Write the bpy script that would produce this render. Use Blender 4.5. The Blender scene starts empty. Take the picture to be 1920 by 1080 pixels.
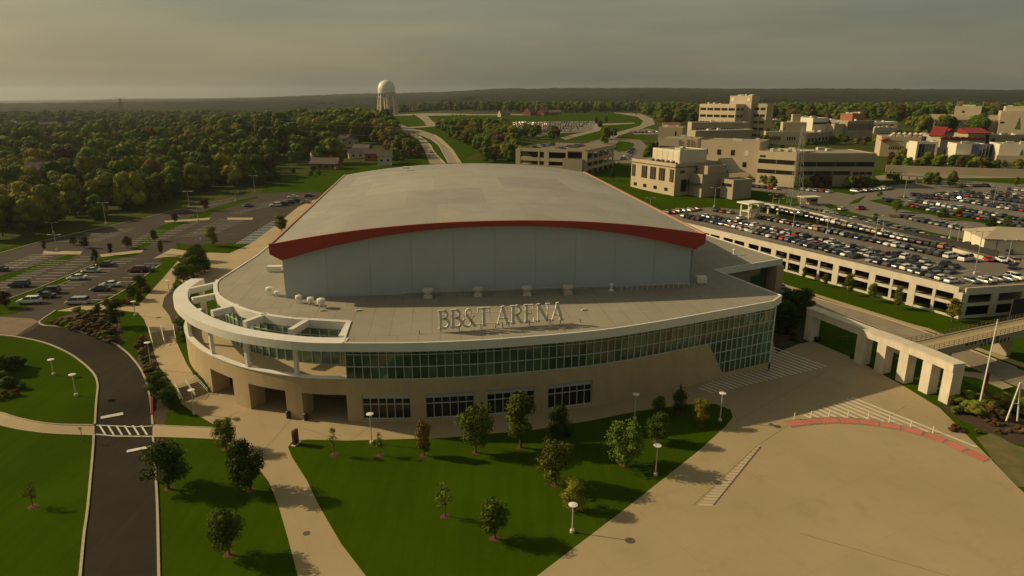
import bpy, bmesh, math, random
import numpy as np
from mathutils import Vector, Matrix, noise as mn
from mathutils.geometry import delaunay_2d_cdt
random.seed(7)
R = math.radians
scene = bpy.context.scene
col = scene.collection

# ------------------------------------------------------------------ camera, sky, sun, exposure
FP, YH, H = 1240.0, 182.0, 48.0
PITCH = math.atan((540-YH)/FP)
CP, SP = math.cos(PITCH), math.sin(PITCH)
cd = bpy.data.cameras.new("camera")
cam = bpy.data.objects.new("camera", cd); col.objects.link(cam)
cam.location = (0, 0, H); cam.rotation_euler = (math.pi/2-PITCH, 0, 0)
cd.sensor_width = 36; cd.lens = 36*FP/1920; cd.clip_start = 1; cd.clip_end = 30000
scene.camera = cam
SUN_EL, SUN_AZ = 29.0, 13.0          # sun stands to the left, a little behind the arena
sd = Vector((math.cos(R(SUN_AZ))*math.cos(R(SUN_EL)), -math.sin(R(SUN_AZ))*math.cos(R(SUN_EL)), -math.sin(R(SUN_EL))))
ld = bpy.data.lights.new("sun", 'SUN'); ld.energy = 4.2; ld.angle = R(0.6); ld.color = (1.0, 0.78, 0.46)
sun = bpy.data.objects.new("sun", ld); col.objects.link(sun)
sun.rotation_euler = sd.to_track_quat('-Z', 'Y').to_euler(); sun.location = (-80, 20, 300)
W = bpy.data.worlds.new("World"); scene.world = W; W.use_nodes = True
nt = W.node_tree; nt.nodes.clear()
def N(t, ty, **k):
    n = t.nodes.new(ty)
    for a, b in k.items(): setattr(n, a, b)
    return n
out = N(nt, 'ShaderNodeOutputWorld'); bg = N(nt, 'ShaderNodeBackground'); bg.inputs[1].default_value = 0.112
sky = N(nt, 'ShaderNodeTexSky', sky_type='NISHITA'); sky.sun_disc = False
sky.sun_elevation = R(SUN_EL); sky.sun_rotation = math.atan2(-sd.x, -sd.y)
sky.dust_density = 4; sky.air_density = 1.2
tint = N(nt, 'ShaderNodeMix', data_type='RGBA', blend_type='MULTIPLY'); tint.inputs[0].default_value = 1
tint.inputs[7].default_value = (1.0, 0.93, 0.66, 1)
nt.links.new(sky.outputs[0], tint.inputs[6])
# thin high cloud sheet: warm grey, streaky
tc = N(nt, 'ShaderNodeTexCoord'); mp = N(nt, 'ShaderNodeMapping'); mp.inputs['Scale'].default_value = (1.2, 1.2, 9)
nz = N(nt, 'ShaderNodeTexNoise'); nz.inputs['Scale'].default_value = 1.7; nz.inputs['Detail'].default_value = 6
rp = N(nt, 'ShaderNodeValToRGB'); rp.color_ramp.elements[0].position = .36; rp.color_ramp.elements[1].position = .64
rp.color_ramp.elements[0].color = (1.16, 1.22, 1.00, 1); rp.color_ramp.elements[1].color = (2.05, 1.86, 1.30, 1)
nt.links.new(tc.outputs['Generated'], mp.inputs[0]); nt.links.new(mp.outputs[0], nz.inputs[0]); nt.links.new(nz.outputs[0], rp.inputs[0])
mx = N(nt, 'ShaderNodeMix', data_type='RGBA'); mx.inputs[0].default_value = 0.72
nt.links.new(tint.outputs[2], mx.inputs[6]); nt.links.new(rp.outputs[0], mx.inputs[7])
nt.links.new(mx.outputs[2], bg.inputs[0]); nt.links.new(bg.outputs[0], out.inputs[0])
scene.view_settings.view_transform = 'Standard'; scene.view_settings.look = 'None'
scene.view_settings.gamma = 1; scene.view_settings.use_curve_mapping = False
scene.view_settings.exposure = 0.05
scene.cycles.max_bounces = 4; scene.cycles.diffuse_bounces = 2; scene.cycles.glossy_bounces = 2
scene.cycles.transmission_bounces = 2; scene.cycles.volume_bounces = 0; scene.cycles.use_denoising = True

# ------------------------------------------------------------------ helpers
def lerp(a, b, t): return a+(b-a)*t
def clamp(t, a=0., b=1.): return max(a, min(b, t))
def ss(a, b, t):
    t = clamp((t-a)/(b-a)); return t*t*(3-2*t)
def table(tb, x):
    if x <= tb[0][0]: return tb[0][1]
    for (a, va), (b, vb) in zip(tb, tb[1:]):
        if x <= b: return va+(vb-va)*(x-a)/(b-a)
    return tb[-1][1]
def at(x, y, z=0.):
    """point of the world at height z that the photograph shows at pixel (x, y)"""
    u = (x-960)/FP; v = (y-540)/FP
    dy = CP-v*SP; dz = -SP-v*CP
    t = (z-H)/dz
    return Vector((u*t, dy*t, z))
def atY(x, y, Y):
    u = (x-960)/FP; v = (y-540)/FP
    dy = CP-v*SP; dz = -SP-v*CP; t = Y/dy
    return Vector((u*t, Y, H+dz*t))

# height of the land
XA = [(60, 74), (115, 74), (145, 66), (176, 66), (200, 60), (260, 40)]
XB = [(60, 104), (117, 98), (127, 95), (143, 91), (158, 86), (176, 77.5), (200, 68), (260, 46)]
def terr(x, y):
    d1 = -.35*(x+69.2)+.94*(y-123.2); d2 = -.74*(x+53.8)+.67*(y-101.5)
    w1 = 2.1+max(0, math.hypot(x+69.2, y-123.2)-5)*.45
    w2 = 1.35+max(0, math.hypot(x+53.8, y-101.5)-4)*.45
    r1 = clamp((d1+w1)/(2*w1)); r2 = clamp((d2+w2)/(2*w2))
    z = 1.5*r1+1.5*r2
    if x > 20:
        xa = table(XA, y); xb = table(XB, y)
        e = ss(xa, xb, x)*(1-ss(262, 300, y))
        z = lerp(z, -6, e)
        # ground behind the parking deck lies level with its roof
        bx, by = 146, 205
        db = (x-bx)*.855+(y-by)*.518
        up = ss(-5, -1, db)*ss(150, 172, y)
        z = lerp(z, 1.0, up)
        z = lerp(z, max(z, 2.0), ss(270, 330, y))
    if y > 300:
        z += 15*ss(300, 800, y)
        z -= 14*ss(120, 420, -x)*ss(330, 700, y)
    if y > 1400:
        th = x/y
        far = table([(-.8, -30), (-.39, 16), (-.1, 60), (0, 80), (.2, 86), (.39, 80), (.8, 76)], th)
        base = 4 if th < -.2 else 16
        z = lerp(z, far+14*mn.noise((x*.0012, y*.0012, 0)), ss(2000, 5200, y))+3*mn.noise((x*.002, y*.002, 5))*ss(1400, 2200, y)
    return z
def G(x, y, dz=0.):
    """where the ray of pixel (x, y) meets the land"""
    u = (x-960)/FP; v = (y-540)/FP
    dy = CP-v*SP; dz_ = -SP-v*CP
    t = 40.; step = 3.
    def h(t): return H+dz_*t-terr(u*t, dy*t)-dz
    while h(t) > 0 and t < 9000:
        step = max(2., t*.01); t += step
    a, b = t-step, t
    for _ in range(18):
        m = (a+b)/2
        if h(m) > 0: a = m
        else: b = m
    X, Yv = u*b, dy*b
    return Vector((X, Yv, terr(X, Yv)+dz))
def gz(x, y): return Vector((x, y, terr(x, y)))

# ------------------------------------------------------------------ materials
MATS = {}
def mat(name, c, rough=.8, var=.12, scale=3., bump=0., metal=0., rnd=0., c2=None, detail=4, spec=.4, coords='Object'):
    if name in MATS: return MATS[name]
    m = bpy.data.materials.new(name); m.use_nodes = True; t = m.node_tree; b = t.nodes['Principled BSDF']
    b.inputs['Roughness'].default_value = rough; b.inputs['Metallic'].default_value = metal
    b.inputs['Specular IOR Level'].default_value = spec
    tc = N(t, 'ShaderNodeTexCoord'); n = N(t, 'ShaderNodeTexNoise'); n.inputs['Scale'].default_value = scale; n.inputs['Detail'].default_value = detail
    if coords == 'World':
        g = N(t, 'ShaderNodeNewGeometry'); t.links.new(g.outputs['Position'], n.inputs[0])
    else: t.links.new(tc.outputs[coords], n.inputs[0])
    r = N(t, 'ShaderNodeValToRGB'); r.color_ramp.elements[0].position = .3; r.color_ramp.elements[1].position = .7
    a = c2 if c2 else tuple(v*(1-var) for v in c)
    bb = c if c2 else tuple(min(1, v*(1+var)) for v in c)
    r.color_ramp.elements[0].color = (*a, 1); r.color_ramp.elements[1].color = (*bb, 1)
    t.links.new(n.outputs[0], r.inputs[0]); last = r.outputs[0]
    if rnd:
        oi = N(t, 'ShaderNodeObjectInfo'); mr = N(t, 'ShaderNodeMapRange'); mr.inputs[3].default_value = 1-rnd; mr.inputs[4].default_value = 1+rnd
        hs = N(t, 'ShaderNodeHueSaturation'); t.links.new(oi.outputs['Random'], mr.inputs[0]); t.links.new(mr.outputs[0], hs.inputs['Value'])
        t.links.new(last, hs.inputs['Color']); last = hs.outputs[0]
    t.links.new(last, b.inputs['Base Color'])
    if bump:
        bu = N(t, 'ShaderNodeBump'); bu.inputs['Strength'].default_value = bump; bu.inputs['Distance'].default_value = .1
        t.links.new(n.outputs[0], bu.inputs['Height']); t.links.new(bu.outputs[0], b.inputs['Normal'])
    MATS[name] = m; return m
def layered(m, fine_scale, amt, kind='noise', col2=None, thr=(.45, .6), coordscale=(1, 1, 1)):
    """second procedural layer over a material's colour"""
    t = m.node_tree; b = t.nodes['Principled BSDF']; src = b.inputs['Base Color'].links[0].from_socket
    g = N(t, 'ShaderNodeNewGeometry'); mp = N(t, 'ShaderNodeMapping'); mp.inputs['Scale'].default_value = coordscale
    t.links.new(g.outputs['Position'], mp.inputs[0])
    n = N(t, 'ShaderNodeTexNoise'); n.inputs['Scale'].default_value = fine_scale; n.inputs['Detail'].default_value = 8; n.inputs['Roughness'].default_value = .7
    t.links.new(mp.outputs[0], n.inputs[0])
    r = N(t, 'ShaderNodeValToRGB'); r.color_ramp.elements[0].position = thr[0]; r.color_ramp.elements[1].position = thr[1]
    r.color_ramp.elements[0].color = (0, 0, 0, 1); r.color_ramp.elements[1].color = (amt, amt, amt, 1)
    x = N(t, 'ShaderNodeMix', data_type='RGBA'); x.inputs[7].default_value = (*col2, 1)
    t.links.new(n.outputs[0], r.inputs[0]); t.links.new(r.outputs[0], x.inputs[0]); t.links.new(src, x.inputs[6]); t.links.new(x.outputs[2], b.inputs['Base Color'])
    return m
M = dict(
 lawn=layered(mat('lawn_grass', (.042, .080, .002), .95, c2=(.030, .058, .0015), scale=.09, coords='World', detail=8, spec=0), 1.3, .4, col2=(.055, .075, .003)),
 wild=layered(mat('rough_grass', (.055, .075, .012), .95, c2=(.036, .052, .008), scale=.03, coords='World', detail=8, spec=.03), .4, .6, col2=(.075, .072, .02)),
 fresh=layered(mat('fresh_asphalt', (.034, .028, .020), .9, var=.12, scale=.25, coords='World', detail=9, spec=.05), .05, .5, col2=(.036, .029, .021)),
 asphalt=layered(mat('asphalt', (.056, .046, .036), .9, var=.18, scale=.25, coords='World', detail=9, spec=.1), .05, .5, col2=(.062, .052, .041)),
 road=layered(mat('pale_road', (.25, .205, .14), .9, var=.12, scale=.3, coords='World', detail=8), .08, .5, col2=(.16, .135, .10)),
 lotpave=layered(mat('pale_lot_paving', (.155, .135, .105), .9, var=.15, scale=.2, coords='World', detail=8), .05, .5, col2=(.12, .105, .08)),
 plaza=layered(mat('plaza_concrete', (.37, .285, .16), .85, var=.10, scale=.12, coords='World', detail=9), .06, .55, col2=(.30, .225, .115)),
 path=layered(mat('path_concrete', (.40, .31, .17), .85, var=.10, scale=.3, coords='World', detail=8), .15, .5, col2=(.33, .25, .14)),
 mulch=mat('mulch', (.075, .045, .025), 1, c2=(.035, .022, .012), scale=1.5, coords='World', bump=.5),
 brownroad=mat('brown_paver_apron', (.16, .105, .06), .9, var=.15, scale=.5, coords='World'),
 kerb=mat('kerb_concrete', (.40, .33, .22), .85, var=.1),
 white=mat('white_paint', (.72, .70, .60), .5, var=.05, rnd=.04),
 line=mat('road_paint', (.62, .60, .52), .7, var=.2, scale=2, coords='World'),
 stone=layered(mat('tan_precast', (.44, .335, .19), .8, var=.05, scale=.5, coords='World'), .35, .35, col2=(.34, .25, .14), coordscale=(1, 1, .3)),
 panel=layered(mat('grey_metal_panel', (.39, .43, .44), .55, var=.03, scale=.3, coords='World', rnd=.02), .25, .25, col2=(.36, .39, .40), coordscale=(1, 1, .15)),
 red=mat('red_fascia', (.30, .034, .022), .6, var=.14, scale=.25),
 rim=mat('rim_white', (.70, .67, .60), .5, var=.05, scale=.5, coords='World'),
 conc=layered(mat('pale_concrete', (.62, .55, .43), .85, var=.07, scale=.4, coords='World'), .7, .45, col2=(.44, .37, .26), coordscale=(1, 1, .25)),
 conc_g=layered(mat('garage_concrete', (.60, .54, .42), .85, var=.07, scale=.4, coords='World'), .5, .45, col2=(.50, .44, .33), coordscale=(1, 1, .25)),
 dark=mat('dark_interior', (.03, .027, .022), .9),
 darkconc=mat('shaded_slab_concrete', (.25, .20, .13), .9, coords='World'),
 mull=mat('mullion_metal', (.50, .56, .48), .5, metal=0),
 steel=mat('galvanised_steel', (.45, .44, .40), .4, metal=.5),
 lampmetal=mat('lamp_metal', (.50, .49, .43), .4),
 rail=mat('rail_brown', (.13, .085, .05), .6),
 black=mat('black_plastic', (.015, .015, .015), .5),
 tan=layered(mat('campus_tan', (.47, .39, .27), .85, var=.05, scale=.1, coords='World'), .15, .3, col2=(.43, .32, .18), coordscale=(1, 1, .3)),
 tan2=mat('campus_grey_concrete', (.36, .30, .205), .85, var=.07, scale=.1, coords='World'),
 whitewall=mat('campus_white', (.66, .60, .46), .8, var=.04, scale=.1, coords='World'),
 roofgrey=mat('flat_roof', (.27, .225, .16), .9, var=.12, scale=.15, coords='World'),
 roofwhite=mat('white_roof', (.66, .62, .50), .8, var=.06, scale=.15, coords='World'),
 redroof=mat('red_metal_roof', (.24, .02, .014), .5, var=.07, scale=.2),
 shingle=mat('shingle_roof', (.10, .082, .068), .9, var=.25, scale=1.5, coords='World'),
 brick=mat('red_brick', (.25, .10, .055), .9, var=.2, scale=2, coords='World', rnd=.15),
 siding=mat('pale_siding', (.60, .53, .40), .8, var=.05, scale=.5, rnd=.12),
 winglass=mat('dark_window', (.022, .018, .014), .15, var=.3, scale=.3, coords='World', rnd=.3),
 blueglass=mat('blue_glass', (.02, .03, .06), .1, var=.2, scale=.3, coords='World'),
 greenwall=mat('green_ivy_wall', (.09, .11, .02), .9, var=.3, scale=.6, coords='World'),
 bark=mat('bark', (.09, .065, .045), .95, var=.25, scale=4),
 redpave=mat('red_bench_paving', (.50, .155, .10), .8, var=.08, scale=.6, coords='World', rnd=.06),
 letterw=mat('letter_white', (.62, .58, .48), .5, var=.03),
 strip2=mat('pale_paving_strip', (.60, .53, .42), .8, var=.1, scale=.6, coords='World'),
 strip3=mat('faint_paving_strip', (.46, .38, .26), .8, var=.1, scale=.6, coords='World'),
 strip=mat('light_paving_strip', (.72, .66, .58), .8, var=.08, scale=.6, coords='World'),
 joint=mat('dark_joint', (.10, .075, .045), .9),
 kiosk=mat('kiosk_maroon', (.10, .03, .025), .5),
 rust=mat('rusty_post', (.12, .05, .025), .8),
 rustred=mat('fire_lane_red', (.30, .03, .02), .7),
 skin=mat('skin', (.45, .27, .18), .6), cloth=mat('dark_cloth', (.03, .03, .04), .9), redcloth=mat('red_cloth', (.35, .06, .04), .9), bluecloth=mat('blue_cloth', (.03, .045, .16), .9), tanroofu=mat('unit_metal', (.52, .48, .38), .5, rnd=.06),
)
# membrane roof: big faint sheets of slightly different age, thin seams
def membrane(name, base, w, h, amt):
    m = mat(name, base, .75, var=.06, scale=.05, coords='World', detail=8); t = m.node_tree; b = t.nodes['Principled BSDF']; src = b.inputs['Base Color'].links[0].from_socket
    g = N(t, 'ShaderNodeNewGeometry'); mp = N(t, 'ShaderNodeMapping'); mp.inputs['Rotation'].default_value = (0, 0, R(-6.6)); t.links.new(g.outputs['Position'], mp.inputs[0])
    bt = N(t, 'ShaderNodeTexBrick'); bt.offset = .37; bt.inputs['Scale'].default_value = 1; bt.inputs['Brick Width'].default_value = w; bt.inputs['Row Height'].default_value = h
    bt.inputs['Mortar Size'].default_value = .09; bt.inputs['Mortar Smooth'].default_value = .3; bt.inputs['Color1'].default_value = (1, 1, 1, 1); bt.inputs['Color2'].default_value = (1-amt, 1-amt, 1-amt*.8, 1); bt.inputs['Mortar'].default_value = (.78, .76, .74, 1)
    t.links.new(mp.outputs[0], bt.inputs[0])
    x = N(t, 'ShaderNodeMix', data_type='RGBA', blend_type='MULTIPLY'); x.inputs[0].default_value = 1
    t.links.new(src, x.inputs[6]); t.links.new(bt.outputs[0], x.inputs[7])
    n = N(t, 'ShaderNodeTexNoise'); n.inputs['Scale'].default_value = .12; n.inputs['Detail'].default_value = 9; n.inputs['Roughness'].default_value = .75; n.inputs['Distortion'].default_value = 1.2; t.links.new(mp.outputs[0], n.inputs[0])
    r = N(t, 'ShaderNodeValToRGB'); r.color_ramp.elements[0].position = .35; r.color_ramp.elements[1].position = .65; r.color_ramp.elements[0].color = (.88, .86, .83, 1); r.color_ramp.elements[1].color = (1.03, 1.03, 1.03, 1)
    t.links.new(n.outputs[0], r.inputs[0]); y = N(t, 'ShaderNodeMix', data_type='RGBA', blend_type='MULTIPLY'); y.inputs[0].default_value = 1
    t.links.new(x.outputs[2], y.inputs[6]); t.links.new(r.outputs[0], y.inputs[7]); t.links.new(y.outputs[2], b.inputs['Base Color'])
    return m
M['membrane'] = membrane('roof_membrane', (.34, .325, .27), 17, 23, .22)
M['deckroof'] = membrane('deck_membrane', (.30, .27, .205), 3.2, 16, .05)
# tinted curtain wall glass
def glassmat():
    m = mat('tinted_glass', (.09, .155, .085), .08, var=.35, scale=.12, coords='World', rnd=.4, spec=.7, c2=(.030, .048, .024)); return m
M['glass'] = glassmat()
M['glassT'] = mat('sunlit_green_glass', (.22, .31, .21), .12, var=.35, scale=.35, coords='World', rnd=.25, spec=.6, c2=(.075, .125, .08))  # paler copy of the tinted glass, sunlight put into its colour
layered(M['lawn'], .8, .5, col2=(.032, .056, .002), coordscale=(1, .06, 1), thr=(.42, .58))
def joints(m, w, h, rot, amt):
    t = m.node_tree; b = t.nodes['Principled BSDF']; src = b.inputs['Base Color'].links[0].from_socket
    g = N(t, 'ShaderNodeNewGeometry'); mp = N(t, 'ShaderNodeMapping'); mp.inputs['Rotation'].default_value = (0, 0, R(rot)); t.links.new(g.outputs['Position'], mp.inputs[0])
    bt = N(t, 'ShaderNodeTexBrick'); bt.offset = 0; bt.inputs['Scale'].default_value = 1; bt.inputs['Brick Width'].default_value = w; bt.inputs['Row Height'].default_value = h; bt.inputs['Mortar Size'].default_value = .035
    bt.inputs['Color1'].default_value = (1, 1, 1, 1); bt.inputs['Color2'].default_value = (1-amt, 1-amt, 1-amt, 1); bt.inputs['Mortar'].default_value = (.88, .87, .86, 1); t.links.new(mp.outputs[0], bt.inputs[0])
    x = N(t, 'ShaderNodeMix', data_type='RGBA', blend_type='MULTIPLY'); x.inputs[0].default_value = 1; t.links.new(src, x.inputs[6]); t.links.new(bt.outputs[0], x.inputs[7]); t.links.new(x.outputs[2], b.inputs['Base Color'])
joints(M['plaza'], 9.2, 9.2, -28, .025); joints(M['path'], 3.0, 60, 20, .05)
layered(M['plaza'], .18, .55, col2=(.24, .18, .095), thr=(.56, .74)); layered(M['fresh'], .5, .5, col2=(.045, .038, .028), coordscale=(1, .08, 1), thr=(.5, .62))
def leafmat(name, c, dark=.68):
    m = bpy.data.materials.new(name); m.use_nodes = True; t = m.node_tree; b = t.nodes['Principled BSDF']
    b.inputs['Roughness'].default_value = .75; b.inputs['Specular IOR Level'].default_value = .04
    g = N(t, 'ShaderNodeNewGeometry'); n = N(t, 'ShaderNodeTexNoise'); n.inputs['Scale'].default_value = .28; n.inputs['Detail'].default_value = 4
    t.links.new(g.outputs['Position'], n.inputs[0])
    r = N(t, 'ShaderNodeValToRGB'); r.color_ramp.elements[0].position = .35; r.color_ramp.elements[1].position = .68
    r.color_ramp.elements[0].color = (*[v*dark for v in c], 1); r.color_ramp.elements[1].color = (*[min(1, v*1.35) for v in c], 1)
    t.links.new(n.outputs[0], r.inputs[0])
    oi = N(t, 'ShaderNodeObjectInfo'); hs = N(t, 'ShaderNodeHueSaturation')
    a = N(t, 'ShaderNodeMapRange'); a.inputs[3].default_value = .72; a.inputs[4].default_value = 1.25; t.links.new(oi.outputs['Random'], a.inputs[0]); t.links.new(a.outputs[0], hs.inputs['Value'])
    a2 = N(t, 'ShaderNodeMapRange'); a2.inputs[3].default_value = .485; a2.inputs[4].default_value = .515
    mm = N(t, 'ShaderNodeMath', operation='MULTIPLY'); mm.inputs[1].default_value = 7.13; fr = N(t, 'ShaderNodeMath', operation='FRACT')
    t.links.new(oi.outputs['Random'], mm.inputs[0]); t.links.new(mm.outputs[0], fr.inputs[0]); t.links.new(fr.outputs[0], a2.inputs[0]); t.links.new(a2.outputs[0], hs.inputs['Hue'])
    t.links.new(r.outputs[0], hs.inputs['Color']); t.links.new(hs.outputs[0], b.inputs['Base Color'])
    MATS[name] = m; return m
LEAF = dict(dark=leafmat('leaf_dark', (.052, .080, .012)), green=leafmat('leaf_green', (.092, .128, .015)), olive=leafmat('leaf_olive', (.12, .13, .018)),
            yellow=leafmat('leaf_yellow_green', (.19, .175, .022)), orange=leafmat('leaf_orange', (.15, .085, .022)), rust=leafmat('leaf_rust', (.10, .058, .020)), brown=leafmat('leaf_brown', (.10, .07, .028)))

# ------------------------------------------------------------------ mesh building
class MB:
    def __init__(s): s.v = []; s.f = []; s.m = []
    def add(s, vs, fs, mi=0):
        o = len(s.v); s.v += [tuple(v) for v in vs]; s.f += [tuple(o+i for i in f) for f in fs]; s.m += [mi]*len(fs); return s
    def box(s, c, size, rz=0, mi=0, taper=1.):
        hx, hy, hz = size[0]/2, size[1]/2, size[2]/2; cr, sr = math.cos(rz), math.sin(rz); vs = []
        for z in (-hz, hz):
            k = taper if z > 0 else 1
            for x, y in ((-hx, -hy), (hx, -hy), (hx, hy), (-hx, hy)):
                x *= k; y *= k; vs.append((c[0]+x*cr-y*sr, c[1]+x*sr+y*cr, c[2]+z))
        return s.add(vs, [(3, 2, 1, 0), (4, 5, 6, 7), (0, 1, 5, 4), (1, 2, 6, 5), (2, 3, 7, 6), (3, 0, 4, 7)], mi)
    def prism(s, poly, z0, z1, mi=0):
        n = len(poly); a = sum(poly[i][0]*poly[(i+1) % n][1]-poly[(i+1) % n][0]*poly[i][1] for i in range(n))
        if a < 0: poly = poly[::-1]
        f0 = z0 if callable(z0) else (lambda x, y: z0); f1 = z1 if callable(z1) else (lambda x, y: z1)
        vs = [(p[0], p[1], f0(p[0], p[1])) for p in poly]+[(p[0], p[1], f1(p[0], p[1])) for p in poly]
        fs = [tuple(range(n))[::-1], tuple(range(n, 2*n))]+[(i, (i+1) % n, n+(i+1) % n, n+i) for i in range(n)]
        return s.add(vs, fs, mi)
    def tube(s, p, q, r, r2=None, n=6, mi=0):
        p = Vector(p); q = Vector(q); r2 = r if r2 is None else r2; d = (q-p)
        if d.length < 1e-6: return s
        a = d.normalized().orthogonal().normalized(); b = d.normalized().cross(a); vs = []
        for c, rr in ((p, r), (q, r2)):
            for i in range(n):
                t = 2*math.pi*i/n; vs.append(c+(a*math.cos(t)+b*math.sin(t))*rr)
        return s.add(vs, [tuple(range(n))[::-1], tuple(range(n, 2*n))]+[(i, (i+1) % n, n+(i+1) % n, n+i) for i in range(n)], mi)
    def wallseg(s, a, b, z0, z1, th, mi=0, inward=None):
        """vertical slab from a to b, thickness th to the left of a->b"""
        a = Vector((a[0], a[1])); b = Vector((b[0], b[1])); d = (b-a).normalized(); nrm = Vector((-d.y, d.x))*th
        za0, zb0 = z0 if isinstance(z0, tuple) else (z0, z0); za1, zb1 = z1 if isinstance(z1, tuple) else (z1, z1)
        a2, b2 = a+nrm, b+nrm
        vs = [(*a, za0), (*b, zb0), (*b2, zb0), (*a2, za0), (*a, za1), (*b, zb1), (*b2, zb1), (*a2, za1)]
        return s.add(vs, [(3, 2, 1, 0), (4, 5, 6, 7), (0, 1, 5, 4), (1, 2, 6, 5), (2, 3, 7, 6), (3, 0, 4, 7)], mi)
    def lathe(s, c, prof, n=12, mi=0):
        vs = []; 
        for r, z in prof:
            for i in range(n):
                t = 2*math.pi*i/n; vs.append((c[0]+r*math.cos(t), c[1]+r*math.sin(t), c[2]+z))
        fs = []
        for k in range(len(prof)-1):
            for i in range(n): fs.append((k*n+i, k*n+(i+1) % n, (k+1)*n+(i+1) % n, (k+1)*n+i))
        fs.append(tuple(range(n))[::-1]); fs.append(tuple((len(prof)-1)*n+i for i in range(n)))
        return s.add(vs, fs, mi)
    def quad(s, a, b, c, d, mi=0): return s.add([a, b, c, d], [(0, 1, 2, 3)], mi)
    def mesh(s, name, mats):
        me = bpy.data.meshes.new(name); me.from_pydata(s.v, [], s.f)
        for m in (mats if isinstance(mats, (list, tuple)) else [mats]): me.materials.append(m)
        if any(s.m): me.polygons.foreach_set('material_index', s.m)
        me.update(); return me
    def build(s, name, mats, parent=None, local=True):
        """one object; when it has a parent the coordinates are the parent's own unless local is False"""
        me = s.mesh(name, mats); o = bpy.data.objects.new(name, me); col.objects.link(o)
        if parent is not None:
            o.parent = parent
            if not local: me.transform(parent.matrix_world_inv if hasattr(parent, 'matrix_world_inv') else basis(parent).inverted())
        return o
def basis(o): return Matrix.LocRotScale(o.location, o.rotation_euler, o.scale)
def link(name, me, parent=None, loc=None, rz=None, scale=None):
    o = bpy.data.objects.new(name, me); col.objects.link(o)
    if parent is not None: o.parent = parent
    if loc is not None: o.location = loc
    if rz is not None: o.rotation_euler = (0, 0, rz)
    if scale is not None: o.scale = scale
    return o
def tag(o, label=None, cat=None, group=None, kind=None):
    if label: o['label'] = label
    if cat: o['category'] = cat
    if group: o['group'] = group
    if kind: o['kind'] = kind
    return o
def empty(name, loc, rz=0, label=None, cat=None, group=None, scale=None):
    o = bpy.data.objects.new(name, None); col.objects.link(o); o.location = loc; o.rotation_euler = (0, 0, rz)
    o.empty_display_size = .5
    if scale: o.scale = scale
    return tag(o, label, cat, group)
def copy_tree(o, parent=None):
    c = o.copy(); col.objects.link(c); c.parent = parent
    for ch in KIDS.get(o.name, []) : 
        k = copy_tree(ch, c)
    return c
KIDS = {}
ORD = ['first', 'second', 'third', 'fourth', 'fifth', 'sixth', 'seventh', 'eighth', 'ninth', 'tenth', 'eleventh', 'twelfth', 'thirteenth', 'fourteenth', 'fifteenth', 'sixteenth', 'seventeenth', 'eighteenth', 'nineteenth']
def ordn(i):
    i += 1
    if i > 100: return 'hundred-and-'+ordn(i-101)
    if i == 100: return 'hundredth'
    if i < 20: return ORD[i-1]
    tens = ['twent', 'thirt', 'fort', 'fift', 'sixt', 'sevent', 'eight', 'ninet'][i//10-2] if i < 100 else None
    return tens+'ieth' if i % 10 == 0 else tens+'y-'+ORD[i % 10-1]
def catmull(pts, n=8, closed=False):
    P = [Vector((p[0], p[1])) for p in pts]; out = []
    for i in range(len(P)-1):
        p0 = P[max(i-1, 0)]; p1 = P[i]; p2 = P[i+1]; p3 = P[min(i+2, len(P)-1)]
        for k in range(n):
            t = k/n; out.append(.5*((2*p1)+(p2-p0)*t+(2*p0-5*p1+4*p2-p3)*t*t+(3*p1-p0-3*p2+p3)*t**3))
    out.append(P[-1]); return out
def offset(line, d):
    out = []
    for i, p in enumerate(line):
        a = line[max(i-1, 0)]; b = line[min(i+1, len(line)-1)]; t = (b-a).normalized(); out.append(p+Vector((t.y, -t.x))*d)
    return out
def arclen(line):
    s = [0]
    for a, b in zip(line, line[1:]): s.append(s[-1]+(b-a).length)
    return s
def along(line, S, s):
    if s <= 0: return line[0]
    for i in range(len(S)-1):
        if s <= S[i+1]: return line[i].lerp(line[i+1], (s-S[i])/(S[i+1]-S[i]+1e-9))
    return line[-1]
# ------------------------------------------------------------------ land: one planar subdivision, one object per surface
def px(l): return [G(x, y).xy for x, y in l]
REG = []      # later entries win
def region(name, poly): REG.append((name, [Vector(p) for p in poly]))
# wild ground beyond the mown lawns
region('rough_grass', [(-400, 150), (-160, 190), (-150, 236), (-128, 317), (-98, 335), (-60, 420), (-40, 460), (30, 460), (60, 420), (420, 420), (1200, 700), (8000, 9000), (-8000, 9000), (-2500, 300)])
region('lawn', px([(500, 345), (560, 330), (590, 318), (700, 305), (800, 300), (960, 300), (1100, 330), (1100, 290), (960, 300), (640, 390), (480, 375)]))
region('lawn', px([(860, 216), (940, 218), (1000, 212), (1100, 208), (1190, 212), (1215, 230), (1210, 262), (1090, 262), (950, 252), (870, 300), (760, 305), (740, 240), (690, 226), (720, 215)]))
region('lawn', px([(1090, 300), (1230, 262), (1400, 330), (1560, 345), (1700, 340), (1640, 370), (1500, 400), (1300, 400), (1180, 380), (1090, 325)]))
region('parking_lot', px([(-200, 560), (-100, 628), (0, 626), (20, 631), (60, 636), (78, 607), (105, 580), (150, 572), (185, 570), (240, 540), (300, 500), (335, 480), (330, 455), (400, 470), (475, 455), (540, 410), (585, 380), (604, 360), (545, 360), (480, 362), (440, 371), (350, 390), (200, 425), (100, 447), (0, 475), (-200, 530)]))
region('drive', px([(150, 1085), (158, 1000), (165, 948), (177, 800), (182, 740), (183, 720), (175, 700), (150, 677), (120, 658), (80, 642), (30, 633), (60, 618), (78, 607), (110, 613), (150, 622), (190, 635), (230, 655), (255, 680), (270, 705), (280, 740), (285, 780), (287, 820), (295, 948), (298, 1085)]))
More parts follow.
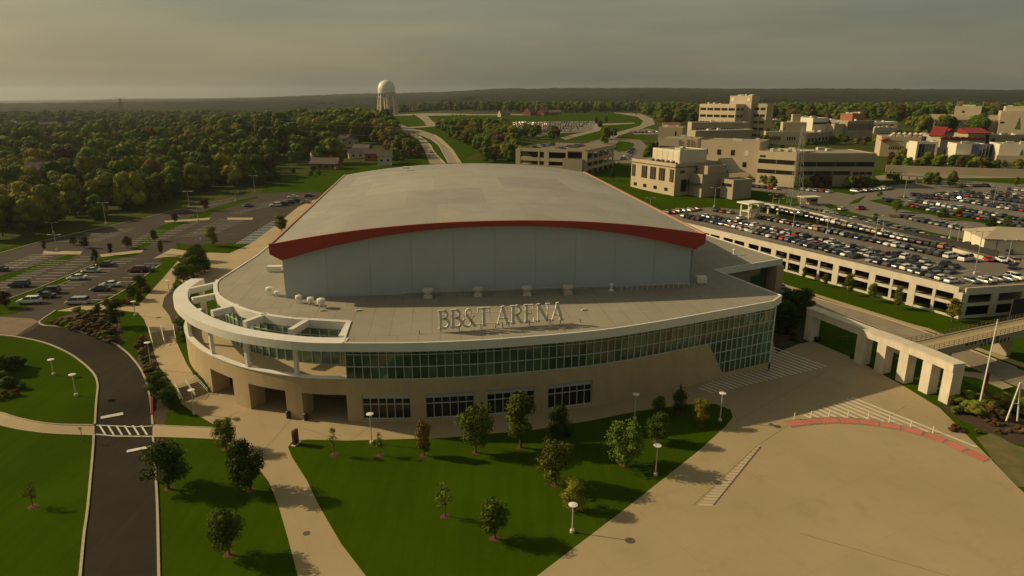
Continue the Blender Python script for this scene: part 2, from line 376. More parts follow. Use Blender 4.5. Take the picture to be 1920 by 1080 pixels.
region('brown_apron', px([(-200, 640), (-100, 628), (0, 629), (28, 631), (72, 603), (60, 597), (0, 594), (-200, 600)]))
region('path', px([(105, 583), (150, 573), (250, 571), (258, 574), (282, 547), (307, 520), (335, 487), (340, 480), (305, 482), (287, 485), (322, 466), (360, 472), (430, 475), (470, 457), (520, 420), (560, 387), (585, 376), (600, 372), (620, 400), (560, 470), (480, 500), (430, 530), (345, 535), (330, 530), (308, 558), (304, 574), (318, 592), (327, 617), (331, 641), (350, 682), (371, 714), (389, 737), (402, 738), (450, 760), (420, 830), (405, 822), (408, 800), (365, 775), (338, 755), (329, 728), (318, 712), (300, 690), (290, 665), (286, 650), (279, 622), (270, 598), (258, 586), (215, 580), (150, 584)]))
region('path', px([(-150, 742), (-60, 760), (0, 773), (40, 785), (100, 795), (177, 797), (177, 816), (100, 813), (40, 806), (0, 797), (-60, 784), (-150, 765)]))
region('path', px([(286, 797), (330, 799), (410, 802), (420, 824), (330, 820), (286, 819)]))
region('mulch', px([(331, 530), (309, 558), (305, 574), (319, 592), (328, 617), (345, 640), (352, 605), (340, 575), (338, 545)]))
region('mulch', px([(98, 604), (110, 595), (150, 585), (213, 581), (222, 590), (228, 625), (225, 650), (190, 633), (150, 621), (112, 612)]))
region('mulch', px([(262, 640), (276, 625), (287, 660), (300, 695), (318, 720), (325, 745), (318, 765), (311, 776), (309, 797), (290, 797), (288, 770), (282, 738), (272, 703), (258, 678)]))
region('mulch', px([(290, 820), (310, 821), (313, 850), (318, 885), (300, 900), (294, 880)]))
region('plaza', px([(300, 740), (338, 755), (389, 736), (402, 737), (470, 700), (700, 640), (900, 640), (1113, 660), (1440, 600), (1455, 662), (1500, 644), (1525, 640), (1560, 655), (1597, 670), (1693, 723), (1762, 765), (1852, 855), (1908, 913), (1990, 985), (2070, 1085), (560, 1085), (540, 1010), (522, 948), (505, 905), (478, 868), (440, 838), (405, 822), (408, 800), (365, 775), (338, 755)]))
region('lawn', px([(598, 948), (575, 900), (548, 858), (540, 838), (548, 828), (575, 824), (650, 826), (760, 823), (830, 821), (900, 815), (1000, 806), (1100, 790), (1200, 770), (1290, 758), (1340, 757), (1370, 768), (1374, 782), (1360, 800), (1310, 845), (1180, 948), (1000, 1085), (690, 1085), (640, 1020)]))
region('mulch', px([(1455, 655), (1500, 641), (1518, 636), (1500, 612), (1470, 606), (1450, 615)]))
for l in ([(-20, 522), (60, 500), (150, 470), (158, 472), (120, 492), (0, 528), (-20, 535)],
          [(-30, 572), (15, 560), (70, 540), (130, 515), (175, 495), (188, 482), (262, 472), (258, 479), (205, 487), (170, 510), (120, 530), (70, 552), (50, 575), (30, 588), (-10, 594), (-60, 590)],
          [(240, 468), (260, 455), (300, 424), (330, 414), (352, 412), (350, 418), (310, 436), (275, 464)],
          [(345, 412), (365, 402), (400, 390), (450, 375), (482, 367), (484, 371), (455, 381), (400, 398), (390, 408)],
          [(325, 466), (350, 460), (400, 457), (450, 455), (468, 453), (462, 460), (430, 472), (385, 474)],
          [(170, 571), (232, 540), (298, 492), (306, 483), (338, 482), (332, 490), (305, 520), (282, 546), (256, 572), (250, 571)],
          [(78, 606), (105, 584), (145, 585), (110, 595), (98, 604), (105, 611), (85, 608)]): region('lawn', px(l))
for l in ([(82, 470), (155, 471), (150, 477), (80, 476)], [(187, 477), (270, 468), (266, 473), (190, 482)], [(308, 414), (395, 408), (392, 412), (310, 417)], [(425, 408), (475, 408), (473, 412), (427, 412)]): region('path', px(l))
# east road below the plaza
nearE = [(1330, 470), (1400, 516), (1440, 535), (1495, 562), (1560, 588), (1640, 613), (1740, 655), (1877, 712), (2000, 765), (2100, 800)]
farE = [(2100, 760), (2000, 725), (1905, 690), (1809, 652), (1740, 624), (1640, 591), (1560, 568), (1495, 547), (1440, 524), (1400, 506), (1345, 465)]
region('road', px(nearE+farE))
region('path', px([(1380, 488), (1472, 533), (1600, 573), (1715, 609), (1740, 615), (1809, 643), (1908, 677), (2000, 705), (2000, 715), (1905, 684), (1809, 648), (1740, 620), (1715, 616), (1600, 578), (1472, 538), (1380, 494)]))
region('path', px([(1770, 700), (1800, 695), (1850, 700), (1900, 725), (1880, 730), (1830, 708)]))
region('mulch', px([(1765, 762), (1790, 745), (1830, 748), (1870, 752), (1910, 760), (1960, 790), (1960, 840), (1905, 832), (1870, 820), (1820, 795), (1785, 780)]))
region('dry_grass', px([(1830, 820), (1860, 812), (1905, 835), (1960, 850), (1990, 920), (1908, 912), (1870, 872)]))
# far dual carriageway and campus roads
region('road', px([(806, 307), (795, 280), (785, 262), (769, 252), (747, 245), (730, 238), (705, 229), (690, 222), (680, 215), (686, 214.5), (700, 222), (715, 228), (730, 235.5), (766, 247), (787, 256), (805, 270), (814, 285), (835, 307)]))
region('road', px([(841, 306), (822, 272), (805, 260), (785, 252), (760, 244), (730, 233), (712, 225), (690, 216), (695, 214.5), (712, 222), (730, 229), (767, 239), (785, 244), (810, 252), (826, 265), (845, 282), (860, 306)]))
region('path', px([(866, 306), (849, 280), (828, 260), (815, 252), (813, 253), (824, 262), (845, 281), (862, 306)]))
region('path', px([(764, 238.5), (790, 237), (800, 236.5), (800, 238), (790, 238.7), (766, 240)]))
region('road', px([(730, 215.5), (900, 214), (1000, 214.5), (1000, 216.5), (900, 216), (800, 217), (730, 217)]))
region('road', px([(780, 217), (800, 216), (812, 228), (830, 236), (800, 238), (795, 228)]))
region('far_lot', px([(955, 229), (1010, 228), (1115, 227), (1125, 234), (1110, 246), (1050, 250), (1000, 256), (955, 250)]))
region('road', px([(1137, 260), (1145, 252), (1175, 243), (1200, 236), (1206, 227), (1195, 219), (1160, 213), (1150, 212), (1152, 210.5), (1200, 213), (1224, 222), (1228, 233), (1205, 241), (1180, 248), (1160, 254), (1150, 262)]))
region('road', px([(1115, 232), (1190, 230), (1190, 232), (1130, 235), (1125, 245), (1060, 262), (1050, 258), (1110, 244)]))
region('far_lot', px([(1095, 270), (1135, 258), (1200, 262), (1215, 275), (1215, 306), (1150, 306), (1090, 312)]))
region('lawn', px([(1148, 279), (1160, 264), (1180, 266), (1190, 270), (1185, 282), (1160, 285)]))
region('far_lot', px([(1175, 246), (1215, 241), (1240, 246), (1235, 252), (1190, 252)]))
region('far_lot', px([(1340, 340), (1410, 337), (1450, 348), (1500, 358), (1520, 350), (1600, 366), (1640, 352), (1720, 342), (1800, 338), (1950, 348), (2150, 400), (2150, 560), (1900, 530), (1795, 490), (1590, 430), (1460, 395), (1500, 385), (1495, 372), (1440, 359), (1350, 352)]))
region('road', px([(1640, 330), (1720, 322), (1920, 322), (2050, 326), (2050, 336), (1920, 334), (1760, 334), (1650, 340)]))
for l in ([(1628, 376), (1650, 373), (1690, 385), (1780, 402), (1850, 413), (1920, 425), (1920, 432), (1850, 420), (1780, 409), (1690, 392)],
          [(1545, 386), (1560, 383), (1590, 396), (1660, 414), (1750, 436), (1842, 455), (1838, 462), (1745, 443), (1655, 422), (1585, 405)],
          [(1738, 364), (1770, 359), (1800, 366), (1790, 371)], [(1680, 370), (1698, 367), (1706, 373)], [(1600, 376), (1625, 366), (1610, 380), (1590, 384)],
          [(1570, 352), (1600, 350), (1605, 364), (1560, 360)]): region('lawn', px(l))
region('mulch', px([(1664, 402), (1690, 403), (1700, 408), (1672, 409)]))

pts = []; idx = {}; edges = []
def addp(p):
    k = (round(p[0], 2), round(p[1], 2))
    if k not in idx: idx[k] = len(pts); pts.append(Vector(k))
    return idx[k]
for nm, poly in REG:
    n = len(poly)
    for i in range(n):
        a, b = poly[i], poly[(i+1) % n]; L = (b-a).length; Y = max(60, (a.y+b.y)/2); k = max(1, int(L/max(3., Y*.02))) if L < 1500 else 60
        last = addp(a)
        for j in range(1, k+1):
            c = addp(a.lerp(b, j/k))
            if c != last: edges.append((last, c))
            last = c
def gridpts(x0, x1, y0, y1, s):
    y = y0
    while y <= y1:
        x = x0
        while x <= x1: addp((x+random.uniform(-.1, .1)*s*.3, y+random.uniform(-.1, .1)*s*.3)); x += s
        y += s
gridpts(-130, 130, 55, 175, 3.2)
gridpts(-240, 240, 175, 330, 6)
gridpts(-620, 620, 331, 800, 15)
gridpts(-240, -130, 55, 175, 9); gridpts(131, 260, 55, 175, 8)
for y in list(range(820, 2000, 60))+list(range(2000, 9400, 180)):
    w = y*.95
    for k in range(41): addp((-w+2*w*k/40, y))
for c in ((-260, -60), (260, -60), (-9500, -300), (9500, -300), (-9500, 9500), (9500, 9500), (0, -60)): addp(c)
res = delaunay_2d_cdt(pts, edges, [], 0, 1e-4)
V2, F2 = res[0], res[2]
vx = np.array([[v.x, v.y] for v in V2]); tri = np.array(F2); cen = vx[tri].mean(axis=1)
lab = np.zeros(len(tri), int); names = ['lawn']
def inside(P, poly):
    r = np.zeros(len(P), bool); n = len(poly); x, y = P[:, 0], P[:, 1]
    for i in range(n):
        ax, ay = poly[i]; bx, by = poly[(i+1) % n]
        if ay == by: continue
        c = ((ay > y) != (by > y)) & (x < (bx-ax)*(y-ay)/(by-ay)+ax); r ^= c
    return r
for nm, poly in REG:
    if nm not in names: names.append(nm)
    lab[inside(cen, poly)] = names.index(nm)
VZ = [(v[0], v[1], terr(v[0], v[1])) for v in vx]
RM = dict(lawn='lawn', rough_grass='wild', parking_lot='asphalt', drive='fresh', brown_apron='brownroad', path='path', mulch='mulch', plaza='plaza', road='road', dry_grass='dry', far_lot='lotpave')
M['dry'] = layered(mat('dry_grass', (.17, .125, .045), .95, c2=(.08, .09, .02), scale=.5, coords='World'), 1.5, .5, col2=(.12, .10, .03))
NICE = dict(far_lot='campus_parking_lot', rough_grass='rough_grass', brown_apron='paver_apron', mulch='mulch_beds')
for i, nm in enumerate(names):
    ff = tri[lab == i]
    if not len(ff): continue
    used = np.unique(ff); rm = {u: k for k, u in enumerate(used)}
    me = bpy.data.meshes.new(nm); me.from_pydata([VZ[u] for u in used], [], [tuple(rm[a] for a in f) for f in ff]); me.materials.append(M[RM[nm]])
    for p in me.polygons: p.use_smooth = True
    o = link(NICE.get(nm, nm), me); o['kind'] = 'structure'

# raised kerbs
def ribbon(mb, line, w, z0, z1, mi=0, dz=None):
    L = offset(line, w/2); Rr = offset(line, -w/2)
    for i in range(len(line)-1):
        a, b, c, d = L[i], L[i+1], Rr[i+1], Rr[i]
        f = lambda p, h: (p.x, p.y, terr(p.x, p.y)+h)
        mb.add([f(a, z0), f(b, z0), f(c, z0), f(d, z0), f(a, z1), f(b, z1), f(c, z1), f(d, z1)],
               [(4, 5, 6, 7), (0, 4, 7, 3), (1, 2, 6, 5), (0, 1, 5, 4), (3, 7, 6, 2)], mi)
def kerb(l, w=.28, h=.14, m='kerb', name='kerb'):
    mb = MB(); ribbon(mb, catmull(px(l), 5), w, -.05, h)
    return tag(mb.build(name, M[m]), kind='structure')
kerb([(150, 1085), (158, 1000), (165, 948), (176, 816)]); kerb([(178, 796), (182, 740), (183, 720), (175, 700), (150, 677), (120, 658), (80, 642), (30, 632), (0, 629)])
kerb([(105, 582), (78, 600), (74, 606), (85, 611), (110, 613), (150, 622), (190, 635), (230, 655), (255, 680), (270, 705), (280, 740), (285, 780), (286, 797)])
kerb([(287, 820), (291, 880), (295, 948), (298, 1085)])
kerb([(0, 773), (40, 785), (100, 795), (176, 797)], .2, .08); kerb([(0, 797), (40, 806), (100, 813), (176, 816)], .2, .08)
kerb([(288, 797), (330, 799), (405, 802)], .18, .06); kerb([(292, 819), (330, 820), (402, 823)], .18, .06)
kerb([(300, 497), (240, 540), (185, 569), (150, 573)], .25); kerb([(15, 561), (70, 541), (130, 516), (176, 496)], .2); kerb([(70, 552), (120, 531), (170, 511), (206, 488)], .2)
kerb([(0, 475), (100, 447), (200, 425), (350, 390), (440, 371)], .3); kerb(nearE[1:8], .35, .15); kerb(farE[2:9], .35, .15)
kerb([(835, 307), (814, 285), (805, 270), (787, 256), (766, 247), (730, 236)], .9, .2); kerb([(841, 306), (822, 272), (805, 260), (785, 252)], .6, .2); kerb([(860, 306), (845, 282), (826, 265), (810, 252), (785, 244)], .7, .2)
kerb([(285, 745), (285, 780)], .3, .15, 'rustred', 'red_kerb')
# paint: crosswalk, stop bars, stalls
mb = MB()
def stripe(mb, a, b, w, h=.045):
    a = Vector(a[:2]); b = Vector(b[:2]); n = max(1, int((b-a).length/2.5)); ln = [a.lerp(b, i/n) for i in range(n+1)]
    L = offset(ln, w/2); Q = offset(ln, -w/2)
    for i in range(n):
        f = lambda p: (p.x, p.y, terr(p.x, p.y)+h)
        mb.quad(f(Q[i]), f(Q[i+1]), f(L[i+1]), f(L[i]))
def pstripe(mb, a, b, w): stripe(mb, G(*a), G(*b), w, .085)
pstripe(mb, (181, 798), (285, 799.5), .22); pstripe(mb, (180, 815), (286, 819), .22)
for k in range(6): pstripe(mb, (187+k*15.5, 798.5), (198+k*15.6, 816.5), .24)
tag(mb.build('crosswalk', M['line']), kind='structure')
mb = MB(); pstripe(mb, (189, 784), (231, 776), .75); pstripe(mb, (238, 847), (284, 838), .75); tag(mb.build('stop_bar', M['line']), kind='structure')
mb = MB()
def stallrow(p, q, n, ln=5.0, dirv=(1, .06), w=.16):
    a = G(*p); b = G(*q); d = Vector(dirv).normalized()*ln
    for i in range(n):
        c = a.lerp(b, i/(n-1)).xy; stripe(mb, c, c+d, w)
stallrow((100, 541), (222, 486), 12); stallrow((155, 572), (270, 494), 11); stallrow((-30, 545), (92, 489), 14); stallrow((55, 529), (150, 482), 10)
stallrow((-40, 512), (60, 478), 12); stallrow((15, 502), (75, 478), 7); stallrow((268, 455), (350, 416), 14); stallrow((228, 462), (285, 432), 10)
stallrow((340, 443), (410, 412), 12); stallrow((375, 440), (440, 411), 12); stallrow((110, 453), (200, 431), 10, w=.14); stallrow((160, 452), (225, 430), 10, w=.14)
stallrow((430, 400), (520, 378), 12, w=.14); stallrow((478, 384), (560, 368), 10, w=.14); stallrow((320, 398), (420, 377), 12, w=.14)
tag(mb.build('parking_stripes', M['line']), kind='structure')
mb = MB()
for k in range(14):
    a = G(443+k*5, 456-k*3.1); 
    d = Vector((1, .12)).normalized()
    stripe(mb, a.xy, a.xy+d*5.2, .9, .03); 
tag(mb.build('blue_parking_bay_markings', mat('blue_bay_paint', (.30, .36, .40), .7, var=.3, scale=1.5, coords='World')), kind='structure')
# plaza: pale paving strips near the entrance and beyond the bench arc, and dark drain line
mb = MB()
for k in range(24):
    t = k/23; a = at(lerp(1310, 1448, t), lerp(727, 652, t)); b = at(lerp(1338, 1550, t), lerp(737, 688, t)); stripe(mb, a, b, .30, .012)
tag(mb.build('entrance_paving_strips', M['strip']), kind='structure'); mb = MB()
arc0 = catmull([at(*q).xy for q in ((1476, 796), (1530, 790), (1580, 789), (1640, 794), (1700, 805), (1760, 823), (1810, 845), (1853, 864))], 8)
hd_ = (at(1826, 836).xy-at(1597, 745).xy).normalized()
for k in range(13):
    a = at(1597, 745).xy.lerp(at(1488, 785).xy, k/12); L_ = 0
    while L_ < (at(1826, 838).xy-at(1597, 745).xy).length and min((a+hd_*L_-q).length for q in arc0) > 1.35: L_ += .25
    if L_ > .8: stripe(mb, a, a+hd_*L_, .48, .012)
tag(mb.build('fan_of_paving_strips', M['strip2']), kind='structure'); mb = MB()
for k in range(22):
    t = k/21; a = at(lerp(1310, 1420, t), lerp(946, 836, t)); stripe(mb, a.xy+Vector((0, 0)), a.xy+Vector((lerp(2.2, .6, t), lerp(-.1, 0, t))), .42, .012)
tag(mb.build('light_paving_strips', M['strip3']), kind='structure')
mb = MB(); stripe(mb, at(1338, 948), at(1427, 837), .22, .014); tag(mb.build('slot_drain', M['joint']), kind='structure')
mb = MB()
def jl(a, b, w=.05): stripe(mb, at(*a), at(*b), w, .008)
for a, b in (((1300, 948), (1420, 835)), ((1420, 835), (1490, 790)), ((560, 800), (640, 826)), ((700, 795), (660, 824)), ((820, 790), (800, 818)), ((450, 770), (400, 800)), ((545, 788), (480, 860)), ((1700, 760), (1640, 800)),
             ((1500, 1000), (1780, 1080)), ((1150, 790), (1300, 740)), ((1380, 790), (1560, 690))): jl(a, b)
tag(mb.build('expansion_joints', M['joint']), kind='structure')
# red arc of the plaza in separate slabs with pale posts behind
arc = catmull([at(*q).xy for q in ((1476, 796), (1530, 790), (1580, 789), (1640, 794), (1700, 805), (1760, 823), (1810, 845), (1853, 864))], 8); SA = arclen(arc); TL = SA[-1]
ro = empty('red_paving_arc', (arc[30].x, arc[30].y, 0), 0, 'curved band of red paving slabs edging the round plaza', 'paving')
nS = 10
for k in range(nS):
    s0, s1 = TL*k/nS+.22, TL*(k+1)/nS-.22; ln = [along(arc, SA, lerp(s0, s1, j/4)) for j in range(5)]; m_ = MB()
    L = offset(ln, .75); Q = offset(ln, -.75)
    for i in range(4): 
        f = lambda p, h: (p.x-ro.location.x, p.y-ro.location.y, h)
        m_.add([f(Q[i], .004), f(Q[i+1], .004), f(L[i+1], .004), f(L[i], .004), f(Q[i], .06), f(Q[i+1], .06), f(L[i+1], .06), f(L[i], .06)], [(4, 5, 6, 7), (3, 2, 1, 0), (0, 1, 5, 4), (1, 2, 6, 5), (2, 3, 7, 6), (3, 0, 4, 7)])
    m_.build('slab', M['redpave'], ro)
m_ = MB(); ribbon(m_, arc, 2.1, -.01, .02); tag(m_.build('arc_bed', M['road']), kind='structure')
for k in range(8):
    p = along(offset(arc, -1.35), arclen(offset(arc, -1.35)), TL*(k+.75)/nS)
    o = empty('bollard', (p.x, p.y, 0), 0, f'white bollard, {ordn(k)} from the left behind the red paving arc', 'bollard', 'white bollards along the red arc')
    MB().tube((0, 0, 0), (0, 0, 1.05), .075, .07, 10).build('post', M['white'], o)
    MB().lathe((0, 0, 0), [(.16, 0), (.16, .03), (.09, .05)], 10).build('base_plate', M['lampmetal'], o)
# ------------------------------------------------------------------ the arena
A = empty('arena_building', (0, 110, 0), 0, 'large arena with arched pale roof, red fascia and curved glass front', 'arena')
IM = basis(A).inverted()
def apart(mb, name, mats, parent=A):
    me = mb.mesh(name, mats); me.transform(IM); o = bpy.data.objects.new(name, me); col.objects.link(o); o.parent = parent; return o
BA = R(6.6); BX = Vector((math.cos(BA), math.sin(BA))); BY = Vector((-math.sin(BA), math.cos(BA))); BO = Vector((-40.7, 113.9)); BW, BL = 75.6, 101.
def bl(u, v): p = BO+BX*u+BY*v; return (p.x, p.y)
ZR, ZT, ZS = 13.2, 7.1, 5.9
Wc = catmull([(-62.8, 126.5), (-62.2, 120), (-59.6, 113.6), (-55.6, 107.8), (-50.0, 102.0), (-41.6, 96.2), (-32.2, 92.8), (-25, 92.1), (-15.4, 92.1), (-5.8, 93.1), (3.6, 95.0), (13.1, 97.5), (22.4, 101.3), (32.3, 106.1), (40, 109.9), (47.6, 113.7)], 10)
WS = arclen(Wc)
def s_at(pred):      # arc length where x passes a value (front part only)
    for i in range(len(Wc)-1):
        if Wc[i].x <= pred < Wc[i+1].x and Wc[i].y < 124: return WS[i]+(WS[i+1]-WS[i])*(pred-Wc[i].x)/(Wc[i+1].x-Wc[i].x)
    return WS[-1]
# openings in the stone base: (x0, x1, z0, z1, kind)
OPEN = [(-50.4, -45.0, 0, 4.5, 'arch'), (-41.7, -35.0, 0, 4.5, 'arch'), (-32.2, -25.2, 0, 4.5, 'arch'),
        (-22.9, -15.5, .35, 4.6, 'win'), (-13.2, -5.8, .35, 4.6, 'win'), (-3.8, 3.6, .35, 4.6, 'win'), (5.7, 12.9, .35, 4.6, 'win')]
SGL = s_at(-24.9); SEND = s_at(33.9); SEND2 = s_at(37.4); SL = WS[-1]
brk = sorted(set([0, SGL, SEND]+[s_at(o[0]) for o in OPEN]+[s_at(o[1]) for o in OPEN]))
fine = set(brk); s = 0
while s < SEND: fine.add(s); s += 1.4
fine = sorted(fine); fine = [f for i, f in enumerate(fine) if i == 0 or f-fine[i-1] > .02]
stone = MB()
for a, b in zip(fine, fine[1:]):
    pa, pb = along(Wc, WS, a), along(Wc, WS, b); mid = (a+b)/2; top = ZT
    bz = min(terr(pa.x, pa.y), terr(pb.x, pb.y), 0)-.6 if pa.y < 124 else -.5
    seg = [(bz, top)]
    for o in OPEN:
        if s_at(o[0]) < mid < s_at(o[1]): seg = [(o[3], top)]+([(bz, o[2])] if o[2] > 0 else [])
    for z0, z1 in seg: stone.wallseg(pa, pb, z0, z1, .7)
# slanted end of the stone wall
pa, pb = along(Wc, WS, SEND), along(Wc, WS, SEND2)
stone.wallseg(pa, pb, -.6, (ZT, 1.0), .7); pe = Wc[-1]
stone.wallseg(pb, pe, -.6, .9, .7)
apart(stone, 'stone_wall', M['stone'])
cop = MB(); tw = [along(Wc, WS, s) for s in np.arange(0, SGL, 1.2)]+[along(Wc, WS, SGL)]
o1 = offset(tw, .12); o2 = offset(tw, -.85)
for i in range(len(tw)-1): cop.add([(*o1[i], ZT), (*o1[i+1], ZT), (*o2[i+1], ZT), (*o2[i], ZT), (*o1[i], ZT+.14), (*o1[i+1], ZT+.14), (*o2[i+1], ZT+.14), (*o2[i], ZT+.14)], [(4, 5, 6, 7), (0, 1, 5, 4), (2, 3, 7, 6), (3, 2, 1, 0)])
apart(cop, 'coping', M['rim'])
# piers flanking the archways, deep
pr_ = MB()
for o in OPEN[:3]:
    for x in (o[0]-.02, o[1]+.02):
        p = along(Wc, WS, s_at(x)); s0 = s_at(x); q = along(Wc, WS, s0+(-.8 if x < (o[0]+o[1])/2 else .8)); n = (q-p).normalized()
        nn = Vector((-n.y, n.x)); 
        if nn.y < 0: nn = -nn
        pr_ = MB(); pr_.prism([p+nn*.72, q+nn*.72, q+nn*3.0, p+nn*3.0], -.3, 4.88); apart(pr_, 'arcade_pier', M['stone'])

inn = MB(); back = offset(tw, -11)
inn.prism([(p.x, p.y) for p in offset([along(Wc, WS, s) for s in np.linspace(3, SGL, 20)], -.72)]+[(-24.9, 108), (-50, 122), (-58, 124)], 4.9, ZS)
apart(inn, 'terrace_floor', M['path'])
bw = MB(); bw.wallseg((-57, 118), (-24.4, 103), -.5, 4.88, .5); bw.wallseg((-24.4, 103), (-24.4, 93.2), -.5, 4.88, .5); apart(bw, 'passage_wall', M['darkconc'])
# building core under the roofs
INR = catmull([(-58.1, 126.3), (-57.0, 122.4), (-53.4, 115.3), (-48.0, 109.4), (-42.8, 105.4), (-36.8, 102.9), (-31.2, 101.7), (-26.2, 100.9)], 6)
GLS = [p+Vector((.35, -.9)) for p in INR[4:]]+[Vector((-24.7, 99.6))]
core = MB()
gin = offset(GLS, -.8)
fr = [Vector((p.x, p.y)) for p in offset([along(Wc, WS, s) for s in np.linspace(SGL+.5, SL-.5, 24)], -6)]
bodyp = [(p.x, p.y) for p in gin[1:-1]]+[(p.x, p.y) for p in fr]+[(41.5, 133.8), (58.0, 145), (50, 170), (36, 224), (-60, 212), (-62.5, 204), (-58.9, 166), (-57.1, 146.8), (-56.9, 127)]
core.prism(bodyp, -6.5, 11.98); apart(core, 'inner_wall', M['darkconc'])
fl = MB(); fo = [along(Wc, WS, s) for s in np.linspace(SGL, SEND, 20)]; fi = offset(fo, -6.2)
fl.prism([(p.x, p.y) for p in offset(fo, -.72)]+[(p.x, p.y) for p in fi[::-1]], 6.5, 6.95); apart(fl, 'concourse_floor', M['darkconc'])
# roof slab of the podium
RO = offset([along(Wc, WS, s) for s in np.linspace(SGL, SL, 40)], 1.15)
roofpoly = [(p.x, p.y) for p in INR]+[(p.x, p.y) for p in RO[:-1]]+[(49.2, 115.3), (42.4, 133.8), (60.5, 143.7), (51.4, 169.8), (37.5, 226), (-61.5, 213.5), (-64, 204.4), (-60.1, 166.4), (-58.3, 146.8)]
rf = MB(); rf.prism(roofpoly, ZR-1.25, ZR); o = apart(rf, 'lower_roof', [M['rim'], M['deckroof']])
for p in o.data.polygons:
    if p.normal.z > .9: p.material_index = 1
lip = MB(); rp2 = [Vector(p) for p in roofpoly]+[Vector(roofpoly[0])]
for a, b in zip(rp2, rp2[1:]): 
    if (b-a).length > .05: lip.wallseg(a, b, ZR, ZR+.16, .30)
apart(lip, 'roof_edge_lip', M['rim'])
# open ring canopy over the terrace
rr = [along(Wc, WS, s) for s in np.linspace(0, SGL+.4, 44)]; ro1 = offset(rr, 1.15); ro2 = offset(rr, -1.25); ring = MB()
ro1[0] = Vector((-63.9, 127)); ro2[0] = Vector((-61.3, 127))
for i in range(len(rr)-1):
    ring.add([(*ro1[i], ZR-1.25), (*ro1[i+1], ZR-1.25), (*ro2[i+1], ZR-1.25), (*ro2[i], ZR-1.25), (*ro1[i], ZR+.1), (*ro1[i+1], ZR+.1), (*ro2[i+1], ZR+.1), (*ro2[i], ZR+.1)], [(4, 5, 6, 7), (0, 1, 5, 4), (2, 3, 7, 6), (3, 2, 1, 0)])
apart(ring, 'ring_canopy', M['rim'])
inl = MB()
for a, b in zip(INR, INR[1:]): inl.wallseg(a, b, ZR-1.3, ZR+.12, -.45)
apart(inl, 'inner_ring_beam', M['rim'])
for (x0, y0), (x1, y1) in (((337, 545), (404, 530)), ((360, 559), (406, 550)), ((397, 583), (440, 572)), ((458, 603), (497, 589)), ((544, 618), (575, 600)), ((640, 630), (654, 605))):
    a = at(x0, y0, ZR).xy; b = at(x1, y1, ZR).xy; d = (b-a).normalized(); m_ = MB(); m_.wallseg(a+Vector((d.y, -d.x))*.45, b+d*.6+Vector((d.y, -d.x))*.45, ZR-1.0, ZR+.06, .9); apart(m_, 'cross_beam', M['rim'])
for x in (-57.6, -49.8, -41.8, -32.9):
    s0 = s_at(x); p = along(Wc, WS, s0); q = along(Wc, WS, s0+.1); n = (q-p).normalized(); c = p+Vector((-n.y, n.x))*.45
    m_ = MB(); m_.box((c.x, c.y, (ZT+ZR-1.25)/2+.07), (.55, .55, ZR-1.25-ZT-.14), math.atan2(n.y, n.x)); apart(m_, 'column', M['rim'])
m_ = MB(); m_.box((-61.7, 126.2, 8), (.8, .8, 8)); apart(m_, 'column', M['rim'])
# ---- curtain walls: each pane a piece, mullions and transoms proud of them
panes = []
def pane(a, b, z0, z1, tilt):
    m_ = MB(); a = Vector(a); b = Vector(b); d = (b-a).normalized(); n = Vector((-d.y, d.x)); a2 = a+d*.05; b2 = b-d*.05
    j = tilt; m_.add([(*(a2+n*.1), z0+.04), (*(b2+n*(.1+j)), z0+.04), (*(b2+n*(.1-j)), z1-.04), (*(a2+n*.1), z1-.04), (*(a2+n*.16), z0+.04), (*(b2+n*(.16+j)), z0+.04), (*(b2+n*(.16-j)), z1-.04), (*(a2+n*.16), z1-.04)],
               [(0, 1, 2, 3), (7, 6, 5, 4), (0, 4, 5, 1), (3, 2, 6, 7), (1, 5, 6, 2), (0, 3, 7, 4)])
    return apart(m_, 'glass_pane', M['glass'], CW)
CW = empty('curtain_wall', (0, 0, 0)); CW.parent = A
nC = 62
for k in range(nC):
    s0 = lerp(SGL, SL, k/nC); s1 = lerp(SGL, SL, (k+1)/nC); a = along(Wc, WS, s0); b = along(Wc, WS, s1); mid = (s0+s1)/2
    levels = [7.12, 9.1, 11.05, 11.95]
    if mid > SEND+1: levels = [max(.92, 7.1-(mid-SEND)/(SEND2-SEND)*6.1) if mid < SEND2 else .92]+[z for z in (3.0, 5.05) if mid >= SEND2 or z > 7.1-(mid-SEND)/(SEND2-SEND)*6.1+.4]+levels
    for z0, z1 in zip(levels, levels[1:]): pane(a, b, z0, z1, random.uniform(-.012, .012))
for k in range(nC+1):
    s0 = lerp(SGL, SL, k/nC); a = along(Wc, WS, s0); b = along(Wc, WS, min(SL, s0+.1)) if k < nC else a+(a-along(Wc, WS, SL-.1)); n = (b-a).normalized(); nn = Vector((-n.y, n.x))
    zb = 7.1 if s0 <= SEND else (max(.9, 7.1-(s0-SEND)/(SEND2-SEND)*6.1) if s0 < SEND2 else .9)
    m_ = MB(); c = a+nn*.03; m_.box((c.x, c.y, (zb+11.97)/2), (.085 if k < nC else .3, .2, 11.97-zb), math.atan2(n.y, n.x)); apart(m_, 'mullion', M['mull'], CW)
for z in (3.0, 5.05, 7.12, 9.1, 11.05):
    m_ = MB(); st = SEND if z < 7 else SGL
    if z < 7: st = SEND+(7.1-z)/6.1*(SEND2-SEND)
    ln = [along(Wc, WS, s) for s in np.linspace(st, SL, 40)]; q1 = offset(ln, .04); q2 = offset(ln, -.12)
    for i in range(len(ln)-1): m_.add([(*q1[i], z-.05), (*q1[i+1], z-.05), (*q2[i+1], z-.05), (*q2[i], z-.05), (*q1[i], z+.05), (*q1[i+1], z+.05), (*q2[i+1], z+.05), (*q2[i], z+.05)], [(4, 5, 6, 7), (3, 2, 1, 0), (0, 1, 5, 4), (2, 3, 7, 6)])
    apart(m_, 'transom', M['mull'], CW)
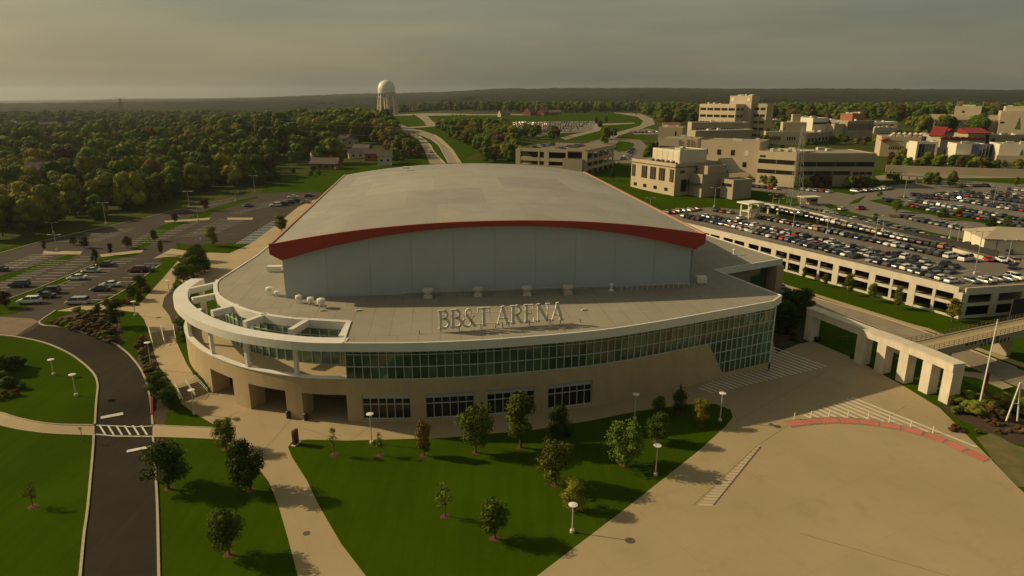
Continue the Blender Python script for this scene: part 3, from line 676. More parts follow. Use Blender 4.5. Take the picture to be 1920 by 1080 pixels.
# east return of the glass and its corner
m_ = MB(); m_.wallseg((47.6, 113.9), (41.0, 134), .2, 11.95, .12); apart(m_, 'side_glass', M['glass'])
m_ = MB(); m_.wallseg((47.7, 113.6), (41.1, 133.8), -.6, .9, .3); apart(m_, 'side_plinth', M['stone'])
for k in range(1, 12):
    t = k/12; m_ = MB(); m_.box((lerp(47.7, 41.1, t), lerp(113.7, 133.9, t), 6.4), (.2, .085, 11.1), R(-18)); apart(m_, 'side_mullion', M['mull'])
m_ = MB(); m_.box((59.3, 144.1, 3.2), (2.2, 2.6, 17.3), R(28)); apart(m_, 'corner_pillar', M['stone'])
m_ = MB(); m_.wallseg((42.0, 135.2), (57.5, 144.2), 1, 11.9, .12); apart(m_, 'recess_glass', M['glass'])
# terrace glass
TG = empty('terrace_glazing', (0, 0, 0)); TG.parent = A
gS = arclen(GLS); nT = 26
for k in range(nT):
    a = along(GLS, gS, gS[-1]*k/nT); b = along(GLS, gS, gS[-1]*(k+1)/nT)
    for z0, z1 in ((ZS+.06, 8.3), (8.3, 10.9), (10.9, ZR-1.3)):
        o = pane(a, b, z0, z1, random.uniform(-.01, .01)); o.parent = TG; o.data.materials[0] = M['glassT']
    n = (b-a).normalized(); m_ = MB(); m_.box((a.x, a.y, (ZS+ZR-1.3)/2), (.09, .18, ZR-1.3-ZS-.04), math.atan2(n.y, n.x)); apart(m_, 'mullion', M['mull'], TG)
for z in (ZS+.05, 8.3, 10.9):
    m_ = MB()
    for a, b in zip(GLS, GLS[1:]): m_.wallseg(a-Vector((0, .04)), b-Vector((0, .04)), z-.05, z+.05, .14)
    apart(m_, 'transom', M['mull'], TG)
# ground floor windows
for x0, x1, z0, z1, kd in OPEN[3:]:
    s0, s1 = s_at(x0), s_at(x1); w = MB(); a, b = along(Wc, WS, s0), along(Wc, WS, s1); d = (b-a).normalized(); n = Vector((-d.y, d.x)); a = a+n*.34; b = b+n*.34
    w.wallseg(a, b, 3.75, z1, .2, 1); w.wallseg(a, b, z0, z0+.1, .2); w.wallseg(a, b, 2.75, 2.85, .16)
    for k in range(7):
        c = a.lerp(b, k/6); c = c+d*(.05 if k == 0 else -.05 if k == 6 else 0); w.box((c.x+n.x*.08, c.y+n.y*.08, (z0+3.75)/2), (.09, .16, 3.75-z0), math.atan2(d.y, d.x))
    wf = apart(w, 'window', [M['mull'], M['panel']])
    for k in range(6):
        for q0, q1 in ((z0+.1, 2.75), (2.85, 3.75)):
            g = MB(); g.wallseg(a.lerp(b, k/6)+d*.06+n*.12, a.lerp(b, (k+1)/6)-d*.06+n*.12, q0, q1, .05); apart(g, 'pane', M['winglass'], wf)
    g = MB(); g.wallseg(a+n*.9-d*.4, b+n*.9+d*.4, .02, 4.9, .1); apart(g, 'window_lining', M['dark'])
# ---- upper hall
def ztop(u): t = 2*u/BW-1; return 25.75-5.35*abs(t)**2.15
nP = 10
for k in range(nP):
    u0, u1 = BW*k/nP+.014, BW*(k+1)/nP-.014; m_ = MB(); n = 5
    for j in range(n):
        a, b = lerp(u0, u1, j/n), lerp(u0, u1, (j+1)/n); m_.wallseg(bl(a, 0), bl(b, 0), ZR, (ztop(a)+.3, ztop(b)+.3), .35)
    apart(m_, 'wall_panel', M['panel'])
m_ = MB(); 
for j in range(20): m_.wallseg(bl(BW*j/20, .4), bl(BW*(j+1)/20, .4), ZR, (ztop(BW*j/20)+.2, ztop(BW*(j+1)/20)+.2), .3)
m_.wallseg(bl(BW, 0), bl(BW, BL), ZR, 20.6, .35); m_.wallseg(bl(0, BL), bl(0, .05), ZR, 20.6, .35)
for j in range(20): m_.wallseg(bl(BW*(j+1)/20, BL), bl(BW*j/20, BL), ZR, (ztop(BW*(j+1)/20)+.2, ztop(BW*j/20)+.2), .3)
apart(m_, 'hall_wall', M['panel'])
EV = 1.7
def zroof(u): t = 2*(u+EV)/(BW+2*EV)-1; return 26.6-3.35*abs(t)**2.15
nu, nv = 40, 24; m_ = MB()
for i in range(nu+1):
    u = -EV+(BW+2*EV)*i/nu
    for j in range(nv+1):
        v = -1.3+(BL+2.4)*j/nv; x, y = bl(u, v); m_.v.append((x, y, zroof(u)+.5*j/nv))
nn_ = len(m_.v)
for i in range(nu):
    for j in range(nv): a = i*(nv+1)+j; m_.f.append((a, a+nv+1, a+nv+2, a+1)); m_.m.append(0)
o = apart(m_, 'main_roof', M['membrane'])
for p in o.data.polygons: p.use_smooth = True
m_ = MB()
for i in range(nu):
    u0 = -EV+(BW+2*EV)*i/nu; u1 = -EV+(BW+2*EV)*(i+1)/nu
    def fb(u):
        uu = clamp(u, 0, BW); base = ztop(uu); 
        if u < 0: base = lerp(ztop(0), zroof(-EV)-1.6, -u/EV)
        if u > BW: base = lerp(ztop(BW), zroof(BW+EV)-1.6, (u-BW)/EV)
        return base
    m_.wallseg(bl(u0, -1.36), bl(u1, -1.36), (fb(u0), fb(u1)), (zroof(u0)+.12, zroof(u1)+.12), .5)
apart(m_, 'red_fascia', M['red'])
m_ = MB()
for i in range(nu):
    u0 = -EV+(BW+2*EV)*i/nu; u1 = -EV+(BW+2*EV)*(i+1)/nu; v0, v1 = -1.0, 1
    m_.add([(*bl(u0, -.86), fb(u0)), (*bl(u1, -.86), fb(u1)), (*bl(u1, .02), fb(u1)), (*bl(u0, .02), fb(u0))], [(3, 2, 1, 0)])
apart(m_, 'soffit', M['panel'])
m_ = MB()
for sgn, u in ((1, -EV-.05), (-1, BW+EV-.45)):
    zz = zroof(-EV); p0, p1, p2, p3 = bl(u, -1.3), bl(u+.5, -1.3), bl(u+.5, BL+1.1), bl(u, BL+1.1)
    m_.add([(*p0, zz-1.5), (*p1, zz-1.5), (*p2, zz-1.2), (*p3, zz-1.2), (*p0, zz+.3), (*p1, zz+.3), (*p2, zz+.75), (*p3, zz+.75)], [(3, 2, 1, 0), (4, 5, 6, 7), (0, 1, 5, 4), (1, 2, 6, 5), (2, 3, 7, 6), (3, 0, 4, 7)])
apart(m_, 'eave_gutter', mat('salmon_flashing', (.42, .22, .14), .6, var=.1, coords='World'))
# conduit and vents along the foot of the hall wall
def onroof(x, y, z=ZR): return at(x, y, z)
for (x, y) in ((803, 556), (897, 553), (988, 551), (1065, 549)):
    p = onroof(x, y+2); m_ = MB(); m_.box((p.x, p.y, ZR+.35), (1.5, 1.5, .7)); m_.lathe((p.x, p.y, ZR+.7), [(.55, 0), (.55, .25), (1.0, .45), (1.05, .85), (.9, .95), (.35, 1.1)], 14); apart(m_, 'exhaust_fan', M['tanroofu'])
for (x, y, s) in ((561, 568, .8), (583, 572, .8), (603, 577, .95), (506, 553, .85), (520, 556, .6)):
    p = onroof(x, y); m_ = MB()
    for a in (0, 1, 2, 3): m_.box((p.x+.4*s*(1 if a % 2 else -1), p.y+.4*s*(1 if a > 1 else -1), ZR+.35*s), (.1, .1, .7*s))
    m_.lathe((p.x, p.y, ZR+.6*s), [(.35*s, 0), (.4*s, .2*s), (.75*s, .4*s), (.8*s, .8*s), (.72*s, 1.1*s), (.3*s, 1.25*s)], 12); apart(m_, 'upblast_fan', M['white'])
for (x, y, a, b, c) in ((516, 509, 3.0, 1.4, 1.0), (1314, 530, 1.9, 1.5, 1.1)):
    p = onroof(x, y); m_ = MB(); m_.box((p.x, p.y, ZR+c/2+.2), (a, b, c)); m_.box((p.x, p.y, ZR+.1), (a*.8, b*.8, .2)); apart(m_, 'air_unit', M['white'])
for (x, y) in ((1146, 545), (1376, 478)):
    p = onroof(x, y); m_ = MB(); m_.lathe((p.x, p.y, ZR), [(.5, 0), (.5, .2), (.2, .3), (.2, 1.0), (.4, 1.1), (.4, 1.3), (.1, 1.45)], 10); apart(m_, 'vent_stack', M['white'])
m_ = MB(); q = [bl(u, -.35) for u in np.linspace(21, 75, 28)]
for a, b in zip(q, q[1:]): m_.tube((*a, ZR+.5), (*b, ZR+.5), .09, n=6)
for a in q: m_.box((a[0], a[1], ZR+.25), (.12, .12, .5))
apart(m_, 'pipe_run', M['tanroofu'])
m_ = MB()
for k in range(15):
    p = onroof(lerp(1165, 1302, k/14), lerp(545, 538, k/14)); m_.tube((p.x, p.y, ZR), (p.x, p.y, ZR+.8), .07); m_.tube((p.x, p.y, ZR+.8), (p.x+.25, p.y, ZR+.8), .07)
apart(m_, 'conduit_posts', M['tanroofu'])
for (x, y) in ((1095, 582), (605, 583), (495, 590), (672, 583), (552, 595)):
    p = onroof(x, y); m_ = MB(); m_.box((p.x, p.y, ZR+.12), (.9, .35, .24), .4); apart(m_, 'roof_drain', M['tanroofu'])
p = at(762, 316, 27); m_ = MB(); m_.box((p.x, p.y, zroof(BW/2-6)+.7), (1.8, 1.1, .7)); apart(m_, 'roof_hatch', M['white'])
# rust stains on the roof below the sign (flat stain sheets)
# ---- letters
SG = empty('sign', (0, 0, 0)); SG.parent = A
def stroke(m_, pts_, w, z0, T):
    for a, b in zip(pts_, pts_[1:]):
        a = Vector(a); b = Vector(b); d = (b-a).normalized(); n = Vector((-d.y, d.x))*w/2; e = d*w*.08
        vs = []
        for th in (0, .35):
            for p in (a-e-n, b+e-n, b+e+n, a-e+n): vs.append(T(p.x, p.y, th))
        m_.add(vs, [(0, 1, 2, 3), (7, 6, 5, 4), (0, 4, 5, 1), (1, 5, 6, 2), (2, 6, 7, 3), (3, 7, 4, 0)])
def arcp(cx, cy, rx, ry, a0, a1, n=9): return [(cx+rx*math.cos(R(lerp(a0, a1, i/n))), cy+ry*math.sin(R(lerp(a0, a1, i/n)))) for i in range(n+1)]
TK, TN = .46, .15
GLY = {
 'B': (1.85, [([(.42, 0), (.42, 3)], TK), ([(0, .07), (1.0, .07)], TN), ([(0, 2.93), (1.0, 2.93)], TN), ([(.5, 1.6), (1.0, 1.6)], TN), (arcp(.9, 2.27, .62, .66, 90, -90), .34), (arcp(.95, .83, .78, .78, 90, -90), .38)]),
 'R': (2.1, [([(.42, 0), (.42, 3)], TK), ([(0, .07), (.85, .07)], TN), ([(0, 2.93), (1.0, 2.93)], TN), ([(.5, 1.5), (1.0, 1.5)], TN), (arcp(.95, 2.22, .68, .71, 90, -90), .36), ([(.95, 1.45), (1.75, .1)], TK), ([(1.55, .07), (2.1, .07)], TN)]),
 'T': (2.1, [([(1.0, 0), (1.0, 3)], TK), ([(.55, .07), (1.45, .07)], TN), ([(0, 2.9), (2.0, 2.9)], .22), ([(.06, 2.95), (.06, 2.3)], .14), ([(1.94, 2.95), (1.94, 2.3)], .14)]),
 'A': (2.35, [([(.3, .05), (1.15, 3)], .17), ([(1.12, 3), (1.95, .05)], TK), ([(.5, 1.0), (1.65, 1.0)], TN), ([(0, .07), (.65, .07)], TN), ([(1.5, .07), (2.3, .07)], TN)]),
 'E': (1.9, [([(.42, 0), (.42, 3)], TK), ([(0, .08), (1.65, .08)], .18), ([(0, 2.92), (1.6, 2.92)], .18), ([(.5, 1.55), (1.2, 1.55)], TN), ([(1.58, 2.95), (1.58, 2.3)], .14), ([(1.66, .05), (1.72, .75)], .14), ([(1.2, 1.2), (1.2, 1.9)], .13)]),
 'N': (2.3, [([(.35, 0), (.35, 3)], .16), ([(.35, 2.95), (1.9, .05)], TK), ([(1.95, 0), (1.95, 3)], .16), ([(0, .07), (.7, .07)], TN), ([(0, 2.93), (.6, 2.93)], TN), ([(1.6, 2.93), (2.3, 2.93)], TN)]),
 '&': (2.3, [(arcp(.95, 2.38, .42, .55, -30, 250), .2), ([(.62, 2.05), (1.95, .15)], .42), (arcp(.75, .78, .68, .74, 130, 400), .24), ([(1.35, 1.0), (1.75, 1.75)], .16), ([(1.45, 1.75), (2.15, 1.75)], .13), ([(1.9, .07), (2.3, .07)], TN)]),
}
sa = Vector((-11.3, 95.7)); sb = Vector((8.45, 100.0)); sdv = (sb-sa).normalized(); snv = Vector((-sdv.y, sdv.x))
seq = 'BB&T ARENA'; gap = .12; tot = sum(GLY[c][0]+gap if c != ' ' else .7 for c in seq); kx = (sb-sa).length/tot; u = 0
for c in seq:
    if c == ' ': u += .7*kx; continue
    m_ = MB()
    def T(px_, pz_, th, u=u): p = sa+sdv*(u+px_*kx)+snv*th; return (p.x, p.y, ZR+.55+pz_)
    for pts_, w in GLY[c][1]: stroke(m_, pts_, w, 0, T)
    apart(m_, 'letter', M['letterw'], SG); u += (GLY[c][0]+gap)*kx
for f in (.02, .16, .33, .445, .50, .55, .715, .88, .965, 1.13, -.14):
    p = sa+sdv*(f*(sb-sa).length)+snv*.2; m_ = MB(); m_.tube((p.x, p.y, ZR), (p.x, p.y, ZR+(.9 if 0 <= f <= 1 else .5)), .07); apart(m_, 'post', M['rust'], SG)
m_ = MB(); m_.wallseg(sa+snv*.36, sb+snv*.36, ZR+.75, ZR+.87, .1); m_.wallseg(sa+snv*.36, sb+snv*.36, ZR+2.6, ZR+2.72, .1); apart(m_, 'sign_rail', M['rim'], SG)
# ------------------------------------------------------------------ stairs and handrails on the west path
def stairs(tl, tr, bl_, br, ztop, zbot, n, label, mid=True, group='flights of steps on the west path'):
    a, b, c, d = [at(*p, z).xy for p, z in ((tl, ztop), (tr, ztop), (bl_, zbot), (br, zbot))]
    o = empty('staircase', (*((a+b+c+d)/4), zbot), 0, label, 'steps', group); ox, oy, oz = o.location
    for k in range(n):
        t0, t1 = k/n, (k+1)/n; z = lerp(ztop, zbot, t0)-(ztop-zbot)/n*.0
        p0, p1, p2, p3 = a.lerp(c, t0), b.lerp(d, t0), b.lerp(d, t1+.12/n*0), a.lerp(c, t1)
        m_ = MB(); m_.prism([(p.x-ox, p.y-oy) for p in (p0, p1, p2, p3)], -.4, z-(ztop-zbot)/n-oz+.16); m_.build('step', M['path'], o)
        m_ = MB(); m_.prism([(p.x-ox, p.y-oy) for p in (p3.lerp(p0, .45), p2.lerp(p1, .45), p2, p3)], z-(ztop-zbot)/n-oz+.162, z-(ztop-zbot)/n-oz+.166); m_.build('riser_shade', M['black'], o)  # black sheet over each tread's front, painting in the shade of the risers
    for f in ((0.02, .5, .98) if mid else (.02, .98)):
        p, q = a.lerp(b, f), c.lerp(d, f); m_ = MB(); dd = (p-q).normalized()*.5; P0 = Vector((p.x+dd.x-ox, p.y+dd.y-oy, ztop-oz)); P1 = Vector((q.x-dd.x-ox, q.y-dd.y-oy, zbot-oz))
        for h in (.55, 1.0): m_.tube(P0+Vector((0, 0, h)), P1+Vector((0, 0, h)), .05)
        for t in (0, .33, .66, 1): c0 = P0.lerp(P1, t); m_.tube(c0, c0+Vector((0, 0, 1.0)), .05)
        m_.build('handrail', M['white'], o)
stairs((279, 623), (327, 617), (286, 650), (331, 641), 3, 1.5, 8, 'upper flight of grey steps with three white handrails on the path')
stairs((329, 728), (370, 714), (341, 755), (388, 737), 1.5, 0, 7, 'lower flight of steps beside the arcade with white handrails')

# ------------------------------------------------------------------ colonnade on the east edge of the plaza
CO = empty('colonnade', (66.5, 112, 0), 0, 'pale concrete colonnade of square pillars under one long beam', 'colonnade')
IMc = basis(CO).inverted()
def cpart(mb, name, m):
    me = mb.mesh(name, m); me.transform(IMc); o = bpy.data.objects.new(name, me); col.objects.link(o); o.parent = CO; return o
cl = catmull([(61.2, 127.3), (63.3, 121.6), (65.6, 115.4), (67.3, 111.4), (68.9, 107.2), (70.4, 102.9), (71.6, 98.2)], 6); cS = arclen(cl)
for k in (0, 12, 18, 24, 30, 36):
    p = cl[k]; a = cl[max(0, k-1)]; b = cl[min(len(cl)-1, k+1)]; d = (b-a).normalized(); m_ = MB()
    if k == 36: p = p-d*.8
    m_.box((p.x, p.y, 2.35), (1.75, 2.1, 6.5), math.atan2(d.y, d.x)); m_.box((p.x, p.y, 5.595), (1.5, 2.0, .01), math.atan2(d.y, d.x)); cpart(m_, 'pillar', M['conc'])
st_ = cl[0]-(cl[1]-cl[0]).normalized()*.9
L = offset([st_]+cl[1:], 1.15); Q = offset([st_]+cl[1:], -1.15); m_ = MB()
for i in range(len(L)-1): m_.add([(*Q[i], 5.6), (*Q[i+1], 5.6), (*L[i+1], 5.6), (*L[i], 5.6), (*Q[i], 6.9), (*Q[i+1], 6.9), (*L[i+1], 6.9), (*L[i], 6.9)], [(4, 5, 6, 7), (3, 2, 1, 0), (0, 1, 5, 4), (2, 3, 7, 6)]+([(3, 0, 4, 7)] if i == 0 else [])+([(1, 2, 6, 5)] if i == len(L)-2 else []))
cpart(m_, 'beam', M['conc'])
L2 = offset([st_]+cl[1:], 1.3); Q2 = offset([st_]+cl[1:], -1.3); m_ = MB()
for i in range(len(L)-1): m_.add([(*Q2[i], 6.905), (*Q2[i+1], 6.905), (*L2[i+1], 6.905), (*L2[i], 6.905), (*Q2[i], 7.03), (*Q2[i+1], 7.03), (*L2[i+1], 7.03), (*L2[i], 7.03)], [(4, 5, 6, 7), (3, 2, 1, 0), (0, 1, 5, 4), (2, 3, 7, 6), (3, 0, 4, 7), (1, 2, 6, 5)])
cpart(m_, 'coping', M['conc'])

# ------------------------------------------------------------------ footbridge
b0 = at(1665, 650, 0).xy; b1 = at(1925, 593, 0).xy   # far edge
a0 = at(1700, 668, 0).xy; a1 = at(1925, 617, 0).xy   # near edge
dd = (a1-a0).normalized(); nn = Vector((-dd.y, dd.x)); a0 = a0-dd*3; 
BR = empty('footbridge', (*a0, 0), math.atan2(dd.y, dd.x), 'concrete footbridge over the road with lettering and brown railings', 'footbridge')
LB, WB = 52., 4.6
MB().box((LB/2, WB/2, -.28), (LB, WB, .5)).build('deck', M['path'], BR)
MB().box((LB/2, -.1, -.75), (LB, .3, 1.75)).build('girder', M['tan2'], BR); MB().box((LB/2, WB+.1, -.75), (LB, .3, 1.75)).build('girder', M['tan2'], BR)
for x in (17.5, 38): MB().box((x, WB/2, -3.9), (1.5, 3.0, 5.2)).build('pier', M['tan2'], BR)
for yy in (-.1, WB+.1):
    m_ = MB()
    for h in (.25, .65, 1.05): m_.box((LB/2, yy, .125+h), (LB, .05, .05))
    m_.build('rail', M['rail'], BR)
    for k in range(int(LB/1.5)+1): MB().box((k*1.5+.2, yy, .675), (.07, .07, 1.1)).build('rail_post', M['rail'], BR)
def textpart(s, size, loc, rot, m, parent, ext=.06, name='lettering'):
    cu = bpy.data.curves.new(name, 'FONT'); cu.body = s; cu.size = size; cu.extrude = ext; cu.offset = size*.012; cu.space_character = 1.5; cu.resolution_u = 3
    tmp = bpy.data.objects.new(name, cu); col.objects.link(tmp); dg = bpy.context.evaluated_depsgraph_get(); me = bpy.data.meshes.new_from_object(tmp.evaluated_get(dg)); bpy.data.objects.remove(tmp)
    me.materials.clear(); me.materials.append(m); me.transform(Matrix.Translation(loc) @ rot.to_matrix().to_4x4()); o = bpy.data.objects.new(name, me); col.objects.link(o); o.parent = parent; return o
from mathutils import Euler
xs = 20.3
for ch in 'NORTHERN':
    textpart(ch, 1.0, Vector((xs, -.32, -.55)), Euler((R(90), 0, 0)), M['black'], BR, name='letter'); xs += 1.42
xs = 25.3
for ch in 'KENTUCKY':
    textpart(ch, 1.0, Vector((xs, -.32, -1.5)), Euler((R(90), 0, 0)), M['black'], BR, name='letter'); xs += 1.3
# approach slab from the plaza to the bridge
m_ = MB(); q = [at(1597, 655, 0).xy, at(1640, 682, 0).xy, a0+dd*.5, a0+dd*.5+nn*WB]; m_.prism([(p.x, p.y) for p in q], -1.2, .04); tag(m_.build('bridge_approach', M['path']), kind='structure')

# ------------------------------------------------------------------ parking deck
F0 = at(1806, 540, 2.1).xy; F1 = at(1330, 428, 2.1).xy; fd = (F1-F0).normalized(); LF = (F1-F0).length+42
fn = Vector((fd.y, -fd.x))       # towards the east, inside the deck
PD = empty('parking_garage', (*F0, -6), math.atan2(fd.y, fd.x), 'long pale concrete parking garage with two open storeys and full roof deck', 'parking garage')
# local: x along the front, y negative = inside
def pdpt(x, y): return F0+fd*x-Vector((-fd.y, fd.x))*(-y)
INV = basis(PD).inverted()
def pl(w, z=0): v = INV @ Vector((w[0], w[1], z)); return (v.x, v.y)
BK = [pl(at(x, y, 1.0)) for x, y in ((1846, 488), (1780, 470), (1700, 452), (1560, 424), (1440, 401), (1330, 385))]
E1 = pl(at(1925, 532, 2.1))
backline = BK
deckpoly = [(0, 0), (LF, 0), (LF, BK[-1][1]-1), (BK[-1][0], BK[-1][1])]+BK[::-1][1:]+[(E1[0]+6, BK[0][1]), E1]
dk = MB(); dk.prism([(x, y-.31 if y > -.5 else y) for x, y in deckpoly], 6.75, 7.1); dko = dk.build('roof_deck', M['lotpave'], PD)
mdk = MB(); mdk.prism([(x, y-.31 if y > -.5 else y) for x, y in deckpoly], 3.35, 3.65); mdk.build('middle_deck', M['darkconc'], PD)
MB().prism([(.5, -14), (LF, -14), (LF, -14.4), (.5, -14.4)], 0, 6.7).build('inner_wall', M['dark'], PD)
# front: wide pillars every 11.6 m, narrow ones between, spandrels
nB = int(LF/11.6)
for k in range(nB+1): MB().box((k*11.6+.9, -.2, 3.3), (1.9, .52, 6.9)).build('pillar', M['conc_g'], PD)
for k in range(nB): MB().box((k*11.6+6.75, -.2, 3.3), (.75, .46, 6.9)).build('column', M['conc_g'], PD)
for k in range(nB): MB().box((k*11.6+6.7, -.18, 7.1), (11.56, .44, 1.9)).build('parapet_panel', M['conc_g'], PD)
for k in range(nB): MB().box((k*11.6+6.7, -.22, 3.55), (11.5, .36, .75)).build('spandrel', M['conc_g'], PD)
for k in range(nB): MB().box((k*11.6+6.7, -.22, .15), (11.5, .36, .8)).build('spandrel', M['conc_g'], PD)
# south-east face
ev = Vector((E1[0], E1[1])); LE = ev.length; ed = ev.normalized(); ea = math.atan2(ed.y, ed.x)
for k in range(5):
    c = ed*(k*9.2+.9); MB().box((c.x+.01, c.y, 3.3), (1.9, .52, 6.89), ea).build('pillar', M['conc_g'], PD)
    c = ed*(k*9.2+5.5)
    for z, h in ((7.1, 1.9), (3.55, .8), (.2, .9)): MB().box((c.x, c.y, z), (9.15, .40 if z > 6 else .34, h), ea).build('parapet_panel' if z > 6 else 'spandrel', M['conc_g'], PD)
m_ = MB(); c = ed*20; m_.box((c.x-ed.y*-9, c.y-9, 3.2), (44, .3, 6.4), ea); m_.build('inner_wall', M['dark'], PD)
# upper ramp wall at the back of the deck
def rampz(wx, wy):   # height of the upper tier
    v = pl((wx, wy)); t = clamp((v[0]-BK[0][0])/(BK[-1][0]-BK[0][0])); return 1.15+3.2*ss(.05, .75, t)
bw_ = [Vector(p) for p in BK[:-1]]+[Vector(pl(at(1400, 395, 1.0)))]
bx = catmull(bw_, 5)
for i in range(0, len(bx)-1):
    a, b = bx[i], bx[i+1]; za, zb = [rampz(*(basis(PD) @ Vector((p.x, p.y, 0))).xy)+6 for p in (a, b)]
    m_ = MB(); m_.wallseg(a, b, (za-.35, zb-.35), (za+1.0, zb+1.0), .3); m_.build('ramp_wall', M['conc_g'], PD)
    if i % 4 == 0 and za > 7.9: m_ = MB(); m_.box((a.x, a.y, (za+7.1)/2+.2), (.7, .7, za-7.1+1.9)); m_.build('column', M['conc_g'], PD)
sg_ = 1 if offset(bx, 17)[3].y < bx[3].y else -1
off = [offset(bx, sg_*lerp(17, 8, clamp(i/(len(bx)-1)*1.4)))[i] for i in range(len(bx))]
for i in range(len(bx)-1):
    za, zb = [rampz(*(basis(PD) @ Vector((p.x, p.y, 0))).xy)+6 for p in (bx[i], bx[i+1])]
    m_ = MB(); m_.add([(*bx[i], za), (*bx[i+1], zb), (*off[i+1], zb), (*off[i], za), (*bx[i], za-.3), (*bx[i+1], zb-.3), (*off[i+1], zb-.3), (*off[i], za-.3)], [(0, 1, 2, 3), (7, 6, 5, 4), (0, 4, 5, 1), (2, 6, 7, 3), (1, 5, 6, 2), (3, 7, 4, 0)]); m_.build('ramp_deck', M['lotpave'], PD)
m_ = MB()
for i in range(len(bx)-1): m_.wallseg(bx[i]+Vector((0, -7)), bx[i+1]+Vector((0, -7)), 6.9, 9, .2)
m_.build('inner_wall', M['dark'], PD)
mb = MB()
def dstr(p, q, n, ln, z=1.1):
    a = at(*p, z).xy; b = at(*q, z).xy
    for i in range(n):
        c = a.lerp(b, i/(n-1)); e = c+Vector((fn.x, fn.y))*ln; r = (b-a).normalized()*.06
        mb.quad((c.x-r.x, c.y-r.y, z+.012), (c.x+r.x, c.y+r.y, z+.012), (e.x+r.x, e.y+r.y, z+.012), (e.x-r.x, e.y-r.y, z+.012))
dstr((1800, 537), (1310, 418), 50, 5); dstr((1800, 516), (1330, 412), 50, 10)
tag(mb.build('deck_parking_stripes', M['line']), kind='structure')

# ------------------------------------------------------------------ stair tower, canopies, store shed on the lots
def tower(px_, label):
    p = at(*px_, 1.1); o = empty('stair_tower', p, R(25), label, 'stair tower')
    for x in (-2.6, 2.6):
        for y in (-2.2, 2.2): MB().box((x, y, 3.1), (.5, .5, 6.2)).build('post', M['whitewall'], o)
    MB().box((0, 0, 6.35), (8.4, 6.6, .5)).build('roof', M['white'], o); MB().box((0, 0, 3.0), (5.6, 4.8, .35)).build('landing', M['whitewall'], o)
    for k in range(6): MB().box((-1.8+k*.55, 0, .35+k*.45), (.5, 1.6, .12)).build('step', M['conc_g'], o)
    MB().box((0, -2.2, 3.7), (5.2, .12, .9)).build('guard', M['whitewall'], o)
tower((1405, 409), 'white open stair tower with flat roof at the north end of the deck')
def canopy(p, label):
    o = empty('shelter', p, R(10), label, 'shelter')
    MB().box((0, 0, 3.4), (9, 5, .35)).build('roof', M['whitewall'], o); MB().box((1.5, 0, 1.6), (4, 2.6, 3.2)).build('booth', M['tan2'], o)
    MB().box((1.5, -1.32, 1.9), (3, .05, 1.2)).build('window', M['winglass'], o)
    for x in (-4, 4): MB().box((x, 0, 1.6), (.25, .25, 3.2)).build('post', M['whitewall'], o)
canopy(G(1516, 383), 'small booth under a flat pale canopy at the lot entrance')
p = at(1842, 473, 1.1); q = at(1925, 477, 1.1); d = (q-p).xy.normalized()
o = empty('storage_hall', p, math.atan2(d.y, d.x), 'white storage hall with low pale hipped roof among parked cars', 'hall')
MB().box((13, 8, 2.2), (26, 16, 4.4)).build('wall', M['whitewall'], o)
m_ = MB(); m_.add([(-.6, -.6, 4.4), (26.6, -.6, 4.4), (26.6, 16.6, 4.4), (-.6, 16.6, 4.4), (6, 8, 7), (20, 8, 7)], [(0, 1, 5, 4), (1, 2, 5), (2, 3, 4, 5), (3, 0, 4), (3, 2, 1, 0)]); m_.build('roof', M['tan2'], o)
MB().box((13, -.1, 4.25), (26.4, .12, .25)).build('gutter', M['rail'], o)
for x in (3.5, 14): MB().box((x, -.1, 2.1), (.15, .12, 4.1)).build('downpipe', M['rail'], o)
# ------------------------------------------------------------------ lamps, poles, signs, bins
def disc_lamp(pb, h, label, grp='disc-headed lamps round the arena'):
    o = empty('street_lamp', pb, random.uniform(0, 3), label, 'lamp', grp)
    MB().lathe((0, 0, 0), [(.28, -.2), (.28, .35), (.24, .4)], 10).build('footing', M['conc'], o)
    MB().tube((0, 0, .35), (0, 0, h-.1), .085, .06, 8).build('post', M['lampmetal'], o)
    MB().lathe((0, 0, h-.25), [(.1, 0), (.2, .05), (.22, .15), (.52, .19), (.54, .25), (.3, .30), (.05, .33)], 14).build('lamp_head', M['rim'], o)
def lamp_px(bx_, by_, ty, label, zz=None):
    b = G(bx_, by_); t = atY(bx_, ty, b.y); disc_lamp(b, t.z-b.z, label)
lamp_px(697, 831, 776, 'disc lamp standing at the lawn corner left of the ground floor windows')
lamp_px(1350, 789, 737, 'disc lamp at the eastern tip of the front lawn')
lamp_px(1229, 891, 835, 'disc lamp on the lawn edge beside the sloping plaza path')
lamp_px(1190, 786, 739, 'disc lamp in the shade against the arena wall')
lamp_px(957, 812, 764, 'disc lamp half hidden behind the tree before the third window')
lamp_px(365, 776, 731, 'disc lamp at the foot of the lower steps')
lamp_px(284, 692, 642, 'disc lamp left of the upper steps')
lamp_px(254, 592, 565, 'disc lamp at the bend of the west path')
lamp_px(318, 550, 526, 'disc lamp beside the hedge on the west path')
lamp_px(1073, 998, 946, 'disc lamp at the bottom of the front lawn')
lamp_px(143, 742, 702, 'disc lamp on the left lawn inside the bend of the drive')
lamp_px(101, 703, 674, 'disc lamp on the left lawn nearer the apron')
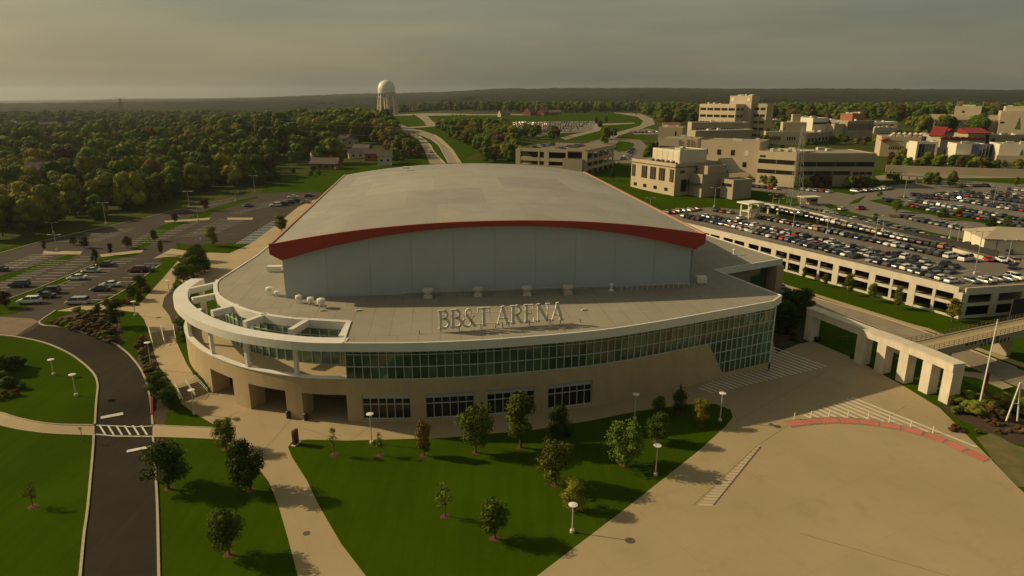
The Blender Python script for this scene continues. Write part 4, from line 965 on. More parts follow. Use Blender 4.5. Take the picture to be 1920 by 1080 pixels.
def lot_lamp(bx_, by_, ty, label, arm=1.3, base=None, grp='tall lamps over the car parks', n=2):
    b = G(bx_, by_) if base is None else base; h = atY(bx_, ty, b.y).z-b.z
    o = empty('parking_lamp', b, 0, label, 'lamp', grp)
    MB().lathe((0, 0, -.1), [(.35, 0), (.35, .8), (.3, .85)], 8).build('footing', M['conc'], o)
    MB().tube((0, 0, .7), (0, 0, h), .13, .09, 8).build('post', M['steel'], o)
    for s in ((-1, 1) if n == 2 else (1,)):
        m_ = MB(); m_.tube((0, 0, h-.1), (s*arm, 0, h), .06); m_.box((s*(arm+.35), 0, h), (.9, .45, .18)); m_.build('lamp_head', M['lampmetal'], o)
for i, (x, y, t, w) in enumerate(((199, 420, 380, 'left of the tree line by the parking lot'), (355, 388, 359, 'over the middle of the west lot'), (442, 377, 360, 'short one past the grass strip'),
        (478, 360, 329, 'by the hedge end, the farthest of the west lot'), (100, 438, 417, 'low one at the left edge of the west lot'), (372, 415, 387, 'beside the red young tree in the west lot'), (107, 470, 440, 'on the leftmost paved island'),
        (377, 450, 437, 'at the tip of the traffic island'), (470, 517, 430, 'x'))):
    if w != 'x': lot_lamp(x, y, t, 'slim grey lamp '+w)
for i, (x, y, t, w, z) in enumerate(((1219, 389, 371, 'on the grass beyond the arena roof', None), (1339, 388, 352, 'on the lawn before the stair tower', None), (1458, 402, 372, 'left above the ramp wall', 4), (1780, 448, 417, 'double one in the middle of the garage roof', 1.1),
        (1827, 514, 434, 'tall one near the open end of the garage roof', 1.1), (1794, 459, 420, 'above the ramp wall near its low end', 1.1), (1655, 432, 412, 'between the rows behind the ramp wall', 4), (1640, 452, 405, 'rising from the garage roof row', 1.1),
        (1695, 370, 325, 'at the corner of the upper lot', None), (1862, 385, 350, 'in the middle of the upper lot', None), (1890, 487, 450, 'dark headed one before the white hall', 1.1), (1448, 388, 365, 'by the booth lawn', None), (1550, 438, 392, 'on the parapet row', 1.1), (1487, 425, 395, 'left in the garage roof rows', 1.1))):
    if z is None: lot_lamp(x, y, t, 'thin pale lamp '+w)
    else: lot_lamp(x, y, t, 'thin pale lamp '+w, base=at(x, y, z))
b = at(1835, 766, 0); o = empty('flagpole', b, 0, 'tall white flagpole with a furled flag beside the colonnade', 'flagpole')
hh = atY(1872, 601, b.y).z
MB().tube((0, 0, 0), (0, 0, hh), .14, .07, 10).build('pole', M['white'], o); MB().lathe((0, 0, hh), [(.03, 0), (.12, .08), (.12, .16), (.02, .24)], 8).build('finial', M['steel'], o); MB().lathe((0, 0, -.05), [(.6, 0), (.6, .15), (.2, .3)], 10).build('base', M['conc'], o)
m_ = MB(); n = 6
for i in range(n+1):
    z = lerp(3.2, 6.4, i/n)
    for j in range(5): m_.v.append((.12+j*.13, .14*math.sin(j*2.1+i*.5)+.02*j, z-.06*j))
for i in range(n):
    for j in range(4): m_.f.append((i*5+j, i*5+j+1, i*5+j+6, i*5+j+5)); m_.m.append(1 if i > 2 and j < 3 else 0)
fo_ = m_.build('flag', [M['redcloth'], M['bluecloth']], o); sm = fo_.modifiers.new('s', 'SOLIDIFY'); sm.thickness = .03
b = at(1897, 789, 0); o = empty('mirrored_pole', b, 0, 'tall white pole with added mirror-image leg, A-shaped, in the planting bed', 'mirrored_pole')  # one leaning pole; its mirror image and the crossbar are added
for s in (-1, 1): m_ = MB(); m_.tube((s*.85, 0, 0), (s*.04, 0, 6.4), .13, .1, 8); m_.build('leg', M['white'], o)
MB().tube((-.47, .02, 2.9), (.47, .02, 2.9), .07, n=8).build('crossbar', M['white'], o)
b = at(555, 833, 0); o = empty('sign_pylon', b, R(70), 'dark maroon sign pylon at the left tip of the front lawn', 'sign')
MB().box((0, 0, 1.15), (1.0, .38, 2.3)).build('cabinet', M['kiosk'], o); MB().box((0, 0, .06), (1.4, .7, .12)).build('base', M['conc'], o)
def bin_(p, label, g=None):
    o = empty('litter_bin', p, 0, label, 'bin', g); MB().lathe((0, 0, 0), [(.3, 0), (.34, .95), (.36, 1.0), (.33, 1.1), (.2, 1.2)], 12).build('body', M['black'], o); MB().lathe((0, 0, 1.2), [(.2, 0), (.18, .05), (.04, .08)], 10).build('lid', M['kiosk'], o)
bin_(at(541, 784, 0), 'black litter bin before the second arcade pier'); bin_(at(574, 788, 0), 'dark litter bin inside the rightmost archway'); bin_(at(1597, 673, 0), 'black litter bin at the second pillar of the colonnade')
bin_(at(1529, 642, 0), 'left of two black bins by the first pillar', 'pair of bins by the first pillar'); bin_(at(1537, 641, 0), 'right of two black bins by the first pillar', 'pair of bins by the first pillar')
# small posts beside the drive
for x, y, l in ((155, 826, 'low marker post left of the crosswalk'),):
    o = empty('sign_post', G(x, y), 0, l, 'sign'); MB().tube((0, 0, 0), (0, 0, 2.2), .05).build('post', M['steel'], o); MB().box((0, -.05, 2.0), (.5, .04, .5)).build('plate', M['white'], o)
mh = MB()
for x, y in ((1446, 796), (446, 788), (435, 850), (575, 1000)):
    p = at(x, y, 0); mh.lathe((p.x, p.y, .004), [(.42, 0), (.42, .012)], 16)
tag(mh.build('manhole_cover', M['joint']), 'round dark manhole covers set in the plaza', None, kind='structure')
# west road gate sign and the railing by the bridge
m_ = MB(); ra = [at(1568, 640, 0), at(1600, 640, 0), at(1640, 668, 0)]
for a, b in zip(ra, ra[1:]):
    for h in (.4, 1.0): m_.tube((a.x, a.y, h), (b.x, b.y, h), .04)
    for t in (0, .33, .66, 1): c = a.lerp(b, t); m_.tube((c.x, c.y, -.6), (c.x, c.y, 1.0), .04)
o = m_.build('plaza_railing', M['rail']); tag(o, 'brown railing between the colonnade and the footbridge', 'railing')
# ------------------------------------------------------------------ people
def person(p, rz, label, top, walk=.35, h=1.76):
    o = empty('person', p, rz, label, 'person'); k = h/1.76
    J = dict(pel=(0, 0, .95), chest=(0, .02, 1.3), neck=(0, .02, 1.48), head=(0, .04, 1.62), crown=(0, .04, 1.74),
        ls=(-.19, .02, 1.42), le=(-.25, -.12, 1.16), lh=(-.24, -.02+walk*.3, .92), rs=(.19, .02, 1.42), re=(.25, .12, 1.15), rh=(.24, .28, .96),
        lk=(-.1, walk*.45, .52), lf=(-.1, walk*.6, .09), lt=(-.1, walk*.6+.17, .04), rk=(.1, -walk*.2, .5), rf=(.1, -walk*.8, .12), rt=(.1, -walk*.8+.16, .04))
    rad = dict(pel=.14, chest=.155, neck=.06, head=.10, crown=.07, ls=.07, le=.05, lh=.035, rs=.07, re=.05, rh=.035, lk=.07, lf=.05, lt=.04, rk=.07, rf=.05, rt=.04)
    ks = list(J); E = [('pel', 'chest'), ('chest', 'neck'), ('neck', 'head'), ('head', 'crown'), ('chest', 'ls'), ('ls', 'le'), ('le', 'lh'), ('chest', 'rs'), ('rs', 're'), ('re', 'rh'), ('pel', 'lk'), ('lk', 'lf'), ('lf', 'lt'), ('pel', 'rk'), ('rk', 'rf'), ('rf', 'rt')]
    me = bpy.data.meshes.new('body'); me.from_pydata([tuple(c*k for c in J[q]) for q in ks], [(ks.index(a), ks.index(b)) for a, b in E], [])
    ob = bpy.data.objects.new('body', me); col.objects.link(ob); sk = ob.modifiers.new('k', 'SKIN')
    for i, q in enumerate(ks): me.skin_vertices[0].data[i].radius = (rad[q], rad[q])
    me.skin_vertices[0].data[0].use_root = True; sb_ = ob.modifiers.new('s', 'SUBSURF'); sb_.levels = 1; sb_.render_levels = 1
    dg = bpy.context.evaluated_depsgraph_get(); m2 = bpy.data.meshes.new_from_object(ob.evaluated_get(dg)); bpy.data.objects.remove(ob)
    m2.materials.clear(); [m2.materials.append(m) for m in (top, M['cloth'], M['skin'])]
    for pl_ in m2.polygons:
        z = pl_.center.z; hand = abs(pl_.center.x) > .2*k and z < .99*k
        pl_.material_index = 2 if z > 1.52*k or hand else (0 if z > .93*k else 1); pl_.use_smooth = True
    b_ = link('body', m2, o); MB().lathe((0, .02*k, 1.63*k), [(.115, 0), (.12, .07), (.09, .13), (.02, .16)], 10).build('hair', M['black'], o)
person(at(1276, 738, 0), R(-80), 'person in dark clothes walking along the shaded arena wall', M['cloth'], .5)
person(at(1441, 697, 0), R(10), 'person in black standing at the glass corner of the arena', M['cloth'], .1)
person(Vector((*(a0+dd*1.0+nn*2.2), .05)), R(-70), 'person in red walking onto the footbridge behind the colonnade', M['redcloth'], .4)
# ------------------------------------------------------------------ campus buildings
class Bld:
    def __init__(s, P, Q, label, name='campus_building', cat='building', z=None):
        s.P = G(*P) if len(P) == 2 else Vector(P); Qv = G(*Q) if len(Q) == 2 else Vector(Q)
        if z is not None: s.P = at(*P, z); Qv = at(*Q, z)
        d = (Qv-s.P).xy; s.w = d.length; s.a = math.atan2(d.y, d.x); s.o = empty(name, s.P, s.a, label, cat)
    def blk(s, u0, u1, v0, v1, z0, z1, m='tan', name='wall', roof=None, par=0.5, rm='roofgrey'):
        o = MB().box(((u0+u1)/2, (v0+v1)/2, (z0+z1)/2), (u1-u0, v1-v0, z1-z0)).build(name, M[m], s.o)
        if roof is not False:
            MB().box(((u0+u1)/2, (v0+v1)/2, z1+.06), (u1-u0-.8, v1-v0-.8, .12)).build('roof', M[rm], s.o)
            m_ = MB()
            for a, b, c, d in ((u0, u1, v0, v0+.35), (u0, u1, v1-.35, v1), (u0, u0+.35, v0+.36, v1-.36), (u1-.35, u1, v0+.36, v1-.36)): m_.box(((a+b)/2, (c+d)/2, z1+par/2+.001), (b-a, d-c, par))
            m_.build('parapet', M[m], s.o)
            if (u1-u0)*(v1-v0) > 180:
                rr = random.Random(int((s.P.x+u0)*10)); 
                for _ in range(rr.randint(2, 5)):
                    a, b, hh = rr.uniform(1.5, 4), rr.uniform(1.5, 3), rr.uniform(.8, 1.8); MB().box((rr.uniform(u0+4, u1-4), rr.uniform(v0+3, v1-3), z1+.12+hh/2), (a, b, hh)).build('roof_unit', M['tanroofu'], s.o)
        return o
    def win(s, face, a0, a1, z0, z1, v=0, m='winglass', bars=0, name='window', fr=None):
        """face: f front (y = v), l left (x = v), r right (x = v)"""
        c = (a0+a1)/2; zc = (z0+z1)/2; t = .14
        if face == 'f': o = MB().box((c, v-.02, zc), (a1-a0, t, z1-z0)).build(name, M[m], s.o)
        else: o = MB().box((v+(-.02 if face == 'l' else .02), c, zc), (t, a1-a0, z1-z0)).build(name, M[m], s.o)
        if bars:
            m_ = MB()
            for k in range(1, bars):
                q = lerp(a0, a1, k/bars)
                if face == 'f': m_.box((q, v-.1, zc), (.18, .1, z1-z0))
                else: m_.box((v+(-.1 if face == 'l' else .1), q, zc), (.1, .18, z1-z0))
            m_.build('mullions', M['tan2'], o)
        return o
    def row(s, face, a0, a1, n, frac, z0, z1, v=0, m='winglass'):
        for k in range(n):
            p = lerp(a0, a1, k/n); w = (a1-a0)/n; s.win(face, p+w*(1-frac)/2, p+w*(1+frac)/2, z0, z1, v, m)
def hof(bp, ty):
    g = G(*bp); return atY(bp[0], ty, g.y).z-g.z
# power plant: lit gable face to the left, shaded long face to the right
B = Bld((1182, 351), (1263, 368), 'tan power house with five tall windows and stepped penthouse behind the arena'); w = B.w; h = hof((1263, 368), 311)
D = 28.
B.blk(0, w, 0, D, -2, h)
MB().box((w/2, -.12, h-1.2), (w+.3, .3, .35)).build('cornice', M['rail'], B.o); MB().box((w+.12, D/2, h-1.2), (.3, D, .35)).build('cornice', M['rail'], B.o)
for k in range(5):
    a = w*(.055+.2*k) if k else w*.02; ww = w*.13 if 0 < k < 4 else w*.085
    if k == 4: a = w*.89
    B.win('f', a, a+ww, h*.42, h*.84, bars=3)
for a in (.08, .31, .55, .79): B.win('f', w*a, w*a+w*.075, h*.10, h*.21)
B.blk(w*.38, w*.97, 3, 20, h+.1, h+6.2, 'whitewall')
for k in range(5): B.win('f', w*(.39+.115*k), w*(.39+.115*k)+w*.10, h+1.6, h+5.9, 2.98, 'siding', name='louvre_panel')
for k in range(5): MB().lathe((w*(.45+.11*k), 1.4, h+.1), [(1.0, 0), (1.1, 1.0), (.7, 1.5)], 10).build('roof_fan', M['rail'], B.o)
B.win('r', 3, 6, h*.72, h*.8, w); B.win('r', 13, 17, h*.76, h*.86, w); B.win('r', 4, 7.5, h*.1, h*.5, w); B.win('r', 8.5, 12, h*.1, h*.5, w)
B.blk(w, w+9, 9, 26, -2, h*.68, 'tan2'); B.blk(w+2, w+9, 12, 24, h*.69, h*.95, 'tan2')
MB().box((w+4.5, 7.5, h*.42), (8.5, 3, .3)).build('glass_canopy', M['blueglass'], B.o)
m_ = MB(); pf = [(0, 0)]+[(8*math.sin(R(a)), 5*math.cos(R(a))) for a in range(0, 91, 15)]; m_.prism([(w+1+p[0], 26+p[1]*0+q) for p, q in ((pf[1], 0), (pf[-1], 0), (pf[-1], 9), (pf[1], 9))], h*.7, lambda x, y: h*.7+6.5*math.cos(clamp((x-w-1)/8.2)*math.pi/2)); m_.build('curved_roof', M['tan2'], B.o)
B.blk(w+12, w+20, 18, 30, -2, h*.55, 'tan2'); B.win('f', w+13, w+19, h*.35, h*.45, 18)
# science hall: low wing left, long wall with small windows, long banded wing right
B = Bld((1232, 318), (1303, 322), 'tan hall with one dark band window left behind the power house'); w = B.w; h = hof((1303, 322), 263)
B.blk(0, w, 0, 22, -3, h); B.win('f', .5, w*.42, h*.66, h*.78); B.win('f', w*.22, w*.33, h*.45, h*.52); B.win('f', w*.5, w*.6, h*.43, h*.5)
for a in (.53, .74, .84): MB().box((w*a, -.3, h*.5), (.8, .6, h)).build('buttress', M['tan2'], B.o)
B = Bld((1310, 328), (1418, 336), 'long tan wall with two rows of small square windows'); w = B.w; h = hof((1310, 328), 264)
B.blk(0, w, 0, 24, -3, h)
for k in range(4):
    B.win('f', w*(.06+.235*k), w*(.06+.235*k)+2.2, h*.62, h*.62+3, m='winglass' if k != 3 else 'whitewall'); B.win('f', w*(.04+.235*k), w*(.04+.235*k)+2.2, h*.3, h*.3+2.8)
B.blk(w*.12, w*.7, -9, -.1, -3, h*.25, 'tan'); B.blk(w*.55, w*.95, -13, -9.1, -3, h*.17, 'tan2'); B.win('f', w*.42, w*.5, 1, 4.5, -9)
B = Bld((1416, 345), (1487, 352), 'tan hall corner with two dark bands of windows facing the lawn'); w = B.w; h = hof((1487, 352), 289)
B.blk(0, w, 0, 26, -3, h); B.win('f', w*.02, w*.985, h*.66, h*.79, bars=2); B.win('f', w*.02, w*.985, h*.36, h*.48, bars=2); B.win('f', w*.3, w*.39, h*.08, h*.2); B.win('f', 1, w*.2, h*.84, h*.9)
for k in range(4): MB().box((w*(.2+.2*k), 8, h+.8), (1.6, 1.6, 1.3)).build('roof_unit', M['tanroofu'], B.o)
B = Bld((1488, 350), (1634, 350), 'long grey-tan block with two dark window bands and corner columns'); w = B.w; h = hof((1634, 350), 289)
B.blk(0, w, 0, 30, h*.36, h, 'tan2'); B.blk(0, w*.82, .3, 29, -3, h*.36, 'tan2', roof=False)
for u in (w*.86, w*.92, w*.985): MB().box((u, .7, h*.18-1), (1.1, 1.1, h*.36+2)).build('column', M['tan'], B.o)
B.win('f', .5, w*.99, h*.62, h*.76, bars=4); B.win('f', .5, w*.70, h*.36+.2, h*.48, bars=3); B.win('f', w*.74, w*.98, h*.36+.2, h*.46, bars=3); B.win('f', w*.43, w*.49, h*.03, h*.2, .3); B.win('f', w*.70, w*.76, h*.03, h*.2, .3)
MB().box((w*.9, 3, 1.6), (8, 3, 5)).build('entrance_block', M['brick'], B.o)
for k in range(6): MB().lathe((w*(.14+.03*k), 9, h+.1), [(.5, 0), (.8, .9), (.4, 1.4)], 8).build('roof_fan', M['white'], B.o)
# six-storey tower
B = Bld((1308, 250), (1375, 256), 'six-storey tan office tower with dark window bands and taller core'); w = B.w; h = hof((1375, 256), 199)
B.blk(0, w, 0, 15, -3, h)
fl_ = h/4.1
for r_ in range(4):
    z = h-fl_*(.62+r_*.93)
    for k in range(5): B.win('f', w*(.03+.195*k), w*(.03+.195*k)+w*.165, z-1.2, z+1.1)
    for k in range(2): B.win('r', 2+k*6, 6+k*6, z-1.2, z+1.1, w)
B.blk(w*.58, w*1.16, 14, 26, -3, h+7.5)
B.blk(w*1.17, w*1.5, 18, 29, -3, h+.5, 'tan2')
for r_ in range(5):
    z = h-fl_*(.55+r_*.9)
    for k in range(2): B.win('f', w*(1.19+.15*k), w*(1.19+.15*k)+w*.12, z-1.2, z+1.1, 18)
for x in (.66, 1.08): MB().box((w*x, 13.9, h+4.5), (3, .15, 3.2)).build('sign_panel', M['whitewall'], B.o)
MB().lathe((w*.9, 20, h+7.6), [(.8, 0), (.9, 1.2), (.2, 2)], 8).build('roof_fan', M['white'], B.o)
# low halls in front of the tower
B = Bld((1295, 262), (1400, 262), 'low hall with white roof edges before the office tower'); w = B.w; h = hof((1295, 262), 230)
B.blk(0, w, 0, 14, -3, h, 'tan2', rm='roofwhite'); B.row('f', 4, w-3, 16, .6, h*.45, h*.68); MB().box((w/2, -.3, h+.3), (w+1, .8, .5)).build('roof_edge', M['roofwhite'], B.o)
B = Bld((1302, 276), (1408, 270), 'dark low wing with a thin white roof line'); w = B.w; h = hof((1302, 276), 246)
B.blk(0, w, 0, 10, -3, h, 'tan2', rm='roofwhite'); MB().box((w/2, -.3, h+.2), (w+1, .9, .45)).build('roof_edge', M['roofwhite'], B.o)
B = Bld((1320, 285), (1400, 285), 'group of low red brick hipped roofs between campus halls'); w = B.w; h = hof((1320, 285), 262)
B.blk(0, w, 0, 12, -3, h*.6, 'brick', roof=False)
for u0, u1 in ((0, w*.55), (w*.58, w)):
    m_ = MB(); m_.add([(u0-.5, -.6, h*.6), (u1+.5, -.6, h*.6), (u1+.5, 12.6, h*.6), (u0-.5, 12.6, h*.6), ((u0*2+u1)/3, 6, h*.6+4.5), ((u0+u1*2)/3, 6, h*.6+4.5)], [(0, 1, 5, 4), (1, 2, 5), (2, 3, 4, 5), (3, 0, 4), (3, 2, 1, 0)]); m_.build('roof', M['brick'], B.o)
B = Bld((1233, 266), (1278, 268), 'small block with a bright white roof beside the low halls'); w = B.w; h = hof((1233, 266), 239)
B.blk(0, w, 0, 17, -3, h, 'tan2', rm='roofwhite'); MB().box((w*.5, 6, h+.8), (5, 4, 1.5)).build('roof_unit', M['tan2'], B.o); B.win('f', w*.7, w*.76, h*.2, h*.75)
B = Bld((1245, 246), (1275, 246), 'small brick gabled house behind the white-roofed block'); w = B.w; B.blk(0, w, 0, 10, -3, 5, 'brick', roof=False)
m_ = MB(); m_.add([(-.5, -.5, 5), (w+.5, -.5, 5), (w+.5, 10.5, 5), (-.5, 10.5, 5), (-.5, 5, 8.5), (w+.5, 5, 8.5)], [(0, 1, 5, 4), (2, 3, 4, 5), (1, 2, 5), (3, 0, 4), (3, 2, 1, 0)]); m_.build('roof', M['brick'], B.o)
# middle right group
B = Bld((1434, 270), (1510, 272), 'low tan hall with two groups of dark windows'); w = B.w; h = hof((1434, 270), 248)
B.blk(0, w, 0, 14, -3, h); B.row('f', 3, w*.38, 6, .6, h*.35, h*.65); B.row('f', w*.52, w*.75, 4, .6, h*.35, h*.65); B.blk(w*.42, w*1.0, 5, 20, h*.9, h+7.5, 'tan', rm='roofwhite')
B.blk(w*.65, w*.85, 8, 16, h+7.6, h+14, 'tan'); B.win('f', w*.47, w*.49, h+2, h+4, 5)
B = Bld((1510, 272), (1578, 258), 'shaded brown hall running back from the low tan hall'); w = B.w; B.blk(0, w, 0, 20, -3, 9, 'tan2'); B.row('f', 2, w-2, 10, .5, 2, 5)
B = Bld((1520, 262), (1556, 261), 'pale stepped hall with slanted glass flank'); w = B.w; h = hof((1520, 262), 222)
B.blk(0, w*.8, 0, 20, -3, h, 'whitewall'); B.win('f', 1, w*.78, h*.72, h*.82, bars=6); m_ = MB(); m_.prism([(w*.8, 0), (w*1.5, 0), (w*1.5, 18), (w*.8, 18)], -3, lambda x, y: h-(x-w*.8)*1.1); m_.build('glass_flank', M['blueglass'], B.o)
B = Bld((1585, 262), (1635, 258), 'grey ribbed library block with white roof edge and penthouse'); w = B.w; h = hof((1585, 262), 228)
B.blk(0, w, 0, 25, -3, h, 'tan2', rm='roofwhite'); B.row('f', 1, w-1, 14, .45, h*.5, h*.85); B.blk(w*.45, w*.95, 8, 20, h+.2, h+6, 'brick', rm='roofwhite'); MB().box((w/2, -.3, h+.3), (w+1, .8, .5)).build('roof_edge', M['roofwhite'], B.o)
B.blk(-w*.35, 0, 3, 18, -3, h*.85, 'tan')
B = Bld((1562, 240), (1605, 238), 'low hall with bright white flat roof far right of the tower'); w = B.w; B.blk(0, w, 0, 30, -3, 7, 'tan2', rm='roofwhite')
B = Bld((1638, 250), (1700, 248), 'long pale low building with a greenish glass wall'); w = B.w; h = hof((1638, 250), 233); B.blk(0, w*.7, 0, 12, -3, h*.6, 'siding', rm='roofgrey'); B.blk(0, w, 12.1, 30, -3, h+1, 'whitewall', rm='roofwhite')
for k in range(5): B.win('f', w*(.05+.18*k), w*(.05+.18*k)+w*.1, h*.62, h*.9, 12.05)
B = Bld((1438, 238), (1472, 238), 'low far hall with pale roof right of the tower'); B.blk(0, B.w, 0, 20, -3, 7, 'tan2', rm='roofwhite')
B = Bld((1496, 231), (1524, 231), 'small far hall with bright roof edge behind the stepped hall'); B.blk(0, B.w, 0, 18, -3, 7, 'siding', rm='roofwhite')
# fine arts group with sawtooth skylights and red roofs
B = Bld((1648, 293), (1722, 296), 'tan arts centre with sawtooth skylights and small windows behind trees'); w = B.w; h = hof((1648, 293), 257)
B.blk(0, w, 0, 26, -3, h, 'tan'); B.row('f', w*.2, w*.6, 7, .5, h*.38, h*.52); B.row('f', w*.2, w*.55, 8, .35, h*.78, h*.83)
for k in range(6):
    u = w*(.26+.14*k); m_ = MB(); m_.prism([(u, 8), (u+w*.11, 8), (u+w*.11, 16), (u, 16)], h+.1, lambda x, y, u=u: h+.4+(x-u)*.9); m_.build('skylight', M['tan'], B.o)
m_ = MB(); m_.prism([(0, -2), (w*.16, -2), (w*.16, 10), (0, 10)], h*.8, lambda x, y: h*.85+x*.45); m_.build('red_roof', M['redroof'], B.o)
B = Bld((1706, 288), (1760, 292), 'white cube with dark glass front in the arts centre'); w = B.w; h = hof((1706, 288), 253)
B.blk(0, w, 0, 16, -3, h, 'whitewall'); B.win('f', w*.05, w*.48, h*.35, h*.95, m='blueglass', bars=4); m_ = MB(); m_.prism([(w*.55, -1), (w*1.05, -1), (w*1.05, 12), (w*.55, 12)], h, lambda x, y: h+.6+(y+1)*.42); m_.build('red_roof', M['redroof'], B.o)
B = Bld((1758, 296), (1842, 298), 'grey-tan hall with a row of red monitor roofs'); w = B.w; h = hof((1758, 296), 262)
B.blk(0, w, 0, 24, -3, h, 'tan2'); B.row('f', w*.1, w*.45, 5, .4, h*.2, h*.45); MB().box((w/2, -.2, h+.9), (w, .5, 1.5)).build('red_edge', M['redroof'], B.o)
for k in range(7): m_ = MB(); u = w*(.06+.13*k); m_.prism([(u, 0.2), (u+w*.09, .2), (u+w*.09, 9), (u, 9)], h, lambda x, y: h+2.2-(y)*.2); m_.build('red_monitor', M['redroof'], B.o)
B = Bld((1812, 272), (1852, 272), 'hall with broad sloping dark red metal roof'); w = B.w; h = hof((1812, 272), 248)
B.blk(0, w, 0, 18, -3, h*.9, 'tan2', roof=False); m_ = MB(); m_.prism([(-1, -1), (w+1, -1), (w+1, 13), (-1, 13)], h*.9, lambda x, y: h*.9+.4+(y+1)*.26); m_.build('red_roof', M['redroof'], B.o)
B = Bld((1770, 262), (1792, 262), 'small white gabled house left of the red roof'); w = B.w; B.blk(0, w, 0, 10, -3, 6, 'tan2', roof=False); m_ = MB(); m_.prism([(-.5, -.5), (w/2, -.5), (w/2, 10), (-.5, 10)], 6, lambda x, y: 6+(x+.5)*.6); m_.prism([(w/2, -.5), (w+.5, -.5), (w+.5, 10), (w/2, 10)], 6, lambda x, y: 6+(w+.5-x)*.6); m_.build('roof', M['redroof'], B.o)
B = Bld((1695, 300), (1714, 303), 'white cube front left with slot windows and ivy'); w = B.w; h = hof((1695, 300), 268); B.blk(0, w, 0, 8, -3, h, 'whitewall'); B.row('f', 1, w-1, 4, .35, h*.6, h*.9); B.row('f', 1, w-1, 4, .35, h*.15, h*.45)
B = Bld((1714, 305), (1753, 305), 'pale framed cube with a big dark blue window above a hedge'); w = B.w; h = hof((1714, 305), 267); B.blk(0, w, 0, 10, -3, h, 'whitewall'); B.win('f', w*.1, w*.88, h*.25, h*.92, m='blueglass', bars=5)
B = Bld((1784, 312), (1843, 314), 'wide white box above a green ivy wall'); w = B.w; h = hof((1784, 312), 271)
B.blk(w*.08, w, 2, 20, -3, h, 'whitewall'); B.blk(0, w*.96, -4, 2, -3, h*.5, 'greenwall', rm='roofwhite'); B.win('r', 2.5, 19, 1, h*.95, w, 'blueglass')
B = Bld((1844, 316), (1869, 314), 'tall dark blue glass recess between two white boxes'); w = B.w; h = hof((1844, 316), 273); B.blk(0, w, 5, 18, -3, h, 'blueglass')
for k in range(1, 4): MB().box((w*k/4, 4.9, h/2), (.3, .2, h)).build('mullion', M['mull'], B.o)
B = Bld((1864, 318), (1960, 322), 'white box hall with small green spire sign at the right edge'); w = B.w; h = hof((1864, 318), 272)
B.blk(w*.05, w, 3, 26, -3, h, 'whitewall'); B.blk(0, w, 0, 3, -3, h*.55, 'tan')
m_ = MB(); m_.add([(w*.46, 2.8, h*.55), (w*.54, 2.8, h*.55), (w*.5, 2.8, h*.84), (w*.46, 3.1, h*.55), (w*.54, 3.1, h*.55), (w*.5, 3.1, h*.84)], [(0, 1, 2), (5, 4, 3), (0, 3, 4, 1), (1, 4, 5, 2), (2, 5, 3, 0)]); m_.build('spire_emblem', M['greenwall'], B.o)
B = Bld((1845, 272), (1960, 272), 'low shaded wall under the tall tan hall at the right'); w = B.w; h = hof((1845, 272), 254); B.blk(0, w, 0, 12, -3, h, 'tan2'); B.win('f', w*.1, w*.16, h*.4, h*.7); B.win('f', w*.6, w*.68, h*.4, h*.7)
B = Bld((1736, 250), (1870, 256), 'long tan hall with a continuous row of slit windows'); w = B.w; h = hof((1736, 250), 216)
B.blk(0, w, 0, 26, -3, h, 'tan'); B.row('f', w*.02, w*.28, 14, .55, h*.62, h*.78); B.row('f', w*.4, w*.9, 32, .55, h*.62, h*.78); B.blk(w*.35, w*.72, 5, 20, h+.2, h+8, 'tan', rm='roofwhite'); B.win('f', w*.46, w*.49, h+2.5, h+4.5, 5)
for x in (.37, .73): MB().tube((w*x, 10, h+8), (w*x, 10, h+14), .15).build('mast', M['steel'], B.o)
B = Bld((1868, 258), (1960, 262), 'tall tan hall with a green spire-shaped emblem'); w = B.w; h = hof((1868, 258), 209)
B.blk(0, w, 0, 26, -3, h, 'tan', rm='roofwhite'); B.blk(w*.08, w, 3, 22, h+.2, h+4, 'tan', rm='roofwhite')
m_ = MB(); m_.add([(w*.34, -.1, h*.33), (w*.46, -.1, h*.33), (w*.40, -.1, h*.82), (w*.34, .1, h*.33), (w*.46, .1, h*.33), (w*.40, .1, h*.82)], [(0, 1, 2), (5, 4, 3), (0, 3, 4, 1), (1, 4, 5, 2), (2, 5, 3, 0)]); m_.build('spire_emblem', M['greenwall'], B.o); B.win('f', -3+w*.1, w*.1, h*.55, h*.62)
# low retaining wall and terrace at the right behind the lot
B = Bld((1660, 322), (1990, 336), 'long low tan retaining wall below the campus trees', 'retaining_wall', 'wall'); MB().box((B.w/2, 0, 1.5), (B.w, .8, 5)).build('wall', M['tan'], B.o)
B = Bld((1655, 336), (1740, 346), 'low dark walkway roof on posts beyond the lot', 'walkway', 'walkway'); MB().box((B.w/2, 0, 3.3), (B.w, 4, .4)).build('roof', M['rail'], B.o)
for k in range(6): MB().box((B.w*(k+.5)/6, 0, 1.5), (.4, .4, 3.2)).build('post', M['rail'], B.o)
# far parking garage behind the arena
B = Bld((969, 318), (1098, 330), 'grey three-storey parking garage beyond the arena roof', 'parking_garage', 'parking garage'); w = B.w; h = hof((969, 318), 280)
gx = w
MB().box((w/2, 26, h-.3), (w-.6, 50.8, .5)).build('roof_deck', M['lotpave'], B.o)
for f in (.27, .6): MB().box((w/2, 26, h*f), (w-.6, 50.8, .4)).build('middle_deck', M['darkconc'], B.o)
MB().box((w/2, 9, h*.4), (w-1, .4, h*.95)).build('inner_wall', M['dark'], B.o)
for x in (.02, .33, .44, .73, .98): MB().box((w*x, 0, h*.45), (3.2 if x in (.44, .98, .02) else 1.0, .7, h*1.16)).build('pillar', M['tan2'], B.o)
for z, hh_ in ((h+.1, 2.0), (h*.56, 2.0), (h*.2, 2.0)): MB().box((w*.37, 0, z), (w*.72, .5, hh_)).build('spandrel', M['tan2'], B.o)
MB().box((w*.86, 0, h+1.2), (w*.26, .68, 1.6)).build('stair_beam', M['tan2'], B.o)
